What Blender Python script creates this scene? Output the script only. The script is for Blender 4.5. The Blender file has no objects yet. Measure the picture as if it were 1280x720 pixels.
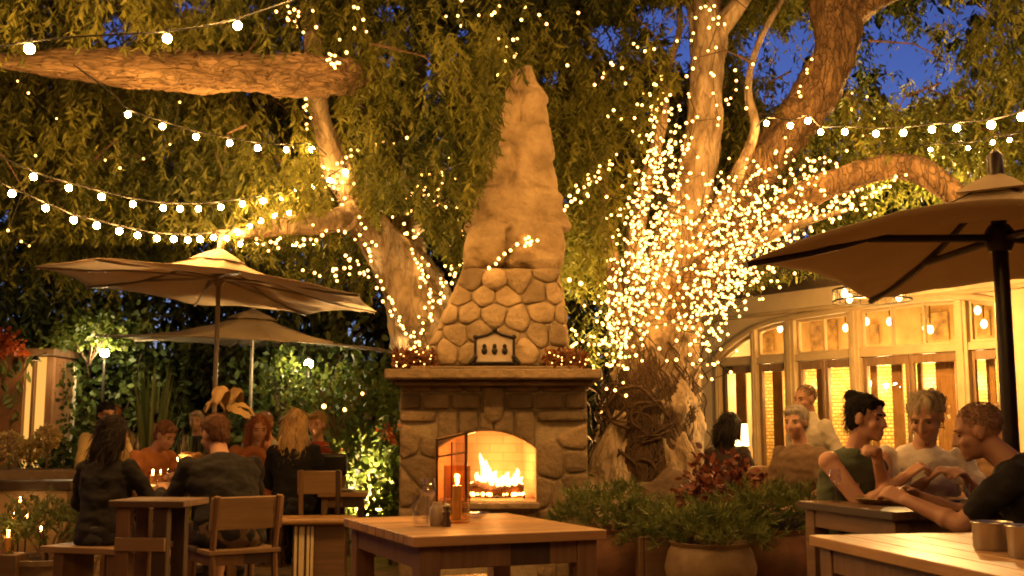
import bpy, bmesh, math, random
import numpy as np
from mathutils import Vector, Matrix, noise as mnoise

random.seed(11)
RNG = np.random.default_rng(7)
PI = math.pi
R = math.radians
S = bpy.context.scene
COL = S.collection

# ------------------------------------------------------------------ camera
CAM_H = 1.15
PITCH = R(7.33)
FPX = 1400.0


def ray(px, py):
    u = (px - 640) / FPX
    v = (360 - py) / FPX
    return Vector((u, math.cos(PITCH) - v * math.sin(PITCH), math.sin(PITCH) + v * math.cos(PITCH)))


def W(px, py, D):
    """world point seen at photograph position (px, py), D metres in front of the camera"""
    d = ray(px, py)
    return Vector((d.x * D / d.y, D, CAM_H + d.z * D / d.y))


def atz(px, py, z):
    d = ray(px, py)
    t = (z - CAM_H) / d.z
    return Vector((d.x * t, d.y * t, z))


def proj(P):
    """numpy (N,3) -> photograph pixels"""
    P = np.asarray(P, float)
    x, y, z = P[:, 0], P[:, 1], P[:, 2] - CAM_H
    c, s = math.cos(PITCH), math.sin(PITCH)
    zc = y * c + z * s
    yc = -y * s + z * c
    return 640 + FPX * x / zc, 360 - FPX * yc / zc


cam = bpy.data.cameras.new('camera')
cam.sensor_width = 36
cam.lens = FPX / 1280 * 36
cam.clip_end = 500
cam.clip_start = 0.05
co = bpy.data.objects.new('camera', cam)
COL.objects.link(co)
co.location = (0, 0, CAM_H)
co.rotation_euler = (PI / 2 + PITCH, 0, 0)
S.camera = co


# ------------------------------------------------------------------ mesh building
class MB:
    def __init__(self):
        self.v = []
        self.f = []
        self.smooth = True

    def add(self, verts, faces):
        o = len(self.v)
        self.v.extend([tuple(p) for p in verts])
        self.f.extend([tuple(i + o for i in f) for f in faces])
        return self

    def box(self, c, s, M=None):
        hx, hy, hz = s[0] / 2, s[1] / 2, s[2] / 2
        P = [Vector((x, y, z)) for z in (-hz, hz) for x, y in ((-hx, -hy), (hx, -hy), (hx, hy), (-hx, hy))]
        if M is not None:
            P = [M @ p for p in P]
        c = Vector(c)
        return self.add([p + c for p in P],
                        [(3, 2, 1, 0), (4, 5, 6, 7), (0, 1, 5, 4), (1, 2, 6, 5), (2, 3, 7, 6), (3, 0, 4, 7)])

    def tube(self, pts, rad, n=8, cap=True, sy=1.0, wob=0.0):
        pts = [Vector(p) for p in pts]
        m = len(pts)
        if not hasattr(rad, '__len__'):
            rad = [rad] * m
        t0 = (pts[1] - pts[0]).normalized()
        up = Vector((0, 0, 1)) if abs(t0.z) < 0.9 else Vector((0, 1, 0))
        a = t0.cross(up).normalized()
        V = []
        F = []
        for i in range(m):
            t = (pts[min(i + 1, m - 1)] - pts[max(i - 1, 0)]).normalized()
            a = (a - t * a.dot(t))
            if a.length < 1e-6:
                a = t.orthogonal()
            a.normalize()
            b = t.cross(a)
            for k in range(n):
                th = 2 * PI * k / n
                w = 1.0
                if wob:
                    q = Vector((pts[i].x * 2.3 + 1.6 * math.cos(th), pts[i].y * 2.3 + 1.6 * math.sin(th), pts[i].z * 2.3))
                    w = 1 + wob * (0.75 * mnoise.noise(q) + 0.4 * mnoise.noise(q * 2.7) + 0.22 * mnoise.noise(q * 6.1) - 0.16 * abs(mnoise.noise(q * 11.0)))
                V.append(pts[i] + (a * math.cos(th) + b * math.sin(th) * sy) * rad[i] * w)
        for i in range(m - 1):
            for k in range(n):
                k2 = (k + 1) % n
                F.append((i * n + k, i * n + k2, (i + 1) * n + k2, (i + 1) * n + k))
        if cap:
            F.append(tuple(range(n - 1, -1, -1)))
            F.append(tuple((m - 1) * n + k for k in range(n)))
        return self.add(V, F)

    def lathe(self, prof, c=(0, 0, 0), n=24, M=None):
        """prof: (radius, z) list from bottom to top; radius 0 closes"""
        V = []
        F = []
        c = Vector(c)
        rows = []
        for r, z in prof:
            if r < 1e-6:
                rows.append([len(V)])
                V.append(Vector((0, 0, z)))
            else:
                rows.append(list(range(len(V), len(V) + n)))
                V += [Vector((r * math.cos(2 * PI * k / n), r * math.sin(2 * PI * k / n), z)) for k in range(n)]
        for A, B in zip(rows[:-1], rows[1:]):
            for k in range(n):
                k2 = (k + 1) % n
                if len(A) == 1 and len(B) == 1:
                    continue
                if len(A) == 1:
                    F.append((A[0], B[k2], B[k]))
                elif len(B) == 1:
                    F.append((A[k], A[k2], B[0]))
                else:
                    F.append((A[k], A[k2], B[k2], B[k]))
        if M is not None:
            V = [M @ p for p in V]
        return self.add([p + c for p in V], F)

    def ell(self, c, r, M=None, n=14, m=9):
        if not hasattr(r, '__len__'):
            r = (r, r, r)
        V = [Vector((0, 0, -r[2]))]
        F = []
        for i in range(1, m):
            ph = -PI / 2 + PI * i / m
            V += [Vector((r[0] * math.cos(ph) * math.cos(2 * PI * k / n), r[1] * math.cos(ph) * math.sin(2 * PI * k / n), r[2] * math.sin(ph))) for k in range(n)]
        V.append(Vector((0, 0, r[2])))
        for k in range(n):
            k2 = (k + 1) % n
            F.append((0, 1 + k2, 1 + k))
            for i in range(m - 2):
                a = 1 + i * n
                F.append((a + k, a + k2, a + n + k2, a + n + k))
            a = 1 + (m - 2) * n
            F.append((a + k, a + k2, len(V) - 1))
        if M is not None:
            V = [M @ p for p in V]
        c = Vector(c)
        return self.add([p + c for p in V], F)

    def caps(self, a, b, ra, rb, n=12):
        """closed round cone from a to b"""
        a = Vector(a)
        b = Vector(b)
        d = b - a
        L = d.length
        if L < 1e-6:
            return self.ell(a, ra)
        t = d / L
        x = t.orthogonal().normalized()
        y = t.cross(x)
        prof = [(0, -ra)]
        for i in range(1, 4):
            an = -PI / 2 + PI / 2 * i / 3
            prof.append((ra * math.cos(an), ra * math.sin(an)))
        for i in range(0, 3):
            an = PI / 2 * i / 3
            prof.append((rb * math.cos(an), L + rb * math.sin(an)))
        prof.append((0, L + rb))
        M = Matrix((x, y, t)).transposed()
        return self.lathe(prof, a, n, M)

    def loft(self, rings):
        """list of equal-length closed rings of points"""
        n = len(rings[0])
        V = [p for r in rings for p in r]
        F = []
        for i in range(len(rings) - 1):
            for k in range(n):
                k2 = (k + 1) % n
                F.append((i * n + k, i * n + k2, (i + 1) * n + k2, (i + 1) * n + k))
        F.append(tuple(range(n - 1, -1, -1)))
        F.append(tuple((len(rings) - 1) * n + k for k in range(n)))
        return self.add(V, F)

    def prism(self, poly, axis_o, ux, uy, ud, depth):
        """2D polygon (a,b) in frame ux,uy at axis_o, extruded along ud by depth"""
        ux, uy, ud, o = Vector(ux), Vector(uy), Vector(ud), Vector(axis_o)
        n = len(poly)
        A = [o + ux * p[0] + uy * p[1] for p in poly]
        B = [p + ud * depth for p in A]
        return self.add(A + B, [tuple(range(n - 1, -1, -1)), tuple(range(n, 2 * n))] +
                        [(k, (k + 1) % n, n + (k + 1) % n, n + k) for k in range(n)])

    def mesh(self, name, smooth_angle=40):
        me = bpy.data.meshes.new(name)
        me.from_pydata([tuple(p) for p in self.v], [], self.f)
        bm = bmesh.new()
        bm.from_mesh(me)
        bmesh.ops.recalc_face_normals(bm, faces=bm.faces)
        bm.to_mesh(me)
        bm.free()
        if smooth_angle:
            me.polygons.foreach_set('use_smooth', [True] * len(me.polygons))
            me.set_sharp_from_angle(angle=R(smooth_angle))
        me.update()
        return me


def wloc(o):
    p = Vector((0, 0, 0))
    while o is not None:
        p = p + o.location
        o = o.parent
    return p


def obj(name, mb, m, parent=None, world=False, bevel=0, smooth=40, label=None, seg=2):
    me = mb if isinstance(mb, bpy.types.Mesh) else mb.mesh(name, smooth)
    o = bpy.data.objects.new(name, me)
    COL.objects.link(o)
    if parent is not None:
        o.parent = parent
        if world:
            o.location = -wloc(parent)
    if m is not None and not me.materials:
        me.materials.append(m)
    if bevel:
        b = o.modifiers.new('bevel', 'BEVEL')
        b.width = bevel
        b.segments = seg
        b.limit_method = 'ANGLE'
        b.angle_limit = R(35)
    if label:
        o['label'] = label
    return o


def tag(o, label=None, cat=None, group=None, kind=None):
    if label:
        o['label'] = label
    if cat:
        o['category'] = cat
    if group:
        o['group'] = group
    if kind:
        o['kind'] = kind
    return o


def thing(name, label, cat, loc=(0, 0, 0), rotz=0, group=None):
    o = bpy.data.objects.new(name, None)
    o.empty_display_size = 0.1
    COL.objects.link(o)
    o.location = loc
    o.rotation_euler = (0, 0, rotz)
    return tag(o, label, cat, group)


def copy_tree(o, parent=None):
    c = o.copy()
    COL.objects.link(c)
    c.parent = parent
    for ch in list(o.children):
        copy_tree(ch, c)
    return c


def remesh(mb, voxel, name='m', smooth=4, noise=0.0, nscale=9.0, streak=None):
    """one continuous skin over overlapping closed shapes"""
    me = bpy.data.meshes.new('tmp')
    me.from_pydata([tuple(p) for p in mb.v], [], mb.f)
    o = bpy.data.objects.new('tmp', me)
    COL.objects.link(o)
    m = o.modifiers.new('r', 'REMESH')
    m.mode = 'VOXEL'
    m.voxel_size = voxel
    m.use_smooth_shade = True
    if smooth:
        s = o.modifiers.new('s', 'SMOOTH')
        s.factor = 0.5
        s.iterations = smooth
    dg = bpy.context.evaluated_depsgraph_get()
    me2 = bpy.data.meshes.new_from_object(o.evaluated_get(dg))
    bpy.data.objects.remove(o)
    bpy.data.meshes.remove(me)
    me2.name = name
    if noise:
        me2.update()
        vs = me2.vertices
        nn = [v.normal.copy() for v in vs]
        for v, nv in zip(vs, nn):
            p = v.co
            q = Vector((p.x * nscale, p.y * nscale, p.z * nscale * (streak or 1)))
            v.co = p + nv * noise * (mnoise.noise(q) + 0.5 * mnoise.noise(q * 2.3))
    me2.polygons.foreach_set('use_smooth', [True] * len(me2.polygons))
    me2.update()
    return me2


# ------------------------------------------------------------------ materials
MATS = {}


def nodes(name):
    m = bpy.data.materials.new(name)
    m.use_nodes = True
    nt = m.node_tree
    b = nt.nodes['Principled BSDF']
    return m, nt, b


def mat(name, c1, c2=None, rough=0.6, scale=8, bump=0.15, bscale=None, metal=0, detail=5, stretch=(1, 1, 1), spec=0.4, lo=0.35, hi=0.65, coat=0, bdist=0.02):
    """principled surface with two-tone noise and noise bump"""
    if name in MATS:
        return MATS[name]
    m, nt, b = nodes(name)
    N, L = nt.nodes, nt.links
    c2 = c2 or tuple(x * 0.6 for x in c1)
    tc = N.new('ShaderNodeTexCoord')
    mp = N.new('ShaderNodeMapping')
    mp.inputs['Scale'].default_value = stretch
    L.new(tc.outputs['Object'], mp.inputs['Vector'])
    n1 = N.new('ShaderNodeTexNoise')
    n1.inputs['Scale'].default_value = scale
    n1.inputs['Detail'].default_value = detail
    n1.inputs['Roughness'].default_value = 0.62
    L.new(mp.outputs[0], n1.inputs['Vector'])
    cr = N.new('ShaderNodeValToRGB')
    cr.color_ramp.elements[0].position = lo
    cr.color_ramp.elements[1].position = hi
    cr.color_ramp.elements[0].color = (*c1, 1)
    cr.color_ramp.elements[1].color = (*c2, 1)
    L.new(n1.outputs['Fac'], cr.inputs[0])
    L.new(cr.outputs[0], b.inputs['Base Color'])
    b.inputs['Roughness'].default_value = rough
    b.inputs['Metallic'].default_value = metal
    b.inputs['Specular IOR Level'].default_value = spec
    if coat:
        b.inputs['Coat Weight'].default_value = coat
        b.inputs['Coat Roughness'].default_value = 0.25
    if bump:
        n2 = N.new('ShaderNodeTexNoise')
        n2.inputs['Scale'].default_value = bscale or scale * 4
        n2.inputs['Detail'].default_value = 6
        L.new(mp.outputs[0], n2.inputs['Vector'])
        bp = N.new('ShaderNodeBump')
        bp.inputs['Strength'].default_value = bump
        bp.inputs['Distance'].default_value = bdist
        L.new(n2.outputs['Fac'], bp.inputs['Height'])
        L.new(bp.outputs[0], b.inputs['Normal'])
    MATS[name] = m
    return m


def mat_wood(name, c1, c2, axis=0, rough=0.45, plank=0.11, coat=0.15):
    """boards: grain along axis, darker seams between planks across it"""
    if name in MATS:
        return MATS[name]
    m, nt, b = nodes(name)
    N, L = nt.nodes, nt.links
    tc = N.new('ShaderNodeTexCoord')
    mp = N.new('ShaderNodeMapping')
    sc = [26, 26, 26]
    sc[axis] = 1.6
    mp.inputs['Scale'].default_value = sc
    L.new(tc.outputs['Object'], mp.inputs['Vector'])
    n1 = N.new('ShaderNodeTexNoise')
    n1.inputs['Scale'].default_value = 1.0
    n1.inputs['Detail'].default_value = 7
    n1.inputs['Roughness'].default_value = 0.65
    n1.inputs['Distortion'].default_value = 0.6
    L.new(mp.outputs[0], n1.inputs['Vector'])
    cr = N.new('ShaderNodeValToRGB')
    cr.color_ramp.elements[0].position = 0.33
    cr.color_ramp.elements[1].position = 0.68
    cr.color_ramp.elements[0].color = (*c1, 1)
    cr.color_ramp.elements[1].color = (*c2, 1)
    L.new(n1.outputs['Fac'], cr.inputs[0])
    # big blotches of wear
    n3 = N.new('ShaderNodeTexNoise')
    n3.inputs['Scale'].default_value = 3.1
    n3.inputs['Detail'].default_value = 4
    L.new(tc.outputs['Object'], n3.inputs['Vector'])
    r3 = N.new('ShaderNodeMapRange')
    r3.inputs['To Min'].default_value = 0.62
    r3.inputs['To Max'].default_value = 1.25
    L.new(n3.outputs['Fac'], r3.inputs['Value'])
    mx = N.new('ShaderNodeMix')
    mx.data_type = 'RGBA'
    mx.blend_type = 'MULTIPLY'
    mx.inputs[0].default_value = 1
    L.new(cr.outputs[0], mx.inputs[6])
    L.new(r3.outputs[0], mx.inputs[7])
    # plank tone steps + seams
    sp = N.new('ShaderNodeSeparateXYZ')
    L.new(tc.outputs['Object'], sp.inputs[0])
    dv = N.new('ShaderNodeMath')
    dv.operation = 'DIVIDE'
    dv.inputs[1].default_value = plank
    L.new(sp.outputs[1 if axis == 0 else 0], dv.inputs[0])
    fl = N.new('ShaderNodeMath')
    fl.operation = 'FLOOR'
    L.new(dv.outputs[0], fl.inputs[0])
    wn = N.new('ShaderNodeTexWhiteNoise')
    wn.noise_dimensions = '1D'
    L.new(fl.outputs[0], wn.inputs['W'])
    r4 = N.new('ShaderNodeMapRange')
    r4.inputs['To Min'].default_value = 0.7
    r4.inputs['To Max'].default_value = 1.15
    L.new(wn.outputs['Value'], r4.inputs['Value'])
    fr = N.new('ShaderNodeMath')
    fr.operation = 'FRACT'
    L.new(dv.outputs[0], fr.inputs[0])
    lt = N.new('ShaderNodeMath')
    lt.operation = 'GREATER_THAN'
    lt.inputs[1].default_value = 0.035
    L.new(fr.outputs[0], lt.inputs[0])
    r5 = N.new('ShaderNodeMapRange')
    r5.inputs['To Min'].default_value = 0.25
    r5.inputs['To Max'].default_value = 1.0
    L.new(lt.outputs[0], r5.inputs['Value'])
    m1 = N.new('ShaderNodeMath')
    m1.operation = 'MULTIPLY'
    L.new(r4.outputs[0], m1.inputs[0])
    L.new(r5.outputs[0], m1.inputs[1])
    mx2 = N.new('ShaderNodeMix')
    mx2.data_type = 'RGBA'
    mx2.blend_type = 'MULTIPLY'
    mx2.inputs[0].default_value = 1
    L.new(mx.outputs[2], mx2.inputs[6])
    L.new(m1.outputs[0], mx2.inputs[7])
    L.new(mx2.outputs[2], b.inputs['Base Color'])
    rr = N.new('ShaderNodeMapRange')
    rr.inputs['To Min'].default_value = rough - 0.12
    rr.inputs['To Max'].default_value = rough + 0.2
    L.new(n3.outputs['Fac'], rr.inputs['Value'])
    L.new(rr.outputs[0], b.inputs['Roughness'])
    b.inputs['Coat Weight'].default_value = coat
    b.inputs['Coat Roughness'].default_value = 0.3
    bp = N.new('ShaderNodeBump')
    bp.inputs['Strength'].default_value = 0.25
    bp.inputs['Distance'].default_value = 0.008
    ad = N.new('ShaderNodeMath')
    ad.operation = 'ADD'
    L.new(n1.outputs['Fac'], ad.inputs[0])
    L.new(lt.outputs[0], ad.inputs[1])
    L.new(ad.outputs[0], bp.inputs['Height'])
    L.new(bp.outputs[0], b.inputs['Normal'])
    MATS[name] = m
    return m


def mat_emit(name, color, strength):
    if name in MATS:
        return MATS[name]
    m = bpy.data.materials.new(name)
    m.use_nodes = True
    nt = m.node_tree
    nt.nodes.clear()
    e = nt.nodes.new('ShaderNodeEmission')
    e.inputs[0].default_value = (*color, 1)
    e.inputs[1].default_value = strength
    o = nt.nodes.new('ShaderNodeOutputMaterial')
    nt.links.new(e.outputs[0], o.inputs[0])
    m.cycles.emission_sampling = 'FRONT'
    MATS[name] = m
    return m


def mat_glass(name, tint=(1, 1, 1), refl=0.12, rough=0.02):
    """thin pane: clear with a fresnel reflection"""
    if name in MATS:
        return MATS[name]
    m = bpy.data.materials.new(name)
    m.use_nodes = True
    nt = m.node_tree
    nt.nodes.clear()
    N, L = nt.nodes, nt.links
    t = N.new('ShaderNodeBsdfTransparent')
    t.inputs[0].default_value = (*tint, 1)
    g = N.new('ShaderNodeBsdfGlossy')
    g.inputs['Roughness'].default_value = rough
    lw = N.new('ShaderNodeLayerWeight')
    lw.inputs[0].default_value = 0.35
    mr = N.new('ShaderNodeMapRange')
    mr.inputs['To Min'].default_value = refl * 0.5
    mr.inputs['To Max'].default_value = min(1, refl * 5)
    L.new(lw.outputs['Facing'], mr.inputs['Value'])
    mx = N.new('ShaderNodeMixShader')
    L.new(mr.outputs[0], mx.inputs[0])
    L.new(t.outputs[0], mx.inputs[1])
    L.new(g.outputs[0], mx.inputs[2])
    o = N.new('ShaderNodeOutputMaterial')
    L.new(mx.outputs[0], o.inputs[0])
    MATS[name] = m
    return m


def mat_leaf(name, c1, c2, trans=0.35, rough=0.5):
    """leaf: per-leaf tint from the face attribute, some light passing through"""
    if name in MATS:
        return MATS[name]
    m, nt, b = nodes(name)
    N, L = nt.nodes, nt.links
    at = N.new('ShaderNodeAttribute')
    at.attribute_name = 'tint'
    cr = N.new('ShaderNodeValToRGB')
    cr.color_ramp.elements[0].color = (*c1, 1)
    cr.color_ramp.elements[1].color = (*c2, 1)
    L.new(at.outputs['Fac'], cr.inputs[0])
    L.new(cr.outputs[0], b.inputs['Base Color'])
    b.inputs['Roughness'].default_value = rough
    b.inputs['Specular IOR Level'].default_value = 0.3
    tr = N.new('ShaderNodeBsdfTranslucent')
    L.new(cr.outputs[0], tr.inputs[0])
    mx = N.new('ShaderNodeMixShader')
    mx.inputs[0].default_value = trans
    L.new(b.outputs[0], mx.inputs[1])
    L.new(tr.outputs[0], mx.inputs[2])
    L.new(mx.outputs[0], N['Material Output'].inputs[0])
    MATS[name] = m
    return m


WARM = (1.0, 0.49, 0.115)
M_bulb = mat_emit('string_bulb_glow', (1, .49, .12), 145)
M_globe_near = mat_emit('near_fill_globe_glow', (1, .47, .105), 90)  # globes of the unseen strings added as fill
M_globe = mat_emit('high_fill_globe_glow', (1, .475, .108), 380)
M_fairy = mat_emit('fairy_bulb_glow', (1, .43, .085), 5.5)
M_wire = mat('black_wire', (0.015, 0.015, 0.012), rough=0.6, bump=0)
M_iron = mat('black_iron', (0.02, 0.018, 0.016), (0.035, 0.03, 0.025), rough=0.5, metal=0.6, bump=0.1)
M_bronze = mat('bronze_pole', (0.05, 0.03, 0.018), (0.03, 0.02, 0.012), rough=0.45, metal=0.4, bump=0.05)
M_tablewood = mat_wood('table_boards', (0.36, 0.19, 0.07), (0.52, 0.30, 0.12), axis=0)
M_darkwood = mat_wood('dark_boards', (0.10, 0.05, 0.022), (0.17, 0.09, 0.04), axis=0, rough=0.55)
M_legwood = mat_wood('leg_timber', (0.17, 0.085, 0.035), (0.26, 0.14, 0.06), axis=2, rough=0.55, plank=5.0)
M_chairwood = mat_wood('chair_timber', (0.27, 0.16, 0.07), (0.36, 0.22, 0.10), axis=0, rough=0.5, plank=5.0)
M_canvas = mat('canvas', (0.47, 0.38, 0.27), (0.40, 0.32, 0.22), rough=0.9, scale=3, bump=0.25, bscale=160)
# canvas lets some lamplight through
_nt = M_canvas.node_tree
_tr = _nt.nodes.new('ShaderNodeBsdfTranslucent')
_tr.inputs[0].default_value = (.34, .25, .15, 1)
_mx = _nt.nodes.new('ShaderNodeMixShader')
_mx.inputs[0].default_value = .38
_nt.links.new(_nt.nodes['Principled BSDF'].outputs[0], _mx.inputs[1])
_nt.links.new(_tr.outputs[0], _mx.inputs[2])
_nt.links.new(_mx.outputs[0], _nt.nodes['Material Output'].inputs[0])
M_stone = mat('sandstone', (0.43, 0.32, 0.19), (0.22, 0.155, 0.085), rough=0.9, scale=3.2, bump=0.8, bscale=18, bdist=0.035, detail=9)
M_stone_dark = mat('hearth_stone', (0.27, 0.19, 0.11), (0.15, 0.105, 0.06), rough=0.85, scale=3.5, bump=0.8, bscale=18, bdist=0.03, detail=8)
for _m in (M_stone, M_stone_dark):
    # every stone has a tone of its own
    _nt = _m.node_tree
    _b = _nt.nodes['Principled BSDF']
    _src = _b.inputs['Base Color'].links[0].from_socket
    _g = _nt.nodes.new('ShaderNodeNewGeometry')
    _r = _nt.nodes.new('ShaderNodeMapRange')
    _r.inputs['To Min'].default_value = 0.72
    _r.inputs['To Max'].default_value = 1.2
    _nt.links.new(_g.outputs['Random Per Island'], _r.inputs[0])
    _x = _nt.nodes.new('ShaderNodeMix')
    _x.data_type = 'RGBA'
    _x.blend_type = 'MULTIPLY'
    _x.inputs[0].default_value = 1
    _nt.links.new(_src, _x.inputs[6])
    _nt.links.new(_r.outputs[0], _x.inputs[7])
    _nt.links.new(_x.outputs[2], _b.inputs['Base Color'])
M_mortar = mat('mortar', (0.36, 0.28, 0.18), (0.25, 0.19, 0.12), rough=0.95, scale=20, bump=0.4)
M_firebrick = mat('firebrick', (0.5, 0.33, 0.2), (0.38, 0.24, 0.14), rough=0.9, scale=7, bump=0.3)
M_bark_pale = mat('pale_bark', (0.44, 0.35, 0.24), (0.16, 0.105, 0.06), rough=0.95, scale=6, bump=1.0, bscale=13, stretch=(1, 1, 0.4), lo=0.42, hi=0.66, bdist=0.06, detail=8)
M_bark_dark = mat('dark_bark', (0.15, 0.09, 0.05), (0.07, 0.045, 0.028), rough=0.95, scale=9, bump=1.0, bscale=20, stretch=(1, 1, 0.3))
M_limb = mat('limb_bark', (0.38, 0.255, 0.14), (0.18, 0.115, 0.062), rough=0.95, scale=6, bump=1.0, bscale=12, stretch=(0.25, 1, 1.6), bdist=0.08, detail=8)
def add_cracks(m, scale, stretch, depth=.7, dist=.05):
    """bark plates: dark fissures between stretched cells"""
    nt = m.node_tree
    N, L = nt.nodes, nt.links
    b = N['Principled BSDF']
    tc = N.new('ShaderNodeTexCoord')
    mp = N.new('ShaderNodeMapping')
    mp.inputs['Scale'].default_value = stretch
    L.new(tc.outputs['Object'], mp.inputs['Vector'])
    wn = N.new('ShaderNodeTexNoise')
    wn.inputs['Scale'].default_value = 4
    wn.inputs['Detail'].default_value = 4
    L.new(mp.outputs[0], wn.inputs['Vector'])
    ad = N.new('ShaderNodeVectorMath')
    ad.operation = 'MULTIPLY_ADD'
    ad.inputs[1].default_value = (.35, .35, .35)
    L.new(wn.outputs['Color'], ad.inputs[0])
    L.new(mp.outputs[0], ad.inputs[2])
    v = N.new('ShaderNodeTexVoronoi')
    v.feature = 'DISTANCE_TO_EDGE'
    v.inputs['Scale'].default_value = scale
    L.new(ad.outputs[0], v.inputs['Vector'])
    mr = N.new('ShaderNodeMapRange')
    mr.inputs['From Max'].default_value = .12
    mr.inputs['To Min'].default_value = 1 - depth
    mr.inputs['To Max'].default_value = 1.05
    L.new(v.outputs['Distance'], mr.inputs['Value'])
    src = b.inputs['Base Color'].links[0].from_socket
    mx = N.new('ShaderNodeMix')
    mx.data_type = 'RGBA'
    mx.blend_type = 'MULTIPLY'
    mx.inputs[0].default_value = 1
    L.new(src, mx.inputs[6])
    L.new(mr.outputs[0], mx.inputs[7])
    L.new(mx.outputs[2], b.inputs['Base Color'])
    bp = N.new('ShaderNodeBump')
    bp.inputs['Strength'].default_value = .9
    bp.inputs['Distance'].default_value = dist
    L.new(mr.outputs[0], bp.inputs['Height'])
    L.new(b.inputs['Normal'].links[0].from_socket, bp.inputs['Normal'])
    L.new(bp.outputs[0], b.inputs['Normal'])


add_cracks(M_limb, 17, (.16, 1, 1.2), .34, .03)
add_cracks(M_bark_pale, 10, (1, 1, .28), .28, .02)
M_terracotta = mat('terracotta', (0.17, 0.075, 0.036), (0.10, 0.05, 0.028), rough=0.8, scale=6, bump=0.2)
M_glass = mat_glass('clear_glass')
M_steel = mat('brushed_steel', (0.55, 0.53, 0.5), (0.45, 0.43, 0.4), rough=0.3, metal=1, bump=0.05)


def leaf_mesh(name, base, axis, size, aspect, tint, rng, rounded=False):
    """many small leaves in one mesh. base (N,3), axis (N,3) unit, size (N,)"""
    N = len(base)
    rv = rng.normal(size=(N, 3))
    side = np.cross(axis, rv)
    side /= np.linalg.norm(side, axis=1, keepdims=True) + 1e-9
    nor = np.cross(side, axis)
    L = size[:, None]
    w = L * aspect * 0.5
    bend = nor * L * rng.uniform(-0.12, 0.12, (N, 1))
    v = np.empty((N, 6, 3), np.float32)
    v[:, 0] = base
    v[:, 1] = base + axis * L * 0.33 + side * w + bend * .4
    v[:, 2] = base + axis * L * 0.70 + side * w * (0.95 if rounded else 0.7) + bend
    v[:, 3] = base + axis * L + bend * 1.2
    v[:, 4] = base + axis * L * 0.70 - side * w * (0.95 if rounded else 0.7) + bend
    v[:, 5] = base + axis * L * 0.33 - side * w + bend * .4
    me = bpy.data.meshes.new(name)
    me.vertices.add(N * 6)
    me.vertices.foreach_set('co', v.reshape(-1))
    me.loops.add(N * 6)
    me.loops.foreach_set('vertex_index', np.arange(N * 6, dtype=np.int32))
    me.polygons.add(N)
    me.polygons.foreach_set('loop_start', np.arange(0, N * 6, 6, dtype=np.int32))
    me.polygons.foreach_set('loop_total', np.full(N, 6, np.int32))
    at = me.attributes.new('tint', 'FLOAT', 'FACE')
    at.data.foreach_set('value', tint.astype(np.float32))
    me.update(calc_edges=True)
    return me


# ------------------------------------------------------------------ people
def _sss(m):
    b = m.node_tree.nodes['Principled BSDF']
    b.inputs['Subsurface Weight'].default_value = .2
    b.inputs['Subsurface Radius'].default_value = (.012, .005, .002)
    b.inputs['Subsurface Scale'].default_value = 1
    return m


M_skin = mat('skin', (0.50, 0.29, 0.19), (0.40, 0.21, 0.135), rough=0.62, spec=.25, scale=5, bump=0.03)
M_eye = mat('eye_dark', (0.03, 0.02, 0.015), rough=0.2, bump=0)
M_shoe = mat('shoe_leather', (0.02, 0.015, 0.012), rough=0.5, bump=0.05)
CLOTH = {}


def cloth(c):
    k = 'cloth_%02x%02x%02x' % tuple(int(min(x, 1) * 255) for x in c)
    return mat(k, c, tuple(x * 0.78 for x in c), rough=0.9, scale=5, bump=0.25, bscale=90)


def hairmat(c):
    k = 'hair_%02x%02x%02x' % tuple(int(min(x, 1) * 255) for x in c)
    return mat(k, c, tuple(x * 0.45 for x in c), rough=0.75, spec=0.15, scale=40, bump=0.5, bscale=60, stretch=(1, 1, 0.12))


def ik(a, c, l1, l2, pole):
    d = c - a
    L = d.length
    mx = (l1 + l2) * 0.995
    if L > mx:
        c = a + d * (mx / L)
        d = c - a
        L = mx
    x = (l1 * l1 - l2 * l2 + L * L) / (2 * L)
    h = math.sqrt(max(l1 * l1 - x * x, 0))
    t = d / L
    p = pole - t * pole.dot(t)
    p.normalize()
    return a + t * x + p * h, c


def hand(mb, w, d, nrm, curl, side):
    """palm and five bent fingers from wrist w along d; nrm points out of the palm"""
    d = d.normalized()
    nrm = (nrm - d * nrm.dot(d)).normalized()
    s = d.cross(nrm) * side          # towards the thumb
    for k in range(4):
        o = (1.5 - k) * 0.0185
        mb.caps(w + s * o * 0.7, w + d * 0.085 + s * o, 0.0135, 0.0115, 8)
        ln = (0.042, 0.047, 0.044, 0.034)[k]
        p = w + d * 0.088 + s * o * 1.06
        a = 0.25 + curl * 0.75
        for j, (l, r) in enumerate(((ln, 0.0095), (ln * 0.66, 0.0085), (ln * 0.5, 0.0078))):
            dd = d * math.cos(a) + nrm * math.sin(a)
            q = p + dd * l
            mb.caps(p, q, r, r * 0.92, 7)
            p = q
            a += 0.15 + curl * 0.8
    p = w + d * 0.03 + s * 0.026
    q = p + d * 0.035 + s * 0.026 + nrm * 0.012 * (1 + curl)
    mb.caps(p, q, 0.0135, 0.011, 8)
    r = q + d * 0.034 + s * (0.012 - 0.02 * curl) + nrm * 0.018 * (0.5 + curl)
    mb.caps(q, r, 0.0105, 0.0085, 8)


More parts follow.
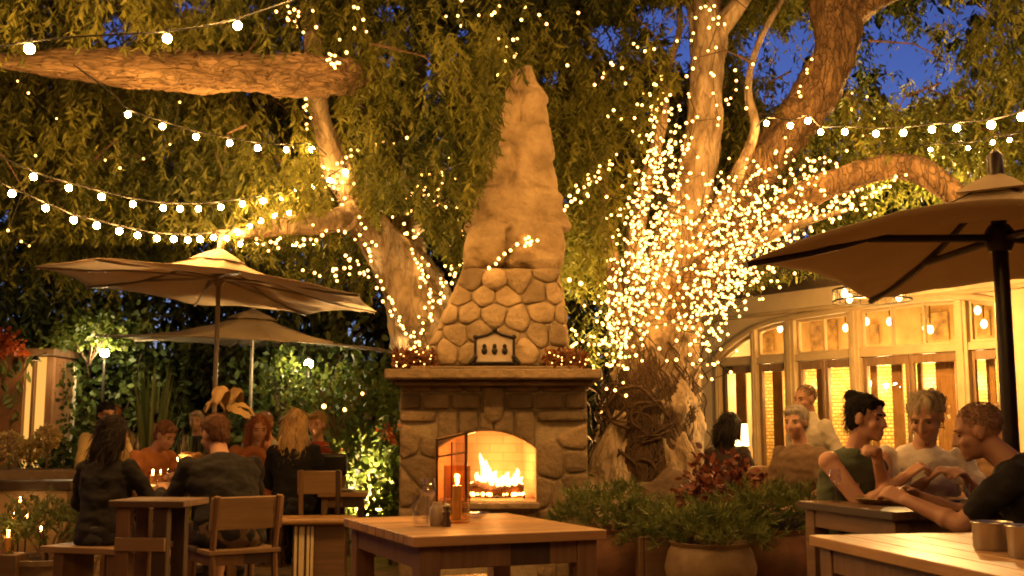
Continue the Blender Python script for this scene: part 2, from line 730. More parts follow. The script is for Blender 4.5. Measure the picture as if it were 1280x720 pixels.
def person(label, x, y, seat=0.45, face=0, lean=0, scale=1.0, group=None, top=(0.1, 0.1, 0.1), sleeve='long', pants=(0.03, 0.03, 0.035),
           hair='short', hairc=(0.05, 0.035, 0.025), skin=None, head=(0, 0), hl=None, hr=None, curl=(0.5, 0.5), nl=None, nr=None,
           pose='sit', foot=0.0, vox=0.012, girth=1.0, neckline=0.0, feet=None, headshift=(0, 0, 0), collar=None, seed=0):
    t = thing('person', label, 'person', (x, y, 0), R(face), group)
    t.scale = (scale, scale, scale)
    ln = R(lean)
    cl, sl = math.cos(ln), math.sin(ln)
    pz = seat + 0.10 if pose == 'sit' else seat
    pel = Vector((0, 0, pz))
    skin = skin or M_skin

    def sp(px, h, yo=0.0):
        # the spine bends forward: more at the top
        k = max(h, 0)
        return pel + Vector((px, sl * k + cl * yo, cl * k - sl * yo) if h >= 0 else (px, yo, h))

    def torso(mb, gx, gy, rings, add=0.0):
        RR = []
        for h, rx, ry in rings:
            RR.append([sp((rx * gx + add) * math.cos(2 * PI * k / 20), h, (ry * gy + add) * math.sin(2 * PI * k / 20)) for k in range(20)])
        mb.loft(RR)

    body_r = ((-0.10, 0.13, 0.11), (-0.05, 0.165, 0.13), (0.04, 0.165, 0.125), (0.14, 0.145, 0.112), (0.26, 0.162, 0.118), (0.36, 0.178, 0.115),
              (0.43, 0.160, 0.092), (0.475, 0.09, 0.07), (0.50, 0.05, 0.05))
    b = MB()
    torso(b, girth, girth, body_r)
    # head frame
    hy, hp = R(head[0]), R(head[1])
    RH = Matrix.Rotation(hy, 3, 'Z') @ Matrix.Rotation(hp, 3, 'X')
    hc = sp(0, 0.665, 0.03) + Vector(headshift)
    H = lambda a, b_, c: hc + RH @ Vector((a, b_, c))
    b.caps(sp(0, 0.44, -0.015), H(0, -0.022, -0.06), 0.062, 0.052, 14)
    b.ell(H(0, -0.012, 0.028), (0.076, 0.096, 0.088), RH)
    b.ell(H(0, 0.028, -0.035), (0.060, 0.064, 0.080), RH)
    b.ell(H(0, 0.066, -0.096), (0.024, 0.022, 0.02), RH)
    b.caps(H(0, 0.092, 0.008), H(0, 0.107, -0.034), 0.008, 0.0115, 8)
    b.ell(H(-0.011, 0.095, -0.037), 0.009)
    b.ell(H(0.011, 0.095, -0.037), 0.009)
    b.caps(H(-0.042, 0.073, 0.022), H(0.042, 0.071, 0.022), 0.013, 0.013, 8)
    b.caps(H(-0.018, 0.083, -0.066), H(0.018, 0.083, -0.066), 0.0095, 0.0095, 8)
    b.caps(H(-0.016, 0.081, -0.077), H(0.016, 0.081, -0.077), 0.0095, 0.0095, 8)
    for s in (-1, 1):
        b.ell(H(s * 0.040, 0.06, -0.03), (0.024, 0.026, 0.024), RH)
        b.ell(H(s * 0.077, -0.005, -0.008), (0.010, 0.021, 0.033), RH)
    # arms
    arms = []
    for s, tgt, cu, nm in ((-1, hl, curl[0], nl), (1, hr, curl[1], nr)):
        sh = sp(s * 0.175 * girth, 0.425, 0.0)
        if tgt is None:
            tgt = (s * 0.13, 0.30, seat + 0.16) if pose == 'sit' else (s * 0.24, 0.03, seat - 0.08)
        e, w = ik(sh, Vector(tgt), 0.285, 0.255, Vector((s * 0.6, -0.35, -0.8)))
        arms.append((s, sh, e, w))
        b.ell(sh, 0.056)
        b.caps(sh, e, 0.052, 0.041)
        b.caps(e, w, 0.042, 0.028)
        b.caps(e.lerp(w, 0.25), e.lerp(w, 0.3), 0.045, 0.043)
        dd = (w - e).normalized()
        hand(b, w + dd * 0.012, dd, Vector(nm) if nm else Vector((-s * 0.7, 0, -0.7)), cu, s * 1)
    # legs
    legs = []
    for s in (-1, 1):
        hp_ = Vector((s * 0.09, 0.01, pz - 0.03))
        if pose == 'sit':
            kn = Vector((s * 0.115, 0.43, seat + 0.065))
            f = feet[(s + 1) // 2] if feet else (s * 0.11, 0.43, foot + 0.085)
            an = Vector(f)
            dirn = (an - kn).normalized()
            an = kn + dirn * min(0.42, (an - kn).length)
        else:
            kn = Vector((s * 0.10, 0.02, seat * 0.53))
            an = Vector((s * 0.105, -0.02, 0.085))
        legs.append((s, hp_, kn, an))
        b.caps(hp_, kn, 0.088, 0.056)
        b.caps(kn, an, 0.056, 0.036)
        b.caps(kn.lerp(an, 0.25), kn.lerp(an, 0.35), 0.06, 0.055)
        b.caps(an, an + Vector((0, 0.14, -0.05)), 0.036, 0.028)
    obj('body', remesh(b, vox, 'body', 3), skin, t)
    # top
    c = MB()
    rr = [r for r in body_r if r[0] > -0.11]
    if neckline:
        rr = [r for r in rr if r[0] < 0.47 - neckline]
    torso(c, girth * 1.06, girth * 1.06, rr, 0.012)
    if sleeve != 'none':
        for s, sh, e, w in arms:
            c.ell(sh, 0.068)
            if sleeve == 'short':
                c.caps(sh, sh.lerp(e, 0.72), 0.068, 0.060)
            else:
                c.caps(sh, e, 0.067, 0.054)
                c.caps(e, e.lerp(w, 0.93), 0.055, 0.040)
    else:
        for s, sh, e, w in arms:
            c.caps(sp(s * 0.06, 0.42), sp(s * 0.13, 0.435), 0.045, 0.034)
    obj('top', remesh(c, max(vox, 0.011), 'top', 3, noise=0.013, nscale=10, streak=1.5), cloth(top), t)
    if collar:
        cc = MB()
        cc.caps(sp(0, 0.46, -0.01), sp(0, 0.52, 0.0), 0.082, 0.07)
        obj('collar', remesh(cc, 0.012, 'collar', 2), cloth(collar), t)
    # trousers and shoes
    p = MB()
    torso(p, girth * 1.04, girth * 1.04, ((-0.11, 0.13, 0.12), (-0.05, 0.17, 0.14), (0.04, 0.168, 0.128)), 0.006)
    for s, hp_, kn, an in legs:
        p.caps(hp_, kn, 0.098, 0.068)
        p.caps(kn, kn.lerp(an, 0.93 if feet is None else 0.25), 0.068, 0.052)
        sh_ = MB()
        sh_.caps(an + Vector((0, -0.01, -0.02)), an + Vector((0, 0.155, -0.05)), 0.043, 0.036)
        obj('shoe', sh_, M_shoe, t)
    obj('trousers', remesh(p, 0.014, 'trousers', 3, noise=0.006), cloth(pants), t)
    # eyes and brows
    for s in (-1, 1):
        e = MB()
        e.ell(H(s * 0.032, 0.0775, 0.0), (0.0115, 0.0085, 0.0045), RH, 10, 6)
        obj('eye', e, M_eye, t)
        e = MB()
        e.caps(H(s * 0.018, 0.089, 0.022), H(s * 0.046, 0.079, 0.024), 0.0045, 0.0035, 6)
        obj('eyebrow', e, hairmat(tuple(x * 0.5 for x in hairc)), t)
    # hair
    h = MB()
    nz = 0.006
    if hair in ('short', 'curly', 'bun', 'long', 'bob'):
        k = 1.0
        h.ell(H(0, -0.022, 0.042), (0.084 * k, 0.100 * k, 0.090 * k), RH)
        h.ell(H(0, -0.052, -0.015), (0.070, 0.064, 0.07), RH)
        if hair == 'curly':
            rn = random.Random(seed)
            for i in range(26):
                a = rn.uniform(0, 2 * PI)
                z = rn.uniform(0.03, 0.10)
                q = math.sqrt(max(0.0, 1 - ((z - 0.04) / 0.095) ** 2))
                h.ell(H(0.085 * q * math.cos(a), -0.024 + 0.1 * q * math.sin(a) * (0.8 if math.sin(a) > 0 else 1), z), rn.uniform(0.014, 0.022))
            nz = 0.012
        elif hair == 'short':
            h.caps(H(-0.04, 0.058, 0.085), H(0.05, 0.06, 0.08), 0.02, 0.018)
    if hair == 'buzz':
        h.ell(H(0, -0.020, 0.040), (0.0785, 0.0945, 0.083), RH)
        nz = 0.0
    if hair == 'bun':
        h.ell(H(0, -0.092, 0.105), (0.043, 0.04, 0.038), RH)
        h.ell(H(0, -0.06, 0.09), (0.05, 0.05, 0.04), RH)
        h.caps(H(-0.05, 0.05, 0.078), H(0.05, 0.05, 0.078), 0.022, 0.022)
    if hair in ('long', 'bob'):
        L = 0.30 if hair == 'long' else 0.17
        for s in (-1, 0, 1):
            a = H(s * 0.05, -0.045, 0.02)
            e = a + RH @ Vector((s * 0.02, -0.045, 0)) + Vector((0, -0.02, -L))
            h.caps(a, a.lerp(e, 0.5) + Vector((0, -0.012, 0)), 0.058, 0.062)
            h.caps(a.lerp(e, 0.5) + Vector((0, -0.012, 0)), e, 0.062, 0.04)
        for s in (-1, 1):
            a = H(s * 0.072, 0.0, 0.045)
            h.caps(a, H(s * 0.082, 0.012, -0.10), 0.025, 0.02)
    if hair != 'bald':
        me_ = remesh(h, 0.009, 'hair', 2, noise=nz, nscale=45, streak=0.25)
        if hair != 'buzz':
            obj('hair', me_, hairmat(hairc), t)
        # loose strands lying on the hair
        rg = np.random.default_rng(seed + int(abs(x) * 100))
        N_ = 900 if hair != 'buzz' else 4200
        pick = rg.integers(0, len(me_.polygons), N_)
        base = np.array([me_.polygons[i].center[:] for i in pick])
        nrm_ = np.array([me_.polygons[i].normal[:] for i in pick])
        flow = RH @ Vector((0, -0.55, -1.0))
        ax_ = np.array(flow[:])[None, :] + rg.normal(0, .35 if hair in ('long', 'bob', 'bun') else .8, (N_, 3))
        ax_ -= nrm_ * (ax_ * nrm_).sum(1, keepdims=True) * .85
        ax_ /= np.linalg.norm(ax_, axis=1, keepdims=True)
        ln_ = {'long': .085, 'bob': .07, 'bun': .05, 'curly': .045, 'short': .04, 'buzz': .014}[hair]
        obj('hair', leaf_mesh('hair', base + nrm_ * .001, ax_ + nrm_ * .12, ln_ * rg.uniform(.6, 1.4, N_), .045 if hair != 'buzz' else .16, rg.uniform(0, 1, N_), rg),
            mat_leaf('strand_%02x%02x%02x' % tuple(int(min(q, 1) * 255) for q in hairc), tuple(q * .6 for q in hairc), tuple(min(1, q * 1.35) for q in hairc), trans=.1, rough=.6), t)
    return t, H, RH
# ------------------------------------------------------------------ ground
def ground_mat():
    m, nt, b = nodes('flagstone_patio')
    N, L = nt.nodes, nt.links
    tc = N.new('ShaderNodeTexCoord')
    mp = N.new('ShaderNodeMapping')
    mp.inputs['Rotation'].default_value = (0, 0, R(28))
    L.new(tc.outputs['Object'], mp.inputs[0])
    br = N.new('ShaderNodeTexBrick')
    br.inputs['Scale'].default_value = 1.0
    br.inputs['Brick Width'].default_value = 0.62
    br.inputs['Row Height'].default_value = 0.42
    br.inputs['Mortar Size'].default_value = 0.012
    br.inputs['Color1'].default_value = (0.20, 0.14, 0.085, 1)
    br.inputs['Color2'].default_value = (0.14, 0.10, 0.06, 1)
    br.inputs['Mortar'].default_value = (0.06, 0.045, 0.03, 1)
    L.new(mp.outputs[0], br.inputs['Vector'])
    n = N.new('ShaderNodeTexNoise')
    n.inputs['Scale'].default_value = 2.2
    n.inputs['Detail'].default_value = 8
    L.new(tc.outputs['Object'], n.inputs['Vector'])
    mr = N.new('ShaderNodeMapRange')
    mr.inputs['To Min'].default_value = 0.55
    mr.inputs['To Max'].default_value = 1.35
    L.new(n.outputs['Fac'], mr.inputs[0])
    mx = N.new('ShaderNodeMix')
    mx.data_type = 'RGBA'
    mx.blend_type = 'MULTIPLY'
    mx.inputs[0].default_value = 1
    L.new(br.outputs['Color'], mx.inputs[6])
    L.new(mr.outputs[0], mx.inputs[7])
    L.new(mx.outputs[2], b.inputs['Base Color'])
    r2 = N.new('ShaderNodeMapRange')
    r2.inputs['To Min'].default_value = 0.4
    r2.inputs['To Max'].default_value = 0.85
    L.new(n.outputs['Fac'], r2.inputs[0])
    L.new(r2.outputs[0], b.inputs['Roughness'])
    bp = N.new('ShaderNodeBump')
    bp.inputs['Strength'].default_value = 0.5
    bp.inputs['Distance'].default_value = 0.02
    ad = N.new('ShaderNodeMath')
    ad.operation = 'SUBTRACT'
    L.new(n.outputs['Fac'], ad.inputs[0])
    L.new(br.outputs['Fac'], ad.inputs[1])
    L.new(ad.outputs[0], bp.inputs['Height'])
    L.new(bp.outputs[0], b.inputs['Normal'])
    return m


g = MB()
g.add([(-90, -40, 0), (90, -40, 0), (90, 160, 0), (-90, 160, 0)], [(0, 1, 2, 3)])
tag(obj('ground', g, ground_mat()), kind='structure')

# ------------------------------------------------------------------ sky and dusk light
w = bpy.data.worlds.new('World')
S.world = w
w.use_nodes = True
nt = w.node_tree
sky = nt.nodes.new('ShaderNodeTexSky')
sky.sky_type = 'NISHITA'
sky.sun_disc = False
sky.sun_elevation = R(-4.2)
sky.sun_rotation = 0
sky.ozone_density = 3.3
nt.links.new(sky.outputs[0], nt.nodes['Background'].inputs[0])
nt.nodes['Background'].inputs[1].default_value = 2.2
sl = bpy.data.lights.new('dusk_sun', 'SUN')
sl.energy = 0.012
sl.angle = R(20)
sl.color = (1.0, 0.8, 0.62)
so = bpy.data.objects.new('dusk_sun', sl)
COL.objects.link(so)
so.rotation_euler = (R(-72), 0, 0)


# ------------------------------------------------------------------ stonework helpers
def clip_half(poly, a, b, c):
    """keep the part of poly where a*x + b*y <= c"""
    out = []
    n = len(poly)
    for i in range(n):
        p, q = poly[i], poly[(i + 1) % n]
        dp = a * p[0] + b * p[1] - c
        dq = a * q[0] + b * q[1] - c
        if dp <= 0:
            out.append(p)
        if dp * dq < 0:
            t = dp / (dp - dq)
            out.append((p[0] + (q[0] - p[0]) * t, p[1] + (q[1] - p[1]) * t))
    return out


def voronoi(poly, seeds, gap):
    cells = []
    for i, s in enumerate(seeds):
        c = list(poly)
        for j, o in enumerate(seeds):
            if i == j or not c:
                continue
            dx, dy = o[0] - s[0], o[1] - s[1]
            L = math.hypot(dx, dy)
            mx, my = (s[0] + o[0]) / 2, (s[1] + o[1]) / 2
            c = clip_half(c, dx / L, dy / L, (mx * dx + my * dy) / L - gap / 2)
        if len(c) >= 3:
            cells.append(c)
    return cells


def soften(poly, it=2, k=0.22):
    for _ in range(it):
        o = []
        n = len(poly)
        for i in range(n):
            p, q = poly[i], poly[(i + 1) % n]
            o.append((p[0] + (q[0] - p[0]) * k, p[1] + (q[1] - p[1]) * k))
            o.append((p[0] + (q[0] - p[0]) * (1 - k), p[1] + (q[1] - p[1]) * (1 - k)))
        poly = o
    return poly


def pillow(mb, poly, o, ux, uy, ud, depth, jit=0.0):
    """a stone: bulging face over a polygon outline, ud points out of the wall"""
    o, ux, uy, ud = Vector(o), Vector(ux), Vector(uy), Vector(ud)
    cx = sum(p[0] for p in poly) / len(poly)
    cy = sum(p[1] for p in poly) / len(poly)
    rings = []
    for k, h in ((1.0, -0.03), (1.0, 0.35), (0.94, 0.7), (0.8, 0.92), (0.5, 1.02)):
        ring = []
        for p in poly:
            a, b_ = cx + (p[0] - cx) * k, cy + (p[1] - cy) * k
            q = o + ux * a + uy * b_
            hh = h * depth
            if h > 0.1:
                hh *= 1 + 0.45 * mnoise.noise(q * 6.0) + jit
            ring.append(q + ud * hh)
        rings.append(ring)
    mb.loft(rings)


# ------------------------------------------------------------------ fireplace
FD = 9.0                       # distance of its front face


def fx(px):
    return W(px, 540, FD).x


FZ = lambda py: W(617, py, FD).z
xl, xr = fx(500), fx(734)
xm = (xl + xr) / 2
ol, orr = fx(546), fx(670)      # opening
z_arch = FZ(539)
z_sp = FZ(561)
z_h = FZ(627)
z_m0, z_m1 = FZ(476), FZ(463)
DEP = 0.95
fp = thing('fireplace', 'stone outdoor fireplace with burning fire and tall boulder chimney', 'fireplace', (xm, FD, 0))
X, Y, Z = Vector((1, 0, 0)), Vector((0, 1, 0)), Vector((0, 0, 1))
OUT = Vector((0, -1, 0))


def arch_pts(n=14):
    out = []
    for i in range(n + 1):
        t = i / n
        x = ol + (orr - ol) * t
        k = 1 - abs(2 * t - 1) ** 2.2
        out.append((x, z_sp + (z_arch - z_sp) * k))
    return out


ap = arch_pts()
c = MB()
# left pier, right pier, lintel over the arch, sill, sides and back
c.box(((xl + ol) / 2, FD + 0.15, z_m0 / 2), (ol - xl, 0.3, z_m0))
c.box(((xr + orr) / 2, FD + 0.15, z_m0 / 2), (xr - orr, 0.3, z_m0))
for i in range(len(ap) - 1):
    (xa, za), (xb, zb) = ap[i], ap[i + 1]
    c.prism([(xa, za), (xb, zb), (xb, z_m0), (xa, z_m0)], (0, FD, 0), X, Z, Y, 0.3)
c.box(((ol + orr) / 2, FD + 0.15, z_h / 2), (orr - ol, 0.3, z_h))
for s, x0, x1 in ((-1, xl, ol - 0.05), (1, orr + 0.05, xr)):
    c.box(((x0 + x1) / 2, FD + 0.3 + (DEP - 0.3) / 2, z_m0 / 2), (x1 - x0, DEP - 0.3, z_m0))
c.box((xm, FD + DEP + 0.05, z_m0 / 2), (xr - xl, 0.1, z_m0))
obj('masonry_core', c, M_mortar, fp, True, smooth=0)

fb = MB()
bw0, bw1, bd = orr - ol, (orr - ol) * 0.72, 0.55
mid = (ol + orr) / 2
y0, y1 = FD + 0.302, FD + 0.302 + bd
q = [(ol - 0.04, y0), (orr + 0.04, y0), (mid + bw1 / 2, y1), (mid - bw1 / 2, y1)]
zt = z_arch + 0.25
fb.add([(q[0][0], q[0][1], z_h - .002), (q[3][0], q[3][1], z_h - .002), (q[3][0], q[3][1], zt), (q[0][0], q[0][1], zt)], [(0, 1, 2, 3)])
fb.add([(q[1][0], q[1][1], z_h - .002), (q[2][0], q[2][1], z_h - .002), (q[2][0], q[2][1], zt), (q[1][0], q[1][1], zt)], [(3, 2, 1, 0)])
fb.add([(q[3][0], q[3][1], z_h - .002), (q[2][0], q[2][1], z_h - .002), (q[2][0], q[2][1], zt), (q[3][0], q[3][1], zt)], [(0, 1, 2, 3)])
fb.add([(a, b_, z_h - .001) for a, b_ in q], [(0, 1, 2, 3)])
fb.add([(a, b_, zt) for a, b_ in q], [(3, 2, 1, 0)])


def firebrick_mat():
    m, nt, b = nodes('firebrick_courses')
    N, L = nt.nodes, nt.links
    tc = N.new('ShaderNodeTexCoord')
    sp_ = N.new('ShaderNodeSeparateXYZ')
    cb = N.new('ShaderNodeCombineXYZ')
    L.new(tc.outputs['Object'], sp_.inputs[0])
    ad = N.new('ShaderNodeMath')
    L.new(sp_.outputs[0], ad.inputs[0])
    L.new(sp_.outputs[1], ad.inputs[1])
    L.new(ad.outputs[0], cb.inputs[0])
    L.new(sp_.outputs[2], cb.inputs[1])
    br = N.new('ShaderNodeTexBrick')
    br.inputs['Scale'].default_value = 1
    br.inputs['Brick Width'].default_value = 0.23
    br.inputs['Row Height'].default_value = 0.075
    br.inputs['Mortar Size'].default_value = 0.005
    br.inputs['Color1'].default_value = (0.52, 0.36, 0.22, 1)
    br.inputs['Color2'].default_value = (0.44, 0.29, 0.17, 1)
    br.inputs['Mortar'].default_value = (0.36, 0.25, 0.15, 1)
    L.new(cb.outputs[0], br.inputs['Vector'])
    n = N.new('ShaderNodeTexNoise')
    n.inputs['Scale'].default_value = 5
    n.inputs['Detail'].default_value = 6
    L.new(tc.outputs['Object'], n.inputs['Vector'])
    mr = N.new('ShaderNodeMapRange')
    mr.inputs['To Min'].default_value = 0.55
    mr.inputs['To Max'].default_value = 1.3
    L.new(n.outputs['Fac'], mr.inputs[0])
    mx = N.new('ShaderNodeMix')
    mx.data_type = 'RGBA'
    mx.blend_type = 'MULTIPLY'
    mx.inputs[0].default_value = 1
    L.new(br.outputs['Color'], mx.inputs[6])
    L.new(mr.outputs[0], mx.inputs[7])
    L.new(mx.outputs[2], b.inputs['Base Color'])
    b.inputs['Roughness'].default_value = 0.95
    return m


obj('firebox', fb, firebrick_mat(), fp, True, smooth=0)

# facing stones
st = MB()
rn = random.Random(5)


def face_stones(poly, seeds, depth=0.022, gap=0.012, soft=1, k=0.14):
    for cell in voronoi(poly, seeds, gap):
        pillow(st, soften(cell, soft + 1, k), (0, FD, 0), X, Z, OUT, depth * rn.uniform(0.8, 1.35))


P = lambda px, py: (fx(px), FZ(py))
# left pier
face_stones([(xl, 0.0), (ol - 0.005, 0.0), (ol - 0.005, FZ(556)), P(541, 548), (P(500, 0)[0], FZ(528))],
            [P(512, 548), P(528, 590), P(505, 610), P(540, 640), P(508, 660), P(535, 690), P(505, 700), P(540, 552)])
# right pier
face_stones([(orr + 0.005, 0.0), (xr, 0.0), (xr, FZ(528)), (orr + 0.005, FZ(556))],
            [P(690, 575), P(720, 552), P(719, 573), P(678, 620), P(722, 610), P(700, 625), P(720, 645), P(686, 650), P(712, 690), P(680, 690)])
# lintel course that rides over the arch, in wedge cells
top_z = FZ(513)
arc = [(x, z + 0.006) for x, z in ap]
cut = [0, 3, 6, 8, 11, 14]
for a, b_ in zip(cut[:-1], cut[1:]):
    poly = arc[a:b_ + 1] + [(arc[b_][0], top_z), (arc[a][0], top_z)]
    cxx = (arc[a][0] + arc[b_][0]) / 2
    poly = [(cxx + (p[0] - cxx) * 0.93, p[1]) for p in poly]
    pillow(st, soften(poly, 1, 0.12), (0, FD, 0), X, Z, OUT, 0.04)
for x0, x1 in ((xl, ol - 0.01), (orr + 0.01, xr)):
    poly = [(x0, FZ(527)), (x1, FZ(527)), (x1, top_z), (x0, top_z)]
    pillow(st, soften(poly, 1, 0.12), (0, FD, 0), X, Z, OUT, 0.04)
# two courses of block under the mantel
for py0, py1, cuts in ((512, 492, (500, 527, 563, 602, 632, 668, 705, 734)), (491, 477, (500, 540, 580, 603, 631, 676, 716, 734))):
    for a, b_ in zip(cuts[:-1], cuts[1:]):
        if a in (602, 603):
            continue
        poly = [(fx(a) + .008, FZ(py0) + .006), (fx(b_) - .008, FZ(py0) + .006), (fx(b_) - .008, FZ(py1)), (fx(a) + .008, FZ(py1))]
        pillow(st, soften(poly, 1, 0.1), (0, FD, 0), X, Z, OUT, 0.035 * rn.uniform(.8, 1.2))
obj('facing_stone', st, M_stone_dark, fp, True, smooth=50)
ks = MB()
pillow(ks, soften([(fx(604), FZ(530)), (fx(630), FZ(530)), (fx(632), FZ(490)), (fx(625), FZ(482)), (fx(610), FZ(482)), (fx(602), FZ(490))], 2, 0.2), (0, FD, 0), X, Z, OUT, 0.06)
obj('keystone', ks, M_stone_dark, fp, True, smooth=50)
hs = MB()
hs.box(((ol + orr) / 2, FD - 0.045, z_h - 0.03), (orr - ol + 0.06, 0.19, 0.05))
obj('hearth_slab', hs, M_stone_dark, fp, True, bevel=0.012)
ms = MB()
ms.box((xm, FD + 0.32, (z_m0 + z_m1) / 2), (fx(745) - fx(478), 1.15, (z_m1 - z_m0)))
obj('mantel', ms, M_stone_dark, fp, True, bevel=0.018)
ms = MB()
ms.box((xm, FD + 0.36, z_m0 - 0.022), (fx(738) - fx(492), 0.98, 0.042))
ms.box((xm + 0.01, FD + 0.40, z_m1 + 0.018), (fx(722) - fx(510), 0.86, 0.034))
obj('mantel_moulding', ms, M_stone_dark, fp, True, bevel=0.012)
# hood: tapering body faced with overlapping rounded stones
zb0 = z_m1 + 0.034
HD = FD + 0.12                  # front of hood at its foot
hpx = [(530, 708, 457), (540, 706, 430), (557, 703, 395), (570, 700, 360), (582, 698, 335)]
rings = []
for a, b_, py in hpx:
    z = W(617, py, FD + 0.2).z
    t = (z - zb0) / 1.0
    x0, x1 = W(a, py, FD + 0.2).x, W(b_, py, FD + 0.2).x
    yf = HD + 0.16 * t
    rings.append([(x0, yf, z), (x1, yf, z), (x1 - 0.05, FD + 0.9 - 0.12 * t, z), (x0 + 0.05, FD + 0.9 - 0.12 * t, z)])
hd = MB()
hd.loft([[Vector(p) for p in r] for r in rings])
obj('hood_core', hd, M_mortar, fp, True, smooth=0)


hsn = MB()


def hood_face(i0, i1, out, n_rows, w0, boss=False):
    """scale-like stones set over one sloping face of the hood"""
    A, B = Vector(rings[0][i0]), Vector(rings[0][i1])
    C_, D_ = Vector(rings[-1][i0]), Vector(rings[-1][i1])
    ux = (B - A).normalized()
    mid0, mid1 = (A + B) / 2, (C_ + D_) / 2
    uy = mid1 - mid0
    uy -= ux * uy.dot(ux)
    H_ = uy.length
    uy.normalize()
    ud = ux.cross(uy)
    if ud.dot(out) < 0:
        ud = -ud
    to2 = lambda p: ((Vector(p) - A).dot(ux), (Vector(p) - A).dot(uy))
    poly = [to2(r[i0]) for r in rings] + [to2(r[i1]) for r in reversed(rings)]
    poly = [(p[0] + (.012 if k >= len(rings) else -.012), p[1]) for k, p in enumerate(poly)]
    seeds = []
    for r in range(n_rows):
        y_ = H_ * (r + .5) / n_rows
        L_, R_ = min(p[0] for p in poly), max(p[0] for p in poly)
        n_ = int((R_ - L_) / w0) + 2
        for k in range(n_):
            seeds.append((L_ + (k + (.5 if r % 2 else 0)) * w0 + rn.uniform(-.06, .06), y_ + rn.uniform(-.045, .045)))
    for cell in voronoi(poly, seeds, .006):
        if max(p[0] for p in cell) - min(p[0] for p in cell) < .03:
            continue
        pillow(hsn, soften(cell, 2, .2), A, ux, uy, ud, .03 * rn.uniform(.7, 1.6))
    if boss:
        q_ = MB()
        q_.ell((0, 0, 0), (.105, .07, .095), None, 22, 12)
        p_ = A + uy * (H_ - .10) + ux * to2(W(618, 348, FD + .2))[0]
        hsn.add([p_ + ud * .03 + Vector(v) for v in q_.v], q_.f)


hood_face(0, 1, OUT, 5, .205, True)
hood_face(1, 2, X, 5, .22)
hood_face(3, 0, -X, 5, .22)
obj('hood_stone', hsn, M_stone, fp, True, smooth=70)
# chimney of stacked boulders
ch = MB()
_py = [94, 124, 160, 198, 242, 290, 345]
_l = [640, 631, 622, 612, 600, 587, 576]
_r = [669, 680, 685, 689, 695, 700, 703]


def col_edge(z):
    py = float(np.interp(z, [W(640, q, FD + .55).z for q in reversed(_py)], list(reversed(_py))))
    return W(float(np.interp(py, _py, _l)), py, FD + .55).x, W(float(np.interp(py, _py, _r)), py, FD + .55).x


rows = [(582, 700, 340, 288), (592, 698, 292, 240), (608, 692, 244, 196), (617, 687, 200, 160), (628, 682, 164, 124), (637, 672, 130, 94)]
for ri, (a, b_, py0, py1) in enumerate(rows):
    D = FD + 0.55
    x0, x1 = W(a, (py0 + py1) / 2, D).x, W(b_, (py0 + py1) / 2, D).x
    z0, z1 = W(640, py0, D).z, W(640, py1, D).z
    nb = (2, 1, 2, 1, 2, 1)[ri]
    cutx = [x0, x1] if nb == 1 else [x0, x0 + (x1 - x0) * (0.62 if ri % 2 else 0.42), x1]
    for xa, xb in zip(cutx[:-1], cutx[1:]):
        bm = bmesh.new()
        bmesh.ops.create_cube(bm, size=2)
        bmesh.ops.subdivide_edges(bm, edges=bm.edges, cuts=13, use_grid_fill=True)
        dep = 0.34 - 0.028 * ri
        off = Vector((ri * 3.1, xa * 9, 0))
        vs = []
        RJ = Matrix.Rotation(R(rn.uniform(-9, 9)), 3, 'Y') @ Matrix.Rotation(R(rn.uniform(-12, 12)), 3, 'Z')
        jx, jz = rn.uniform(.98, 1.1), rn.uniform(1.0, 1.22)
        for v in bm.verts:
            p = Vector([math.copysign(abs(x), x) for x in v.co])
            # superellipsoid boulder
            L = (abs(p.x) ** 5 + abs(p.y) ** 5 + abs(p.z) ** 5) ** 0.2
            p = p / L
            p *= 1 + 0.17 * mnoise.noise(p * 1.1 + off) + 0.06 * mnoise.noise(p * 3.2 + off) + .02 * mnoise.noise(p * 9 + off)
            p = RJ @ p
            sx = 1.0
            if ri == 5:
                sx = 1 - 0.25 * max(0, p.z)
            zz = (z0 + z1) / 2 + p.z * (z1 - z0) / 2 * 1.1 * jz
            e0, e1 = col_edge(zz)
            fa, fb_ = (xa - x0) / (x1 - x0), (xb - x0) / (x1 - x0)
            xa_, xb_ = e0 + (e1 - e0) * fa, e0 + (e1 - e0) * fb_
            vs.append(Vector(((xa_ + xb_) / 2 + p.x * (xb_ - xa_) / 2 * 1.0 * jx * sx, D + p.y * dep, (z0 + z1) / 2 + p.z * (z1 - z0) / 2 * 1.1 * jz)))
        bm.verts.index_update()
        ch.add(vs, [tuple(v.index for v in f.verts) for f in bm.faces])
        bm.free()
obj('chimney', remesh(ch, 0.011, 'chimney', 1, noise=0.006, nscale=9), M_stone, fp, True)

# plaque over the mantel
pl = thing('plaque', 'small gabled plaque with three dark figures standing on the fireplace mantel', 'plaque', W(619, 456, FD + 0.05))
pz0, pz1 = FZ(455), FZ(422)
pm = MB()
hw = 0.155
pm.prism([(-hw, pz0), (hw, pz0), (hw, pz1), (hw * .35, pz1 + .025), (0, pz1 + 0.055), (-hw * .35, pz1 + .025), (-hw, pz1)], (fx(618), FD + 0.02, 0), X, Z, Y, 0.03)
obj('panel', pm, mat('plaque_plaster', (0.5, 0.42, 0.34), (0.38, 0.3, 0.24), bump=0.3), pl, True, bevel=0.004)
pm = MB()
fr = [(-hw, pz0 + .01), (hw, pz0 + .01), (hw, pz1), (hw * .35, pz1 + .025), (0, pz1 + 0.055), (-hw * .35, pz1 + .025), (-hw, pz1), (-hw, pz0 + .01)]
for a, b_ in zip(fr[:-1], fr[1:]):
    pm.caps((fx(618) + a[0], FD + 0.012, a[1]), (fx(618) + b_[0], FD + 0.012, b_[1]), 0.011, 0.011, 8)
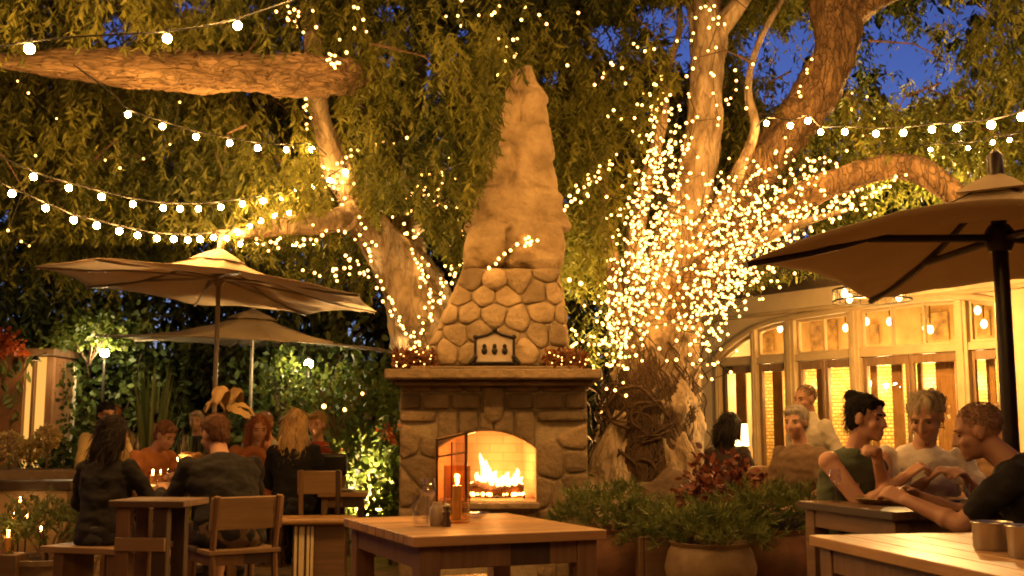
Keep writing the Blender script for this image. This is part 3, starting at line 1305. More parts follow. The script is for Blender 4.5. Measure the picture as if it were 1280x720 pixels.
for sx in (-1, 1):
    for k in range(5):
        pm.ell((fx(618) + sx * (hw + 0.012 * k * 0.8), FD + 0.008, pz0 + 0.055 - 0.011 * k), 0.019)
    pm.ell((fx(618) + sx * hw, FD + 0.008, pz1 + .005), 0.02)
pm.ell((fx(618), FD + 0.008, pz1 + 0.065), 0.022)
obj('frame', pm, M_iron, pl, True)
for k in (-1, 0, 1):
    f = MB()
    cx_, cz_ = fx(618) + k * 0.082, (pz0 + pz1) / 2 + 0.012
    f.ell((cx_, FD + 0.014, cz_ + 0.026), (0.017, 0.01, 0.02))
    f.ell((cx_, FD + 0.014, cz_ - 0.012), (0.024, 0.012, 0.03))
    obj('figure', f, M_iron, pl, True)

# ------------------------------------------------------------------ fire
fy = FD + 0.50
lg = thing('fire_log', 'split log lying on the grate under the flames', 'log', (W(621, 615, fy).x, fy, z_h))
l = MB()
pa, pb = W(588, 613, fy), W(655, 614, fy)
pa.z = pb.z = z_h + 0.075
l.tube([pa.lerp(pb, t) + Vector((0, 0, 0.008 * math.sin(t * 9))) for t in np.linspace(0, 1, 9)], [0.035, 0.055, 0.06, 0.057, 0.06, 0.058, 0.056, 0.05, 0.03], 12, wob=0.5)
obj('log', l, mat('charred_bark', (0.05, 0.028, 0.016), (0.2, 0.1, 0.05), rough=0.95, scale=12, bump=1), lg, True)
gt = thing('fire_grate', 'black iron grate holding the log above the hearth', 'grate', (pa.x + 0.2, fy, z_h))
l = MB()
for i in range(7):
    xx = pa.x + (pb.x - pa.x) * i / 6
    l.caps((xx, fy - 0.14, z_h + 0.022), (xx, fy + 0.14, z_h + 0.022), 0.007, 0.007, 6)
for yy in (-0.1, 0.1):
    l.caps((pa.x, fy + yy, z_h + 0.014), (pb.x, fy + yy, z_h + 0.014), 0.007, 0.007, 6)
    for xx in (pa.x, pb.x):
        l.caps((xx, fy + yy, z_h), (xx, fy + yy, z_h + 0.02), 0.008, 0.008, 6)
obj('grate', l, M_iron, gt, True)
em = MB()
for i in range(40):
    em.ell((rn.uniform(pa.x, pb.x), fy + rn.uniform(-.12, .12), z_h + 0.034), rn.uniform(0.008, 0.02), None, 7, 5)
obj('ember', em, mat_emit('ember_glow', (1, 0.3, 0.05), 12), gt, True)['kind'] = 'stuff'


def flame_mat():
    m = bpy.data.materials.new('flame')
    m.use_nodes = True
    nt = m.node_tree
    nt.nodes.clear()
    N, L = nt.nodes, nt.links
    lw = N.new('ShaderNodeLayerWeight')
    lw.inputs[0].default_value = 0.4
    inv = N.new('ShaderNodeMath')
    inv.operation = 'SUBTRACT'
    inv.inputs[0].default_value = 1
    L.new(lw.outputs['Facing'], inv.inputs[1])
    pw = N.new('ShaderNodeMath')
    pw.operation = 'POWER'
    pw.inputs[1].default_value = 1.6
    L.new(inv.outputs[0], pw.inputs[0])
    e = N.new('ShaderNodeEmission')
    e.inputs[0].default_value = (1, 0.50, 0.13, 1)
    e.inputs[1].default_value = 4
    t = N.new('ShaderNodeBsdfTransparent')
    mx = N.new('ShaderNodeMixShader')
    L.new(pw.outputs[0], mx.inputs[0])
    L.new(t.outputs[0], mx.inputs[1])
    L.new(e.outputs[0], mx.inputs[2])
    o = N.new('ShaderNodeOutputMaterial')
    L.new(mx.outputs[0], o.inputs[0])
    return m


fl = MB()
for px, topy, wd in ((603, 566, .05), (610, 575, .06), (598, 590, .05), (618, 588, .06), (626, 594, .05), (636, 590, .05), (645, 585, .05), (650, 596, .04), (592, 602, .04), (613, 598, .08), (640, 600, .07), (606, 592, .07), (626, 602, .06)):
    yy = fy + rn.uniform(-0.06, 0.08)
    base = W(px + rn.uniform(-2, 4), 606, yy)
    base.z = z_h + 0.10
    tip = W(px, topy, yy)
    pts = []
    rad = []
    for i in range(11):
        t = i / 10
        p = base.lerp(tip, t)
        p.x += 0.022 * math.sin(t * 5 + px) * t
        pts.append(p)
        rad.append(max(0.002, wd * (0.55 + 0.8 * t) * (1 - t) ** 0.75))
    fl.tube(pts, rad, 10, sy=0.6)
tag(obj('flame', fl, flame_mat(), smooth=180), 'bright yellow flames rising from the burning log in the hearth', 'fire')


def lamp(name, loc, energy, color=WARM, radius=0.03, kind='POINT', rot=None, spot=None, blend=0.6):
    l = bpy.data.lights.new(name, kind)
    l.energy = energy
    l.color = color
    if kind != 'AREA':
        l.shadow_soft_size = radius
    if spot:
        l.spot_size = R(spot)
        l.spot_blend = blend
    o = bpy.data.objects.new(name, l)
    COL.objects.link(o)
    o.location = loc
    if rot is not None:
        o.rotation_euler = rot
    return o


def aim(o, target):
    d = Vector(target) - o.location
    o.rotation_euler = d.to_track_quat('-Z', 'Y').to_euler()
    return o


lamp('fire_light', (pa.x + 0.21, fy - 0.02, z_h + 0.24), 11, (1, 0.40, 0.09), 0.07)
# folding fire screen standing at the left of the opening
sc = thing('fire_screen', 'open hinged metal and glass fire screen door at left of the hearth', 'fire screen', (ol, FD, z_h))
f = MB()
A = Vector((fx(548), FD - 0.13, z_h + 0.0))
B = Vector((fx(583), FD - 0.02, z_h + 0.0))
hgt = FZ(553) - z_h
top0, top1 = A + Vector((0, 0, FZ(549) - z_h)), B + Vector((0, 0, FZ(541) - z_h))
for a, b_, r in ((A, top0, .011), (B, top1, .012), (A, B, .011), (top0, top1 + (top1 - top0) * 0.3, .015), (A.lerp(top0, .72), B.lerp(top1, .72), .008), (A.lerp(B, .5), (A.lerp(B, .5)) + Vector((0, 0, hgt)), .006)):
    f.caps(a, b_, r, r, 8)
obj('frame', f, mat('burnished_iron', (0.12, 0.07, 0.04), rough=0.35, metal=0.8), sc, True)
f = MB()
f.add([A, B, top1, top0], [(0, 1, 2, 3)])
obj('pane', f, mat_glass('smoked_glass', (0.85, 0.6, 0.38), 0.2, 0.15), sc, True, smooth=0)
# ------------------------------------------------------------------ trees
def catmull(P, n=6):
    P = [np.array(p, float) for p in P]
    P = [2 * P[0] - P[1]] + P + [2 * P[-1] - P[-2]]
    out = []
    for i in range(1, len(P) - 2):
        for k in range(n):
            t = k / n
            a, b, c, d = P[i - 1], P[i], P[i + 1], P[i + 2]
            out.append(0.5 * ((2 * b) + (-a + c) * t + (2 * a - 5 * b + 4 * c - d) * t * t + (-a + 3 * b - 3 * c + d) * t ** 3))
    out.append(P[-2])
    return out


def limb(mb, pts, n=16, wob=0.35, sub=6):
    """pts: (px, py, D, radius in photo pixels)"""
    Q = []
    for px, py, D, r in pts:
        p = W(px, py, D)
        Q.append((p.x, p.y, p.z, r * D / FPX))
    sub = sub * 2
    C = catmull(Q, sub)
    n = int(n * 1.6)
    mb.tube([c[:3] for c in C], [max(0.004, c[3]) for c in C], n, wob=wob)
    return C


def vnoise(P, s, seed=0):
    return np.array([mnoise.noise(Vector((p[0] * s + seed, p[1] * s, p[2] * s))) for p in P])


def weeping(rng, origins, length, nleaf, lsize, droop=1.0, spread=0.6):
    """hanging sprays: a twig arcs out then down, leaves along it. returns base, axis, size, spray index"""
    M = len(origins)
    th = rng.uniform(0, 2 * PI, M)
    out = np.stack([np.cos(th), np.sin(th), np.zeros(M)], 1)
    ln = length * rng.uniform(0.55, 1.3, M)
    t = (np.arange(nleaf) + 0.5) / nleaf
    T = t[None, :] + rng.uniform(-.3 / nleaf, .3 / nleaf, (M, nleaf))
    pos = origins[:, None, :] + out[:, None, :] * (ln[:, None] * spread * np.sqrt(np.clip(T, 0, 1)))[:, :, None]
    pos[:, :, 2] -= ln[:, None] * T * droop
    a = rng.uniform(0, 2 * PI, (M, nleaf))
    ax = np.stack([np.cos(a) * 0.75, np.sin(a) * 0.75, -rng.uniform(0.1, 1.7, (M, nleaf))], 2)
    ax /= np.linalg.norm(ax, axis=2, keepdims=True)
    sz = lsize * rng.uniform(0.6, 1.25, (M, nleaf))
    idx = np.repeat(np.arange(M), nleaf)
    return pos.reshape(-1, 3), ax.reshape(-1, 3), sz.reshape(-1), idx


# photograph regions where the dusk sky shows between the crowns: (x, y, rx, ry)
GAPS = [(146, 38, 26, 30), (232, 4, 22, 8), (383, 44, 8, 8), (490, 8, 22, 10), (532, 78, 13, 22), (482, 72, 10, 16), (757, 42, 26, 24), (690, 95, 14, 12),
        (845, 20, 30, 26), (862, 55, 26, 24), (815, 18, 18, 16), (955, 52, 38, 28), (985, 85, 24, 34), (965, 118, 26, 16), (1000, 45, 24, 26), (938, 85, 16, 14),
        (1105, 30, 34, 18), (1140, 62, 36, 26), (1175, 18, 30, 16), (1108, 66, 28, 18), (1110, 105, 22, 14), (1160, 88, 24, 18), (1192, 92, 18, 12), (1130, 124, 14, 8), (795, 240, 10, 18), (705, 246, 10, 10), (6, 268, 12, 12), (1215, 8, 26, 12),
        (580, 36, 9, 10), (612, 100, 6, 10), (1060, 60, 10, 40)]


def in_gaps(P, rng, hard=False, grow=1.0):
    px, py = proj(P)
    keep = np.ones(len(P), bool)
    for x, y, rx, ry in GAPS:
        rx, ry = rx * grow, ry * grow
        d = ((px - x) / rx) ** 2 + ((py - y) / ry) ** 2
        ang = np.arctan2((py - y) / ry, (px - x) / rx)
        lim = 1 + 0.3 * np.sin(ang * 3 + x) + 0.2 * np.sin(ang * 7 + y)
        if hard:
            keep &= (d > lim * .55) | (rng.uniform(size=len(P)) < 0.16)
        else:
            keep &= rng.uniform(size=len(P)) < np.clip((d / lim - .3) / 1.5, .13, 1)
    return keep


# things the leaves must not cover: boxes in the photograph with the depth of what stands there
def clear(P, rng):
    px, py = proj(P)
    D = P[:, 1]
    keep = np.ones(len(P), bool)

    def poly_clear(poly, dmax):
        nonlocal keep
        ins = np.zeros(len(P), bool)
        n = len(poly)
        for i in range(n):
            (x0, y0), (x1, y1) = poly[i], poly[(i + 1) % n]
            cond = ((y0 > py) != (y1 > py)) & (px < (x1 - x0) * (py - y0) / ((y1 - y0) or 1e-9) + x0)
            ins ^= cond
        keep &= ~(ins & (D < dmax))
    poly_clear([(642, 108), (675, 92), (705, 300), (710, 470), (520, 470), (575, 320), (592, 270), (616, 210)], 9.9)      # chimney
    poly_clear([(860, 0), (905, 0), (905, 110), (895, 190), (870, 270), (845, 340), (880, 480), (740, 480), (790, 330), (845, 240), (858, 120)], 10.8)
    poly_clear([(740, 480), (760, 330), (830, 110), (900, 130), (1000, 140), (1110, 205), (1200, 210), (1240, 280), (960, 320), (890, 480)], 10.6)
    poly_clear([(990, 150), (1000, 110), (1020, 40), (1010, 0), (1085, 0), (1078, 60), (1045, 150)], 10.6)
    poly_clear([(385, 100), (412, 100), (440, 240), (540, 380), (570, 440), (510, 440), (430, 300), (400, 210)], 11.6)
    poly_clear([(470, 262), (515, 262), (580, 350), (560, 440), (500, 400)], 11.6)
    poly_clear([(40, 66), (240, 58), (440, 76), (440, 116), (300, 112), (130, 108), (40, 100)], 8.9)
    poly_clear([(320, 285), (420, 262), (430, 300), (330, 300)], 10.0)
    poly_clear([(-60, 300), (490, 300), (490, 470), (-60, 470)], 11.0)
    poly_clear([(890, 370), (1000, 345), (1300, 330), (1300, 480), (880, 480)], 16)
    return keep


M_leaf_gold = mat_leaf('weeping_leaf', (0.03, 0.042, 0.008), (0.235, 0.235, 0.04), trans=0.45)
M_leaf_dark = mat_leaf('evergreen_leaf', (0.035, 0.048, 0.011), (0.11, 0.12, 0.028), trans=0.3)
M_leaf_shrub = mat_leaf('shrub_leaf', (0.035, 0.06, 0.015), (0.10, 0.13, 0.03))


def crown_points(rng, n, px0, px1, py0, py1, D0, D1, lower=None, thin=0.0):
    """spray origins through a slab of air, clumped by noise"""
    out = []
    while len(out) < n:
        m = n
        px = rng.uniform(px0, px1, m)
        py = rng.uniform(py0, py1, m)
        D = rng.uniform(D0, D1, m)
        c, s = math.cos(PITCH), math.sin(PITCH)
        u, v = (px - 640) / FPX, (360 - py) / FPX
        y = c - v * s
        P = np.stack([u * D / y, D, CAM_H + (s + v * c) * D / y], 1)
        d = vnoise(P, 1.1, 3) + 0.6 * vnoise(P, 2.7, 9)
        k = d > rng.uniform(-0.55, 0.25, m) + thin
        if lower is not None:
            k &= py < lower(px) + 26 * np.sin(px * 0.021 + D) + 14 * np.sin(px * 0.07 + 2 * D)
        P = P[k]
        P = P[in_gaps(P, rng)]
        out.extend(P.tolist())
    return np.array(out[:n])


def crown(name, tree, rng, specs, m, lsize=0.085, aspect=0.24, length=0.40, nleaf=20):
    B, A, Z_, T_ = [], [], [], []
    for n, box, lower, thin in specs:
        O = crown_points(rng, n, *box, lower=lower, thin=thin)
        b, a, s, i = weeping(rng, O, length, nleaf, lsize)
        k = in_gaps(b, rng, True) & clear(b, rng)
        tint_s = np.clip(rng.normal(0.45, 0.22, n) + 0.75 * vnoise(O, 0.8, 5), 0, 1)
        B.append(b[k])
        A.append(a[k])
        Z_.append(s[k])
        T_.append(np.clip(tint_s[i][k] + rng.normal(0, 0.12, k.sum()), 0, 1))
    me = leaf_mesh(name, np.concatenate(B), np.concatenate(A), np.concatenate(Z_), aspect, np.concatenate(T_), rng)
    return obj(name, me, m, tree)


def twigs(mb, rng, n, box, lower=None, r=0.008):
    O = crown_points(rng, n, *box, lower=lower)
    for p in O:
        p = Vector(p)
        q = p + Vector((random.uniform(-.9, .9), random.uniform(-.4, .4), random.uniform(-0.1, .6)))
        mpt = p.lerp(q, .5) + Vector((random.uniform(-.1, .1), 0, random.uniform(0.02, .2)))
        mb.tube([p, mpt, q], [r * .5, r, r * 1.6], 5)


# ---- left tree: leaning forked trunk behind the fireplace, big horizontal limb
low_left = lambda px: np.interp(px, [-100, 40, 80, 160, 300, 380, 440, 500, 560, 600, 640], [330, 320, 318, 312, 316, 330, 360, 330, 300, 320, 260])
tl = thing('broadleaf_tree', 'pale forked tree leaning left behind the fireplace with a long horizontal limb', 'tree', (W(545, 560, 11.2).x, 11.2, 0))
b = MB()
root = tl.location
limb(b, [(562, 640, 11.2, 62), (556, 520, 11.2, 52), (545, 440, 11.2, 47), (528, 400, 11.1, 44), (505, 345, 11.0, 33), (474, 300, 10.8, 27), (445, 255, 10.6, 23), (422, 205, 10.4, 18), (402, 150, 10.2, 14), (396, 105, 10.0, 15), (392, 60, 10.0, 11), (380, -30, 10.2, 9)])
limb(b, [(545, 430, 11.2, 40), (525, 370, 11.25, 35), (503, 320, 11.3, 28), (492, 270, 11.4, 23), (488, 225, 11.5, 20), (500, 170, 11.6, 17), (520, 100, 11.7, 13), (530, 20, 11.8, 9), (540, -60, 11.9, 6)])
limb(b, [(500, 300, 11.2, 14), (530, 275, 11.1, 12), (560, 280, 11.0, 9), (590, 292, 10.9, 6)], 10)
limb(b, [(446, 258, 10.6, 17), (425, 274, 10.2, 16), (390, 280, 9.9, 14), (350, 283, 9.7, 11), (310, 292, 9.6, 7), (270, 290, 9.5, 3)], 12)
obj('trunk', b, M_bark_pale, tl, True, smooth=180)
b = MB()
limb(b, [(476, 86, 10.0, 4), (458, 94, 9.8, 12), (436, 99, 9.6, 21), (400, 97, 9.35, 25), (340, 94, 9.1, 21), (290, 90, 9.05, 22), (230, 88, 9.0, 24), (170, 86, 9.0, 23), (110, 83, 8.95, 20), (60, 80, 8.9, 17), (20, 78, 8.9, 12), (-50, 70, 8.9, 7)], 26, 0.8)
for kx, ky, kr in ((300, 100, 9), (215, 96, 8), (360, 104, 10), (262, 80, 7), (120, 92, 7)):
    limb(b, [(kx - 16, ky - 6, 8.95, kr), (kx, ky, 8.86, kr * 1.2), (kx + 15, ky - 3, 8.95, kr * .9)], 10, .8)
obj('limb', b, M_limb, tl, True, smooth=180)
b = MB()
twigs(b, RNG, 90, (-60, 600, -60, 280, 9.3, 13), low_left)
obj('twig', b, M_bark_dark, tl, True, smooth=0)['kind'] = 'stuff'
crown('crown', tl, RNG, [
    (4200, (-80, 620, -110, 330, 9.4, 11.0), low_left, 0.05),
    (6600, (-90, 640, -120, 340, 11.0, 13.0), low_left, -0.1),
    (260, (-80, 330, -80, 30, 8.2, 9.0), None, 0.1),
    (130, (540, 640, 20, 225, 8.7, 9.3), None, 0.0),
], M_leaf_gold).location = -root

# ---- central tree: broad trunk wound with lights
low_mid = lambda px: np.interp(px, [540, 620, 700, 740, 800, 900, 960, 1100, 1180, 1300], [260, 300, 330, 330, 300, 250, 225, 225, 250, 280])
tc_ = thing('great_tree', 'broad central tree wound with hundreds of fairy lights beside the fireplace', 'tree', (W(805, 600, 10.6).x, 10.6, 0))
b = MB()
limb(b, [(800, 760, 10.55, 100), (802, 690, 10.55, 84), (806, 640, 10.6, 74), (812, 560, 10.6, 66), (818, 500, 10.6, 60), (824, 440, 10.6, 53), (832, 380, 10.6, 44), (840, 330, 10.6, 34), (855, 270, 10.6, 27), (872, 210, 10.6, 24), (880, 150, 10.6, 22), (882, 100, 10.6, 21), (885, 50, 10.7, 22), (880, 0, 10.8, 22), (870, -70, 11, 20)], 22, 0.35)
limb(b, [(808, 430, 10.55, 26), (795, 360, 10.5, 17), (795, 290, 10.5, 12), (810, 220, 10.5, 9), (828, 150, 10.6, 7), (834, 90, 10.8, 5), (850, 30, 11, 4), (840, -40, 11.2, 3)], 12)
limb(b, [(800, 450, 10.5, 22), (772, 380, 10.5, 12), (765, 320, 10.5, 8), (755, 250, 10.4, 5), (760, 200, 10.4, 3)], 10)
limb(b, [(850, 350, 10.5, 16), (895, 270, 10.4, 11), (925, 210, 10.3, 8), (944, 160, 10.4, 6), (935, 110, 10.6, 5), (950, 50, 10.8, 4), (990, -20, 11, 3)], 10)
limb(b, [(890, 335, 10.3, 10), (950, 300, 10.1, 8), (1000, 280, 10.0, 5), (1060, 262, 9.9, 3)], 9)
limb(b, [(880, 60, 10.7, 15), (920, 10, 10.6, 11), (960, -60, 10.6, 8)], 10)
# buttress roots at the foot
for px, r in ((748, 22), (776, 20), (838, 24), (866, 20)):
    limb(b, [(806 + (px - 806) * .4, 520, 10.25, r * .7), (px, 610, 10.1, r), (806 + (px - 806) * 1.25, 720, 9.9, r * 1.2)], 10, 0.5)
obj('trunk', b, M_bark_pale, tc_, True, smooth=180)
M_limb2 = mat('rough_limb_bark', (0.32, 0.205, 0.105), (0.12, 0.072, 0.038), rough=0.95, scale=6, bump=1.0, bscale=14, stretch=(1, 1, 0.4), bdist=0.07, detail=8)
add_cracks(M_limb2, 17, (1, 1, .25), .42, .035)
b = MB()
limb(b, [(826, 450, 10.65, 38), (846, 380, 10.7, 32), (880, 310, 10.75, 28), (920, 250, 10.8, 27), (962, 195, 10.85, 26), (996, 150, 10.9, 28), (1024, 110, 10.9, 28), (1042, 70, 10.9, 28), (1050, 30, 10.95, 32), (1040, -20, 11, 34), (1020, -90, 11, 30)], 18, 0.35)
limb(b, [(1046, 40, 10.95, 16), (1100, 0, 10.8, 12), (1180, -30, 10.6, 8)], 10)
obj('limb', b, M_limb2, tc_, True, smooth=180)
b = MB()
limb(b, [(836, 400, 10.5, 30), (880, 345, 10.4, 24), (940, 290, 10.3, 20), (1000, 248, 10.2, 18), (1060, 222, 10.1, 16), (1110, 208, 10.0, 15), (1150, 214, 9.9, 16), (1185, 236, 9.8, 16), (1225, 268, 9.7, 13), (1290, 300, 9.6, 9)], 16, 0.3)
obj('limb', b, M_limb2, tc_, True, smooth=180)
b = MB()
twigs(b, RNG, 110, (600, 1340, -60, 270, 10, 13), low_mid)
obj('twig', b, M_bark_dark, tc_, True, smooth=0)['kind'] = 'stuff'
crown('crown', tc_, RNG, [
    (2700, (590, 860, -110, 330, 9.9, 11.5), low_mid, 0.0),
    (3600, (600, 1000, -110, 320, 11.0, 13.0), low_mid, -0.1),
    (2600, (880, 1380, -110, 300, 10.9, 12.8), low_mid, 0.0),
    (700, (1060, 1380, 90, 270, 9.9, 11), low_mid, 0.0),
    (800, (740, 1080, 130, 420, 10.75, 11.4), lambda p: np.interp(p, [740, 900, 1080], [440, 380, 260]), 0.1),
    (500, (1190, 1400, -110, 140, 9.2, 11), None, 0.0),
], M_leaf_gold).location = -tc_.location

# ---- trees and hedge behind: each its own trunk and dark crown
bgspec = [(-60, 14.6, 300, 130, 'dense dark evergreen behind the left planters at the edge of the patio'),
          (170, 16.0, 250, 140, 'tall dark evergreen behind the left parasols'),
          (420, 16.4, 230, 150, 'dark bushy evergreen behind the far diners'),
          (640, 17.0, 200, 150, 'dark evergreen directly behind the chimney'),
          (870, 20.6, 190, 150, 'dark evergreen behind the light wrapped trunk'),
          (1130, 23.5, 150, 150, 'dark evergreen rising over the pavilion roof')]
for px, D, cy, half, lab in bgspec:
    base = W(px, 540, D)
    t = thing('evergreen_tree', lab, 'tree', (base.x, D, 0), 0, 'evergreen trees behind the patio')
    b = MB()
    hh = 6.5
    b.tube([(0, 0, 0), (0.05, 0, 1.5), (-0.08, 0.1, 3.2), (0.1, 0, hh)], [0.22, 0.17, 0.12, 0.04], 10, wob=0.3)
    for k in range(14):
        a = random.uniform(0, 2 * PI)
        z = random.uniform(0.7, 5.2)
        b.tube([(0, 0, z), (0.6 * math.cos(a), 0.6 * math.sin(a), z + .25), (1.35 * math.cos(a), 1.35 * math.sin(a), z + .3)], [0.05, 0.03, 0.01], 6)
    obj('trunk', b, M_bark_dark, t, smooth=180)
    n = 2300
    th = RNG.uniform(0, 2 * PI, n)
    z = RNG.uniform(0.15, hh + 0.3, n)
    rad = 2.0 * np.clip(1.12 - (np.abs(z - 2.4) / 5.2) ** 2, 0.2, 1) * np.sqrt(RNG.uniform(0.1, 1, n)) * (1 + 0.3 * np.sin(th * 3 + z * 2))
    O = np.stack([rad * np.cos(th), rad * np.sin(th) * 0.75, z], 1)
    bb, aa, ss, ii = weeping(RNG, O, 0.42, 12, 0.15)
    world = bb + np.array([base.x, D, 0])
    k = in_gaps(world, RNG, True, 1.15) & (bb[:, 2] > 0.02)
    tint = np.clip(RNG.normal(0.4, 0.25, n) + 0.4 * vnoise(O, 1.2, px), 0, 1)[ii]
    obj('crown', leaf_mesh('crown', bb[k], aa[k], ss[k], 0.34, tint[k], RNG), M_leaf_dark, t)

# unseen leaves and limbs added over the patio to block blue sky light
n = 900
O = np.stack([RNG.uniform(-6.5, 6.5, n), RNG.uniform(-4, 8.0, n), RNG.uniform(5.2, 6.4, n)], 1)
bb, aa, ss, ii = weeping(RNG, O, .45, 12, .3)
obj('crown', leaf_mesh('crown', bb, aa, ss, .42, RNG.uniform(0, 1, len(bb)), RNG), M_leaf_gold, tc_).location = -tc_.location
b = MB()
for x1, y1 in ((-4, 5), (-2, 1), (1.5, 3), (4, 4), (3, 0), (0, -2)):
    b.tube([(2.3, 11, 6.4), (2.3 + (x1 - 2.3) * .5, 11 + (y1 - 11) * .5, 6.7), (x1, y1, 6.3)], [.16, .1, .03], 8, wob=.3)
obj('added_overhead_limb', b, M_bark_dark, tc_, True, smooth=180)
# the dark wood beyond the garden: one mass
M_ = 30000
px, py, D = RNG.uniform(-260, 1540, M_), RNG.uniform(-190, 560, M_), RNG.uniform(20, 24, M_)
c_, s_ = math.cos(PITCH), math.sin(PITCH)
u_, v_ = (px - 640) / FPX, (360 - py) / FPX
y_ = c_ - v_ * s_
P_ = np.stack([u_ * D / y_, D, CAM_H + (s_ + v_ * c_) * D / y_], 1)
P_ = P_[in_gaps(P_, RNG, True, 1.6) & in_gaps(P_, RNG, False, 1.3) & (P_[:, 2] > 0)]
A_ = RNG.normal(0, 1, P_.shape) + np.array([0, 0, -.8])
A_ /= np.linalg.norm(A_, axis=1, keepdims=True)
tag(obj('woodland', leaf_mesh('woodland', P_, A_, RNG.uniform(.2, .42, len(P_)), .5, RNG.uniform(0, 1, len(P_)), RNG), M_leaf_dark), 'dark mass of woodland far beyond the garden', 'woodland', kind='stuff')
# ------------------------------------------------------------------ string lights
bulb_big = MB().ell((0, 0, 0), 0.024, None, 10, 7).mesh('bulb', 180)
bulb_mini = MB().ell((0, 0, 0), 0.0138, None, 7, 5).mesh('bulb', 180)
cap_mesh = MB().lathe([(0, 0.02), (0.012, 0.02), (0.013, 0.05), (0, 0.052)], n=8).mesh('socket')
bulb_near = bulb_big.copy()
bulb_near.materials.append(M_globe_near)
bulb_globe = bulb_big.copy()
bulb_globe.materials.append(M_globe)
bulb_big.materials.append(M_bulb)
bulb_mini.materials.append(M_fairy)
cap_mesh.materials.append(M_wire)


def place(me, name, p, parent, s=1.0):
    o = bpy.data.objects.new(name, me)
    COL.objects.link(o)
    o.parent = parent
    o.location = Vector(p) - parent.location
    o.scale = (s, s, s)
    return o


def festoon(label, pts, step=None, scale=1.0, bulbs=None, group='festoon strings hung over the patio'):
    """pts (px,py,D) of the cable; bulbs hang below it"""
    Q = [tuple(W(*p)) for p in pts]
    C = catmull(Q, 10)
    t = thing('string_light', label, 'string light', Q[0], 0, group)
    w_ = MB()
    w_.tube(C, 0.006, 5)
    obj('cable', w_, M_wire, t, True, smooth=180)
    if bulbs:
        P = [W(*q) for q in bulbs]
    else:
        seg = [0]
        for a, b_ in zip(C[:-1], C[1:]):
            seg.append(seg[-1] + np.linalg.norm(np.array(b_) - np.array(a)))
        n = int(seg[-1] / step)
        P = []
        for i in range(n):
            d = (i + 0.5) * seg[-1] / n
            P.append(Vector([np.interp(d, seg, [c[k] for c in C]) for k in range(3)]) + Vector((0, 0, -0.05)))
    for p in P:
        o = place(bulb_big, 'bulb', p, t, scale * random.uniform(0.94, 1.06))
        s = place(cap_mesh, 'socket', p, t, scale)
    return t


def cablepts(b, dy=-7):
    return [(x, y + dy, d) for x, y, d in b]


b1 = [(-140, 100, 5.8), (37, 61, 5.9), (209, 48, 6.2), (297, 32, 6.5), (420, -10, 6.9)]
festoon('topmost festoon of large globes above the long horizontal limb', cablepts(b1, -9), bulbs=b1, scale=1.12)
b2 = [(92, 88, 8.7), (137, 121, 8.6), (160, 143, 8.6), (203, 158, 8.7), (245, 171, 8.8), (287, 179, 8.9), (322, 185, 9.1), (358, 187, 9.3), (390, 187, 9.6), (408, 200, 10)]
festoon('festoon curving down from under the horizontal limb to the left trunk', cablepts(b2), bulbs=b2[2:-1])
b3 = [(-50, 180, 7.6), (42, 221, 7.9), (86, 235, 8.1), (127, 246, 8.3), (166, 255, 8.5), (204, 260, 8.7), (225, 261, 8.8), (248, 261, 8.9), (276, 259, 9.1), (303, 255, 9.3), (329, 251, 9.5), (353, 247, 9.7), (370, 239, 9.9), (390, 235, 10.1), (412, 226, 10.2), (432, 215, 10.3)]
festoon('middle festoon on the left sagging between leaves and trunk', cablepts(b3), bulbs=b3[1:])
b4 = [(-60, 205, 7.0), (15, 242, 7.3), (57, 260, 7.6), (92, 275, 7.9), (121, 282, 8.1), (149, 289, 8.3), (172, 294, 8.5), (196, 298, 8.7), (217, 299, 8.9), (235, 300, 9.0), (250, 299, 9.1), (267, 297, 9.2), (283, 298, 9.3), (296, 290, 9.45), (312, 284, 9.6), (326, 276, 9.75), (344, 270, 9.9), (362, 266, 10.0), (400, 262, 10.2)]
festoon('lowest left festoon sagging just over the tall parasol', cablepts(b4), bulbs=b4[1:-1])
b5 = [(945, 166, 10.2), (958, 154, 10.1), (988, 157, 9.6), (1010, 151, 9.8), (1026, 165, 9.7), (1056, 165, 9.3), (1095, 167, 8.9), (1129, 166, 8.5), (1165, 162, 8.1), (1196, 160, 7.8), (1239, 156, 7.4), (1277, 146, 7.0), (1350, 120, 6.4)]
festoon('festoon running right from the dark limb over the big parasol', cablepts(b5), bulbs=b5[1:], scale=1.05)
b6 = [(1085, 200, 10.0), (1163, 187, 9.6), (1210, 185, 9.2), (1241, 178, 9.0), (1262, 175, 8.9), (1320, 165, 8.6)]
festoon('short dim festoon half hidden in leaves above the parasol finial', cablepts(b6), bulbs=b6[1:], scale=0.7)
b7 = [(262, 306, 11.0), (300, 305, 11.3), (322, 303, 11.45), (345, 303, 11.6), (368, 306, 11.8), (392, 303, 12.0), (416, 300, 12.2), (450, 296, 12.4)]
festoon('short festoon glowing low over the lower parasol', cablepts(b7), bulbs=b7[1:-1], scale=.95)
# festoons added out of view to light the tables, guests and leaves
Q = [(-3.4, 4.6, 3.7), (-1.7, 3.0, 3.05), (0.2, 1.8, 3.0), (2.4, 0.2, 3.4)]


def over(label, Q, n, near=True):
    t = thing('string_light', label, 'string light', Q[0], 0, 'festoon strings hung over the patio')
    C = catmull(Q, 10)
    w_ = MB()
    w_.tube(C, 0.006, 5)
    obj('cable', w_, M_wire, t, True, smooth=180)
    for i in range(n):
        p = Vector(C[int((i + .5) / n * (len(C) - 1))]) + Vector((0, 0, -0.05))
        place(bulb_near if near else bulb_globe, 'bulb', p, t, 1.5)
        place(cap_mesh, 'socket', p, t, 1.5)


over('festoon of globes crossing above the near left tables', Q, 14)
over('festoon of globes crossing above the near right tables', [(4.2, 4.9, 3.9), (2.4, 3.2, 3.2), (0.6, 1.6, 3.1), (-1.8, -0.2, 3.4)], 14)

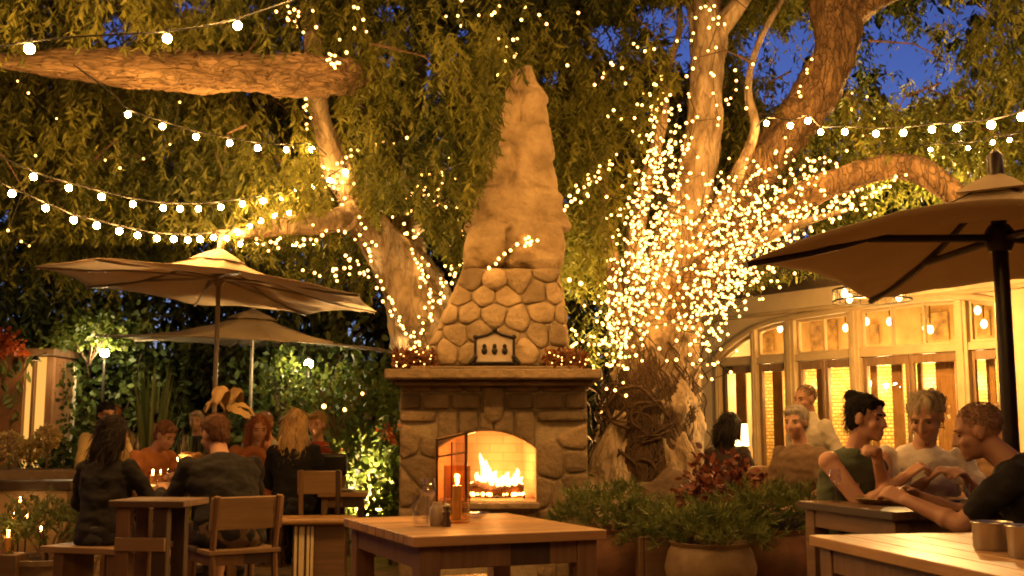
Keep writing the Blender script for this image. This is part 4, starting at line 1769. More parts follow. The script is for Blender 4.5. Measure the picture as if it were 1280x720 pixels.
over('festoon of globes strung high over the left parasols', [(-6.2, 7.4, 4.6), (-3.6, 6.9, 4.15), (-1.2, 6.6, 4.1), (0.6, 6.4, 4.3)], 15, False)
over('festoon of globes strung high over the big parasol', [(0.9, 6.6, 4.3), (2.6, 6.9, 4.2), (4.4, 7.2, 4.35), (6.4, 7.6, 4.7)], 12, False)

# ------------------------------------------------------------------ fairy lights
def strand(t, wire, pts, n, jit=(14, 13, 0.16), smin=0.75, smax=1.1, pw=1.0):
    C = catmull([tuple(p) for p in pts], 12)
    out = []
    for i in range(n):
        f = ((i + random.uniform(0.1, .9)) / n) ** pw * (len(C) - 1.001)
        k = int(f)
        c = np.array(C[k]) * (1 - (f - k)) + np.array(C[k + 1]) * (f - k)
        p = W(c[0] + random.gauss(0, jit[0]), c[1] + random.gauss(0, jit[1]), c[2] + random.uniform(-jit[2], jit[2]))
        out.append(p)
        place(bulb_mini, 'bulb', p, t, random.uniform(smin, smax))
    if len(out) > 1:
        wire.tube(out, 0.0035, 4)


def fairy(label, strands, group='fairy light strands'):
    p0 = W(*strands[0][0][0])
    t = thing('fairy_light', label, 'fairy lights', p0, 0, group)
    for pts, n, *kw in strands:
        w_ = MB()
        strand(t, w_, pts, n, **(kw[0] if kw else {}))
        obj('wire', w_, mat('green_wire', (0.03, 0.03, 0.012), rough=0.7, bump=0), t, True, smooth=180)
    return t


def spotlight(label, loc, target, e, angle=70, color=(1, .60, .2)):  # invented fixture with a fill lamp, added to brighten the dark foliage
    loc, target = Vector(loc), Vector(target)
    t = thing('fill_spotlight', label, 'spotlight', (loc.x, loc.y, max(0, loc.z - .16)), 0, 'garden spotlights aimed up into the trees')
    d = (target - loc).normalized()
    h = loc - t.location
    m = MB()
    m.caps((0, 0, 0), h - d * .05, .012, .012, 8)
    obj('stake', m, M_iron, t)
    M = d.to_track_quat('Z', 'Y').to_matrix()
    m = MB()
    m.lathe([(0, -.10), (.035, -.10), (.045, -.06), (.055, .0), (.05, .0), (.04, -.05), (0, -.055)], h, 18, M)
    obj('housing', m, M_iron, t)
    l = lamp('fill_spot_light', loc + d * .01, e, color, .04, 'SPOT', None, angle, .8)
    aim(l, target)
    return t


spotlight('spotlight in the shrubs at the foot of the left trunk', (W(470, 600, 10.3).x, 10.2, .3), W(400, 200, 10.6), 1600, 95)
spotlight('spotlight among the left bushes aimed into the leaves', (W(150, 600, 10.6).x, 10.9, .3), W(190, 180, 10.5), 1000, 105)
spotlight('spotlight on the pavilion roof aimed at the leaves above', (W(1050, 300, 13).x + .6, 12.6, 3.6), W(1150, 150, 11.2), 900, 110)
spotlight('spotlight hidden behind the fireplace aimed into the leaves by the chimney', (W(715, 600, 10.9).x, 10.7, .5), W(730, 180, 11.6), 800, 90)

DT = 9.85
# the fan on the great tree: left edge to lower right limb
fan = []
ends = [((742, 482), (752, 380), (776, 300), (800, 235)), ((748, 470), (764, 370), (796, 280), (815, 200)), ((756, 460), (776, 370), (808, 270), (826, 130)), ((764, 465), (792, 380), (818, 290), (834, 160)),
        ((772, 455), (800, 370), (822, 300), (838, 200)), ((782, 440), (804, 350), (830, 270), (845, 150)), ((800, 420), (822, 340), (838, 280), (848, 220)), ((760, 480), (786, 410), (812, 350), (835, 300)),
        ((895, 478), (880, 420), (868, 370), (890, 330)), ((880, 460), (872, 400), (880, 340), (905, 280)), ((886, 480), (892, 400), (898, 330), (905, 250)), ((868, 420), (888, 350), (905, 280), (918, 200)),
        ((876, 400), (900, 330), (920, 260), (935, 195)), ((890, 440), (904, 370), (926, 300), (950, 220)), ((880, 380), (915, 310), (940, 260), (975, 215)), ((896, 420), (925, 350), (950, 300), (985, 250)),
        ((900, 400), (930, 340), (970, 290), (1010, 240)), ((905, 385), (940, 330), (985, 290), (1030, 255)), ((895, 360), (925, 300), (960, 262), (1000, 232)), ((908, 410), (935, 360), (960, 320), (990, 292)), ((880, 350), (905, 300), (918, 250), (925, 215)), ((870, 470), (876, 410), (884, 360), (900, 300)),
        ((905, 385), (930, 352), (958, 330), (995, 335)), ((862, 360), (884, 310), (896, 260), (906, 220))]
for k in range(12):
    f = k / 11
    if k % 3 == 0:
        ends.append(((760 + 30 * f, 470 - 40 * f), (778 + 30 * f, 380), (806 + 20 * f, 300), (822 + 12 * f, 180)))
    else:
        ends.append(((892, 440 - 90 * f), (905 + 50 * f, 365 - 40 * f), (930 + 105 * f, 300 - 40 * f), (960 + 140 * f, 200 + 30 * f)))
labs = ['fairy lights round the waist of the great trunk under the pale limb', 'fairy lights filling the middle of the fan right of the pale limb', 'fairy lights in the lower fan close to the parasol tip', 'fairy lights in the outer right fan before the arched limb', 'fairy lights down the outer left edge of the lit fan on the great trunk', 'fairy lights on the upper left of the great trunk beside the pale limb', 'fairy lights crossing the middle left of the great trunk',
        'fairy lights down the right edge of the great trunk above the vines', 'fairy lights massed right of the pale limb at its fork', 'fairy lights in the brightest right half of the fan', 'fairy lights at the lower right of the fan above the pavilion eave', 'fairy lights at the inner root of the fan between limbs']
for k in range(12):
    f = (k % 6) / 5
    if k < 6:
        ends.append(((788 + 44 * f, 360 - 20 * f), (794 + 40 * f, 280), (806 + 34 * f, 200), (812 + 36 * f, 112 + 30 * f)))
    else:
        ends.append(((762 + 110 * f, 440), (775 + 100 * f, 385), (790 + 85 * f, 320), (806 + 70 * f, 262)))
labs = labs[4:] + labs[:4] + ['fairy lights high on the left side of the fan by the pale limb', 'fairy lights in the upper left fan nearest the pale limb', 'fairy lights across the trunk face below the fork, left part', 'fairy lights across the trunk face below the fork, right part']
for k in range(4):
    f = k / 3
    ends.append(((905 + 20 * f, 330 - 40 * f), (955 + 10 * f, 285 - 30 * f), (1000, 260 - 35 * f), (1062 - 10 * f, 240 - 45 * f)))
labs.append('fairy lights spread out along the upper right rim of the fan')
ends += [((745 + 40 * f, 490 - 10 * f), (752 + 36 * f, 440), (760 + 32 * f, 400), (770 + 30 * f, 350)) for f in (0, .5, 1)]
labs.append('fairy lights thick at the lower left foot of the fan beside the mantel')
for gi in range(18):
    ss = []
    for k in range(3):
        e = ends[min(gi * 3 + k, len(ends) - 1)]
        n = 33 if gi < 12 or gi > 15 else 24
        d0 = DT + 0.05 * k + (0.12 if gi > 7 else 0)
        ss.append(([(e[0][0], e[0][1], d0 - 0.12), (e[1][0], e[1][1], d0), (e[2][0], e[2][1], d0 + 0.15), (e[3][0], e[3][1], d0 + 0.25)], n, dict(pw=.72)))
    fairy(labs[gi], ss)
fairy('fairy lights trailing along the low limb that arches right to the parasol', [
    ([(1000, 215, 9.9), (1040, 245, 9.9), (1080, 236, 9.9), (1105, 232, 9.8)], 13, dict(jit=(4, 5, .05))),
    ([(965, 180, 10), (985, 195, 10), (1000, 195, 10), (1030, 210, 9.9)], 12, dict(jit=(7, 9, .05))),
    ([(1030, 262, 9.8), (1075, 248, 9.8), (1100, 238, 9.8), (1130, 217, 9.7)], 16, dict(jit=(4, 4, .05))),
    ([(1000, 130, 10.6), (1000, 112, 10.5), (1008, 88, 10.5), (1014, 72, 10.5)], 6, dict(jit=(2, 2, .02))),
    ([(990, 272, 9.8), (1020, 268, 9.8), (1050, 270, 9.8), (1075, 256, 9.8)], 14, dict(jit=(5, 5, .05)))])
fairy('fairy lights spiralling sparsely up the pale upright limb', [
    ([(858, 175, 10.2), (897, 142, 10.15), (888, 75, 10.2), (905, 30, 10.3)], 12, dict(jit=(6, 6, .03))),
    ([(860, 200, 10.2), (862, 120, 10.2), (868, 60, 10.2), (875, 5, 10.3)], 12, dict(jit=(5, 5, .03))),
    ([(880, 35, 10.3), (893, 20, 10.3), (882, 5, 10.3)], 6, dict(jit=(5, 5, .03))),
    ([(905, 140, 10.2), (918, 120, 10.2), (925, 90, 10.3), (935, 150, 10.3)], 9, dict(jit=(7, 8, .05)))])
fairy('fairy lights framing the right flank of the chimney up into the leaves', [
    ([(735, 465, 9.3), (715, 420, 9.4), (692, 345, 9.4), (700, 280, 9.6), (718, 245, 9.8), (745, 215, 10)], 52, dict(jit=(5, 5, .08))),
    ([(722, 255, 9.8), (742, 232, 9.9), (760, 205, 10), (775, 190, 10.1)], 12, dict(jit=(6, 6, .05))),
    ([(690, 320, 9.3), (688, 295, 9.3)], 8, dict(jit=(6, 6, .03))),
    ([(706, 348, 9.6), (735, 360, 9.7)], 2, dict(jit=(1, 1, .01), smin=1.3, smax=1.5))])
fairy('short fairy light strand looped across the chimney face', [
    ([(612, 338, 9.15), (628, 320, 9.1), (650, 308, 9.1), (668, 292, 9.15)], 9, dict(jit=(2, 2, .01), smin=0.9)),
    ([(660, 298, 9.15), (672, 300, 9.15)], 6, dict(jit=(6, 5, .02)))])
fairy('fairy lights winding down the leaning left trunk to the mantel', [
    ([(404, 205, 10.1), (432, 250, 10.2), (455, 290, 10.3), (470, 320, 10.4)], 26, dict(jit=(6, 6, .05))),
    ([(430, 320, 10.1), (462, 345, 10.2), (490, 385, 10.2), (505, 412, 10.1), (525, 438, 9.9)], 38, dict(jit=(3.5, 3.5, .05))),
    ([(520, 440, 9.9), (528, 405, 10.1), (545, 375, 10.2), (555, 350, 10.3)], 26, dict(jit=(7, 7, .05)))])
fairy('fairy lights round the second upright trunk left of the chimney', [
    ([(515, 280, 10.8), (514, 310, 10.8), (525, 340, 10.7), (545, 370, 10.4)], 34, dict(jit=(6, 6, .05))),
    ([(500, 260, 10.6), (520, 248, 10.4), (545, 250, 10.3), (585, 270, 10)], 24, dict(jit=(8, 8, .06))),
    ([(512, 236, 10.5), (540, 222, 10.3), (560, 212, 10.2), (560, 240, 10.2)], 16, dict(jit=(9, 9, .06))),
    ([(580, 285, 10), (572, 320, 10), (568, 340, 10), (575, 360, 9.9)], 16, dict(jit=(6, 6, .06)))])
fairy('fairy lights scattered in the leaves left of the leaning trunk', [
    ([(405, 245, 10), (425, 215, 10), (440, 190, 10), (505, 170, 10)], 28, dict(jit=(8, 8, .06))),
    ([(300, 300, 9.5), (345, 305, 9.6), (385, 300, 9.7), (430, 285, 10)], 24, dict(jit=(8, 6, .06))),
    ([(375, 340, 10), (420, 345, 10), (440, 330, 10)], 12, dict(jit=(8, 8, .06)))])
fairy('fairy lights clustered at the junction of the horizontal limb', [
    ([(414, 60, 9.2), (416, 78, 9.1), (420, 70, 9.1)], 12, dict(jit=(5, 8, .03))),
    ([(376, 115, 9.6), (382, 135, 9.7), (384, 165, 9.8)], 9, dict(jit=(2.5, 3, .03))),
    ([(350, 10, 9.4), (372, 22, 9.4), (384, 40, 9.4)], 13, dict(jit=(9, 9, .1))),
    ([(440, 0, 9.4), (455, 30, 9.4), (440, 60, 9.4)], 6, dict(jit=(9, 9, .1)))])
fairy('few fairy lights scattered high in leaves above the chimney', [
    ([(560, 30, 9.9), (600, 20, 9.8), (640, 45, 9.8), (700, 20, 9.8)], 15, dict(jit=(14, 14, .1))),
    ([(620, 92, 9.6), (640, 70, 9.6), (645, 50, 9.6)], 8, dict(jit=(7, 8, .1))),
    ([(720, 90, 9.9), (760, 85, 9.9), (820, 60, 9.9)], 10, dict(jit=(9, 9, .1))),
    ([(770, 150, 10), (800, 120, 10), (840, 60, 10)], 14, dict(jit=(9, 12, .1)))])
fairy('thin fairy lights dotted in leaves above the big parasol', [
    ([(1055, 130, 10.3), (1075, 140, 10.2), (1110, 186, 10.2), (1200, 196, 10.1)], 12, dict(jit=(9, 10, .1), smin=.5, smax=.8))])
fairy('sparse fairy lights dotted in leaves at far left', [
    ([(30, 105, 9), (60, 150, 9), (20, 280, 9), (40, 300, 9)], 7, dict(jit=(8, 10, .1), smin=.5, smax=.8)),
    ([(130, 205, 9.3), (200, 190, 9.3), (276, 60, 9.3)], 6, dict(jit=(10, 10, .1), smin=.5, smax=.8))])
# garlands on the mantel
for a, b_, lab in ((492, 545, 'red and gold sparkling garland on the left end of the mantel'), (680, 733, 'red and gold sparkling garland on the right end of the mantel')):
    t = thing('mantel_garland', lab, 'garland', W((a + b_) / 2, 460, FD + .1), 0, 'mantel garlands')
    O, A_, s_ = [], [], []
    pa_, pb_ = W(a, 459, FD + .05), W(b_, 459, FD + .05)
    for k in range(700):
        p = pa_.lerp(pb_, random.random()) + Vector((0, random.uniform(-.08, .2), random.uniform(-.01, .13)))
        O.append(p)
        v = Vector((random.gauss(0, 1), random.gauss(0, 1), random.gauss(0.4, 1))).normalized()
        A_.append(v)
    O, A_ = np.array([tuple(p) for p in O]), np.array([tuple(p) for p in A_])
    me = leaf_mesh('foliage', O, A_, RNG.uniform(.03, .055, len(O)), 0.45, RNG.uniform(0, 1, len(O)), RNG, True)
    obj('foliage', me, mat_leaf('garland_leaf', (0.10, 0.025, 0.012), (0.32, 0.14, 0.05)), t, True)
    for k in range(16):
        p = pa_.lerp(pb_, random.random()) + Vector((0, random.uniform(-.1, -.02), random.uniform(.0, .12)))
        place(bulb_mini, 'bulb', p, t, 0.34)
# ------------------------------------------------------------------ pavilion
pA, pB = W(893, 540, 15.0), W(1197, 540, 12.1)
wd = Vector((pB.x - pA.x, pB.y - pA.y, 0)).normalized()
wn_ = Vector((-wd.y, wd.x, 0))
pang = math.atan2(wd.y, wd.x)
O2 = Vector((pA.x, pA.y, 0))


def wp(px, py, off=0.0):
    d = ray(px, py)
    t = (O2 + wn_ * off).dot(wn_) / d.dot(wn_)
    p = Vector((0, 0, CAM_H)) + d * t
    return ((p - O2).dot(wd), p.z)


pv = thing('pavilion', 'cream pavilion with wide arched glazed front and warm lit interior', 'building', O2, pang)
M_cream = mat('cream_stucco', (0.62, 0.52, 0.36), (0.54, 0.44, 0.30), rough=0.9, scale=2.5, bump=0.2, bscale=60)
M_trim = mat('painted_trim', (0.46, 0.36, 0.22), (0.38, 0.29, 0.17), rough=0.5, scale=4, bump=0.08)
M_brownwood = mat_wood('brown_frame', (0.16, 0.095, 0.045), (0.24, 0.145, 0.07), axis=2, plank=9, rough=0.4)
M_roof = mat('dark_shingle', (0.07, 0.045, 0.03), (0.035, 0.025, 0.018), rough=0.9, scale=3, bump=0.7, bscale=26)
ztr = wp(901, 457)[1]
zeave = wp(1047, 357)[1]
archp = [(893, 452), (900, 444), (907, 438), (924, 425), (944.6, 412), (967.5, 404), (988, 400), (1026, 394.6), (1088, 385), (1140, 378), (1191, 374), (1219, 375), (1245, 379), (1256, 383)]
AR = [wp(*q) for q in archp]
s_l, s_r = AR[0][0], AR[-1][0]
X3, Y3, Z3 = Vector((1, 0, 0)), Vector((0, 1, 0)), Vector((0, 0, 1))
m_ = MB()
for a, b_ in zip(AR[:-1], AR[1:]):
    m_.prism([a, b_, (b_[0], zeave), (a[0], zeave)], (0, 0, 0), X3, Z3, Y3, 0.22)
s_end = s_l - 0.42
m_.box(((s_end + s_l) / 2, 0.11, zeave / 2), (s_l - s_end, 0.22, zeave))
m_.box(((s_r + s_r + 3) / 2, 0.11, zeave / 2), (3, 0.22, zeave))
obj('wall', m_, M_cream, pv, smooth=0)
m_ = MB()
m_.box((s_end - 0.005, 2.0, zeave / 2), (0.15, 4.0, zeave))
m_.box((s_r + 3, 2.0, zeave / 2), (0.15, 4.0, zeave))
m_.box(((s_end + s_r + 3) / 2, 4.0, zeave / 2), (s_r + 3 - s_end, 0.15, zeave))
obj('rear_wall', m_, M_cream, pv, smooth=0)
# arch moulding and cornice
m_ = MB()
m_.tube([(a[0], -0.02, a[1] + 0.03) for a in AR], 0.042, 8)
obj('arch_moulding', m_, M_trim, pv, smooth=60)
m_ = MB()
zc = wp(984, 390)[1]
m_.box(((s_end + s_r + 3) / 2, -0.02, zc), (s_r + 3 - s_end, 0.06, 0.05))
obj('cornice', m_, M_trim, pv, bevel=0.01)
# roof
m_ = MB()
L0, L1 = s_end - 0.35, s_r + 3.4
m_.add([(L0, -0.35, zeave - 0.04), (L1, -0.35, zeave - 0.04), (L1, 4.2, zeave + 1.5), (L0, 4.2, zeave + 1.5),
        (L0, -0.35, zeave + 0.10), (L1, -0.35, zeave + 0.10), (L1, 4.2, zeave + 1.65), (L0, 4.2, zeave + 1.65)],
       [(3, 2, 1, 0), (4, 5, 6, 7), (0, 1, 5, 4), (1, 2, 6, 5), (2, 3, 7, 6), (3, 0, 4, 7)])
obj('roof', m_, M_roof, pv, smooth=0)
m_ = MB()
m_.box(((L0 + L1) / 2, -0.38, zeave + 0.02), (L1 - L0, 0.05, 0.16))
obj('fascia', m_, M_roof, pv, bevel=0.008)


def arch_z(s):
    return float(np.interp(s, [a[0] for a in AR], [a[1] for a in AR]))


def sx(px, py=450):
    return wp(px, py)[0]


# posts between the bays
for a, b_ in ((893, 899), (939, 945), (981, 994), (1062, 1075), (1196, 1211), (1246, 1256)):
    s0, s1 = sx(a), sx(b_)
    m_ = MB()
    top = min(arch_z(s0), arch_z(s1)) + 0.03
    m_.box(((s0 + s1) / 2, 0.06, top / 2), (s1 - s0, 0.16, top))
    m_.box(((s0 + s1) / 2, -0.028, top / 2), ((s1 - s0) * 0.45, 0.02, top - .02))
    obj('post', m_, M_trim, pv, bevel=0.008)
m_ = MB()
m_.box(((s_l + s_r) / 2, 0.06, ztr + 0.035), (s_r - s_l, 0.12, 0.085))
obj('transom_rail', m_, M_trim, pv, bevel=0.008)
# transom lights and doors bay by bay
M_pane = mat_glass('window_pane', (0.95, 0.93, 0.88), 0.10, 0.01)
bays = [(899, 939, 1), (945, 981, 1), (994, 1062, 2), (1075, 1196, 3), (1211, 1246, 1)]
for a, b_, n in bays:
    s0, s1 = sx(a), sx(b_)
    # upper window following the arch
    N_ = 8
    topc = [(s0 + (s1 - s0) * i / N_, arch_z(s0 + (s1 - s0) * i / N_)) for i in range(N_ + 1)]
    f = MB()
    zb_ = ztr + 0.078
    f.tube([(p[0], 0.075, p[1] - 0.02) for p in topc], 0.024, 6)
    f.box(((s0 + s1) / 2, 0.075, zb_ + .015), (s1 - s0, 0.05, 0.03))
    for k in range(0, n + 1):
        s = s0 + (s1 - s0) * k / n
        f.box((min(max(s, s0 + .014), s1 - .014), 0.075, (zb_ + arch_z(s)) / 2), (0.028, 0.048, max(0.01, arch_z(s) - zb_)))
    fr_ = obj('window', f, M_trim, pv, smooth=30)
    g_ = MB()
    for i in range(N_):
        g_.prism([(topc[i][0], zb_), (topc[i + 1][0], zb_), topc[i + 1], topc[i]], (0, 0.08, 0), X3, Z3, Y3, 0.006)
    g2 = MB()
    g2.add([(s0, 0.085, zb_), (s1, 0.085, zb_)] + [(p[0], 0.085, p[1]) for p in reversed(topc)], [tuple(range(N_ + 3))])
    obj('pane', g2, M_pane, fr_, smooth=0)
    # doors under it
    nd = 2 if n > 1 else 1
    for k in range(nd):
        d0 = s0 + (s1 - s0) * k / nd + 0.006
        d1 = s0 + (s1 - s0) * (k + 1) / nd - 0.006
        f = MB()
        zt_ = ztr - 0.012
        sw = min(0.05, (d1 - d0) * 0.11)
        f.box((d0 + sw / 2, 0.07, zt_ / 2), (sw, 0.05, zt_))
        f.box((d1 - sw / 2, 0.07, zt_ / 2), (sw, 0.05, zt_))
        f.box(((d0 + d1) / 2, 0.07, zt_ - .05), (d1 - d0 - 2 * sw, 0.048, 0.10))
        f.box(((d0 + d1) / 2, 0.07, .14), (d1 - d0 - 2 * sw, 0.048, 0.28))
        dr = obj('door', f, M_brownwood, pv, bevel=0.006)
        g_ = MB()
        g_.add([(d0 + sw, 0.07, .28), (d1 - sw, 0.07, .28), (d1 - sw, 0.07, zt_ - .1), (d0 + sw, 0.07, zt_ - .1)], [(0, 1, 2, 3)])
        obj('pane', g_, M_pane, dr, smooth=0)
        h_ = MB()
        hs_ = d1 - sw / 2 if k == 0 else d0 + sw / 2
        h_.caps((hs_, 0.02, 0.95), (hs_, 0.02, 1.12), 0.009, 0.009, 8)
        h_.caps((hs_, 0.045, 0.96), (hs_, 0.02, 0.96), 0.007, 0.007, 6)
        h_.caps((hs_, 0.045, 1.11), (hs_, 0.02, 1.11), 0.007, 0.007, 6)
        obj('handle', h_, M_steel, dr)


# interior: golden tiled rear wall, drapes, pictures, sconces
def gold_tile():
    m, nt, b = nodes('golden_bottle_wall')
    N, L = nt.nodes, nt.links
    tc = N.new('ShaderNodeTexCoord')
    sp_ = N.new('ShaderNodeSeparateXYZ')
    cb = N.new('ShaderNodeCombineXYZ')
    L.new(tc.outputs['Object'], sp_.inputs[0])
    L.new(sp_.outputs[0], cb.inputs[0])
    L.new(sp_.outputs[2], cb.inputs[1])
    br = N.new('ShaderNodeTexBrick')
    br.inputs['Scale'].default_value = 1
    br.inputs['Brick Width'].default_value = 0.085
    br.inputs['Row Height'].default_value = 0.048
    br.inputs['Mortar Size'].default_value = 0.011
    br.inputs['Mortar Smooth'].default_value = 0.6
    br.inputs['Color1'].default_value = (0.85, 0.62, 0.22, 1)
    br.inputs['Color2'].default_value = (0.55, 0.36, 0.10, 1)
    br.inputs['Mortar'].default_value = (0.36, 0.22, 0.07, 1)
    L.new(cb.outputs[0], br.inputs['Vector'])
    L.new(br.outputs['Color'], b.inputs['Base Color'])
    b.inputs['Roughness'].default_value = 0.3
    bp = N.new('ShaderNodeBump')
    bp.inputs['Strength'].default_value = 0.6
    bp.inputs['Distance'].default_value = 0.03
    bp.invert = True
    L.new(br.outputs['Fac'], bp.inputs['Height'])
    L.new(bp.outputs[0], b.inputs['Normal'])
    return m


m_ = MB()
m_.box(((s_end + s_r + 3) / 2, 1.30, ztr / 2 + .06), (s_r + 3 - s_end - .2, 0.06, ztr + .12))
obj('bottle_wall', m_, gold_tile(), pv, smooth=0)
m_ = MB()
m_.box(((s_end + s_r + 3) / 2, 1.33, (ztr + zeave) / 2 + .07), (s_r + 3 - s_end - .2, 0.05, zeave - ztr - .12))
obj('upper_wall', m_, mat('amber_plaster', (.42, .28, .11), (.30, .19, .07), scale=3), pv, smooth=0)
m_ = MB()
m_.box(((s_end + s_r + 3) / 2, 0.8, zeave - 0.05), (s_r + 3 - s_end - .2, 1.1, 0.04))
obj('ceiling', m_, M_cream, pv, smooth=0)
m_ = MB()
m_.box(((s_end + s_r + 3) / 2, 0.8, 0.03), (s_r + 3 - s_end - .2, 1.1, 0.05))
obj('floor', m_, M_darkwood, pv, smooth=0)
M_drape = mat('brown_drape', (0.36, 0.21, 0.085), (0.26, 0.15, 0.06), rough=0.9, scale=6, bump=0.2)
for a, b_ in ((900, 908), (921, 934), (945, 953), (967, 980), (999, 1007), (1023, 1040), (1090, 1098), (1117, 1131), (1149, 1155), (1172, 1196), (1212, 1220), (1236, 1247)):
    s0, s1 = wp(a, 500, .3)[0], wp(b_, 500, .3)[0]
    m_ = MB()
    n_ = 24
    Fp = [(s0 + (s1 - s0) * i / n_, 0.30 + 0.022 * math.sin(i * 2.1 + a), 0) for i in range(n_ + 1)]
    V_ = [(p[0], p[1], 0.06) for p in Fp] + [(p[0], p[1] + .012 * math.sin(i), ztr) for i, p in enumerate(Fp)]
    m_.add(V_, [(i, i + 1, n_ + 2 + i, n_ + 1 + i) for i in range(n_)])
    o_ = obj('drape', m_, M_drape, pv, smooth=180)
    sd = o_.modifiers.new('s', 'SOLIDIFY')
    sd.thickness = 0.008
for px0, px1, py0, py1 in ((1012, 1046, 402, 437), (1085, 1098, 405, 430), (950, 966, 418, 440), (1150, 1186, 392, 425), (1220, 1238, 388, 420)):
    s0, z1 = wp(px0, py0, 1.26)
    s1, z0 = wp(px1, py1, 1.26)
    m_ = MB()
    m_.box(((s0 + s1) / 2, 1.275, (z0 + z1) / 2), (abs(s1 - s0), 0.03, abs(z1 - z0)))
    obj('picture', m_, mat('dark_painting', (0.12, 0.07, 0.03), (0.35, 0.22, 0.07), scale=9, rough=0.4, bump=0.1), pv, bevel=0.006)
M_lamp = mat_emit('lamp_globe', (1, 0.62, 0.24), 7)
for px, py in ((975, 411), (1057, 410), (1083, 402), (1112, 402), (1157, 410), (1163, 412), (1222, 388), (916, 448), (1230, 405)):
    s, z = wp(px, py, 0.9)
    m_ = MB()
    m_.ell((s, 0.9, z), (0.036, 0.036, 0.05), None, 12, 8)
    m_2 = MB()
    m_2.caps((s, 0.9, z + .08), (s, 0.9, zeave - .06), 0.008, 0.008, 6)
    o_ = obj('pendant', m_2, M_iron, pv)
    obj('globe', m_, M_lamp, o_)


def wl(s, y, z):
    return O2 + wd * s + wn_ * y + Vector((0, 0, z))


for px, e in ((915, 18), (962, 18), (1030, 23), (1100, 24), (1160, 24), (1230, 23)):
    s, _ = wp(px, 440, 0.75)
    lamp('interior_light', wl(s, 0.78, 1.75), e, (1, 0.60, 0.20), 0.10)
# chandelier hung before the eave
cs = W(1090, 369, 11.2)
cd = thing('chandelier', 'black iron ring chandelier with lit glass shades under the pavilion eave', 'chandelier', (cs.x, cs.y, cs.z))
m_ = MB()
ring = [(0.38 * math.cos(2 * PI * k / 28), 0.38 * math.sin(2 * PI * k / 28), 0) for k in range(29)]
for dz in (-0.055, 0.055):
    m_.tube([(a, b_, c_ + dz) for a, b_, c_ in ring], 0.010, 6, cap=False)
for k in range(28):
    a = ring[k]
    m_.caps((a[0], a[1], -.055), (a[0], a[1], .055), 0.005, 0.005, 5)
m_.caps((-.38, 0, .055), (.38, 0, .055), .008, .008, 6)
m_.caps((0, -.38, .055), (0, .38, .055), .008, .008, 6)
obj('ring', m_, M_iron, cd)
m_ = MB()
m_.caps((0, 0, .055), (0, 0, zeave - cs.z + 0.25), .008, .008, 6)
obj('chain', m_, M_iron, cd)
m_ = MB()
arm_end = Vector((wn_.x, wn_.y, 0)) * 1.6
m_.caps((0, 0, zeave - cs.z + 0.25), arm_end + Vector((0, 0, zeave - cs.z + 0.12)), .014, .014, 6)
obj('bracket', m_, M_iron, cd)
for a, r_ in ((200, .33), (255, .3), (285, .3), (20, .33), (120, .3)):
    q = Vector((r_ * math.cos(R(a)), r_ * math.sin(R(a)), 0.0))
    m_ = MB()
    m_.ell(q, (0.032, 0.032, 0.05), None, 10, 8)
    obj('shade', m_, M_lamp, cd)
lamp('chandelier_light', cs + Vector((-0.1, -0.1, -0.12)), 160, WARM, 0.1)
# green shutter at the pavilion corner
sh = thing('shutter', 'dark green shutter folded back at the left corner of the pavilion', 'shutter', wl(s_end - .12, -.03, 0), pang)
m_ = MB()
m_.box((0, 0, 1.05), (0.26, 0.05, 1.9))
obj('frame', m_, mat('green_paint', (0.05, 0.07, 0.04), (0.035, 0.05, 0.03), rough=0.5), sh, bevel=0.008)
m_ = MB()
for k in range(26):
    m_.box((0, -0.03, 0.18 + k * .068), (0.2, 0.02, 0.045), Matrix.Rotation(R(25), 3, 'X'))
obj('slat', m_, mat('green_paint', (0.05, 0.07, 0.04)), sh, smooth=0)


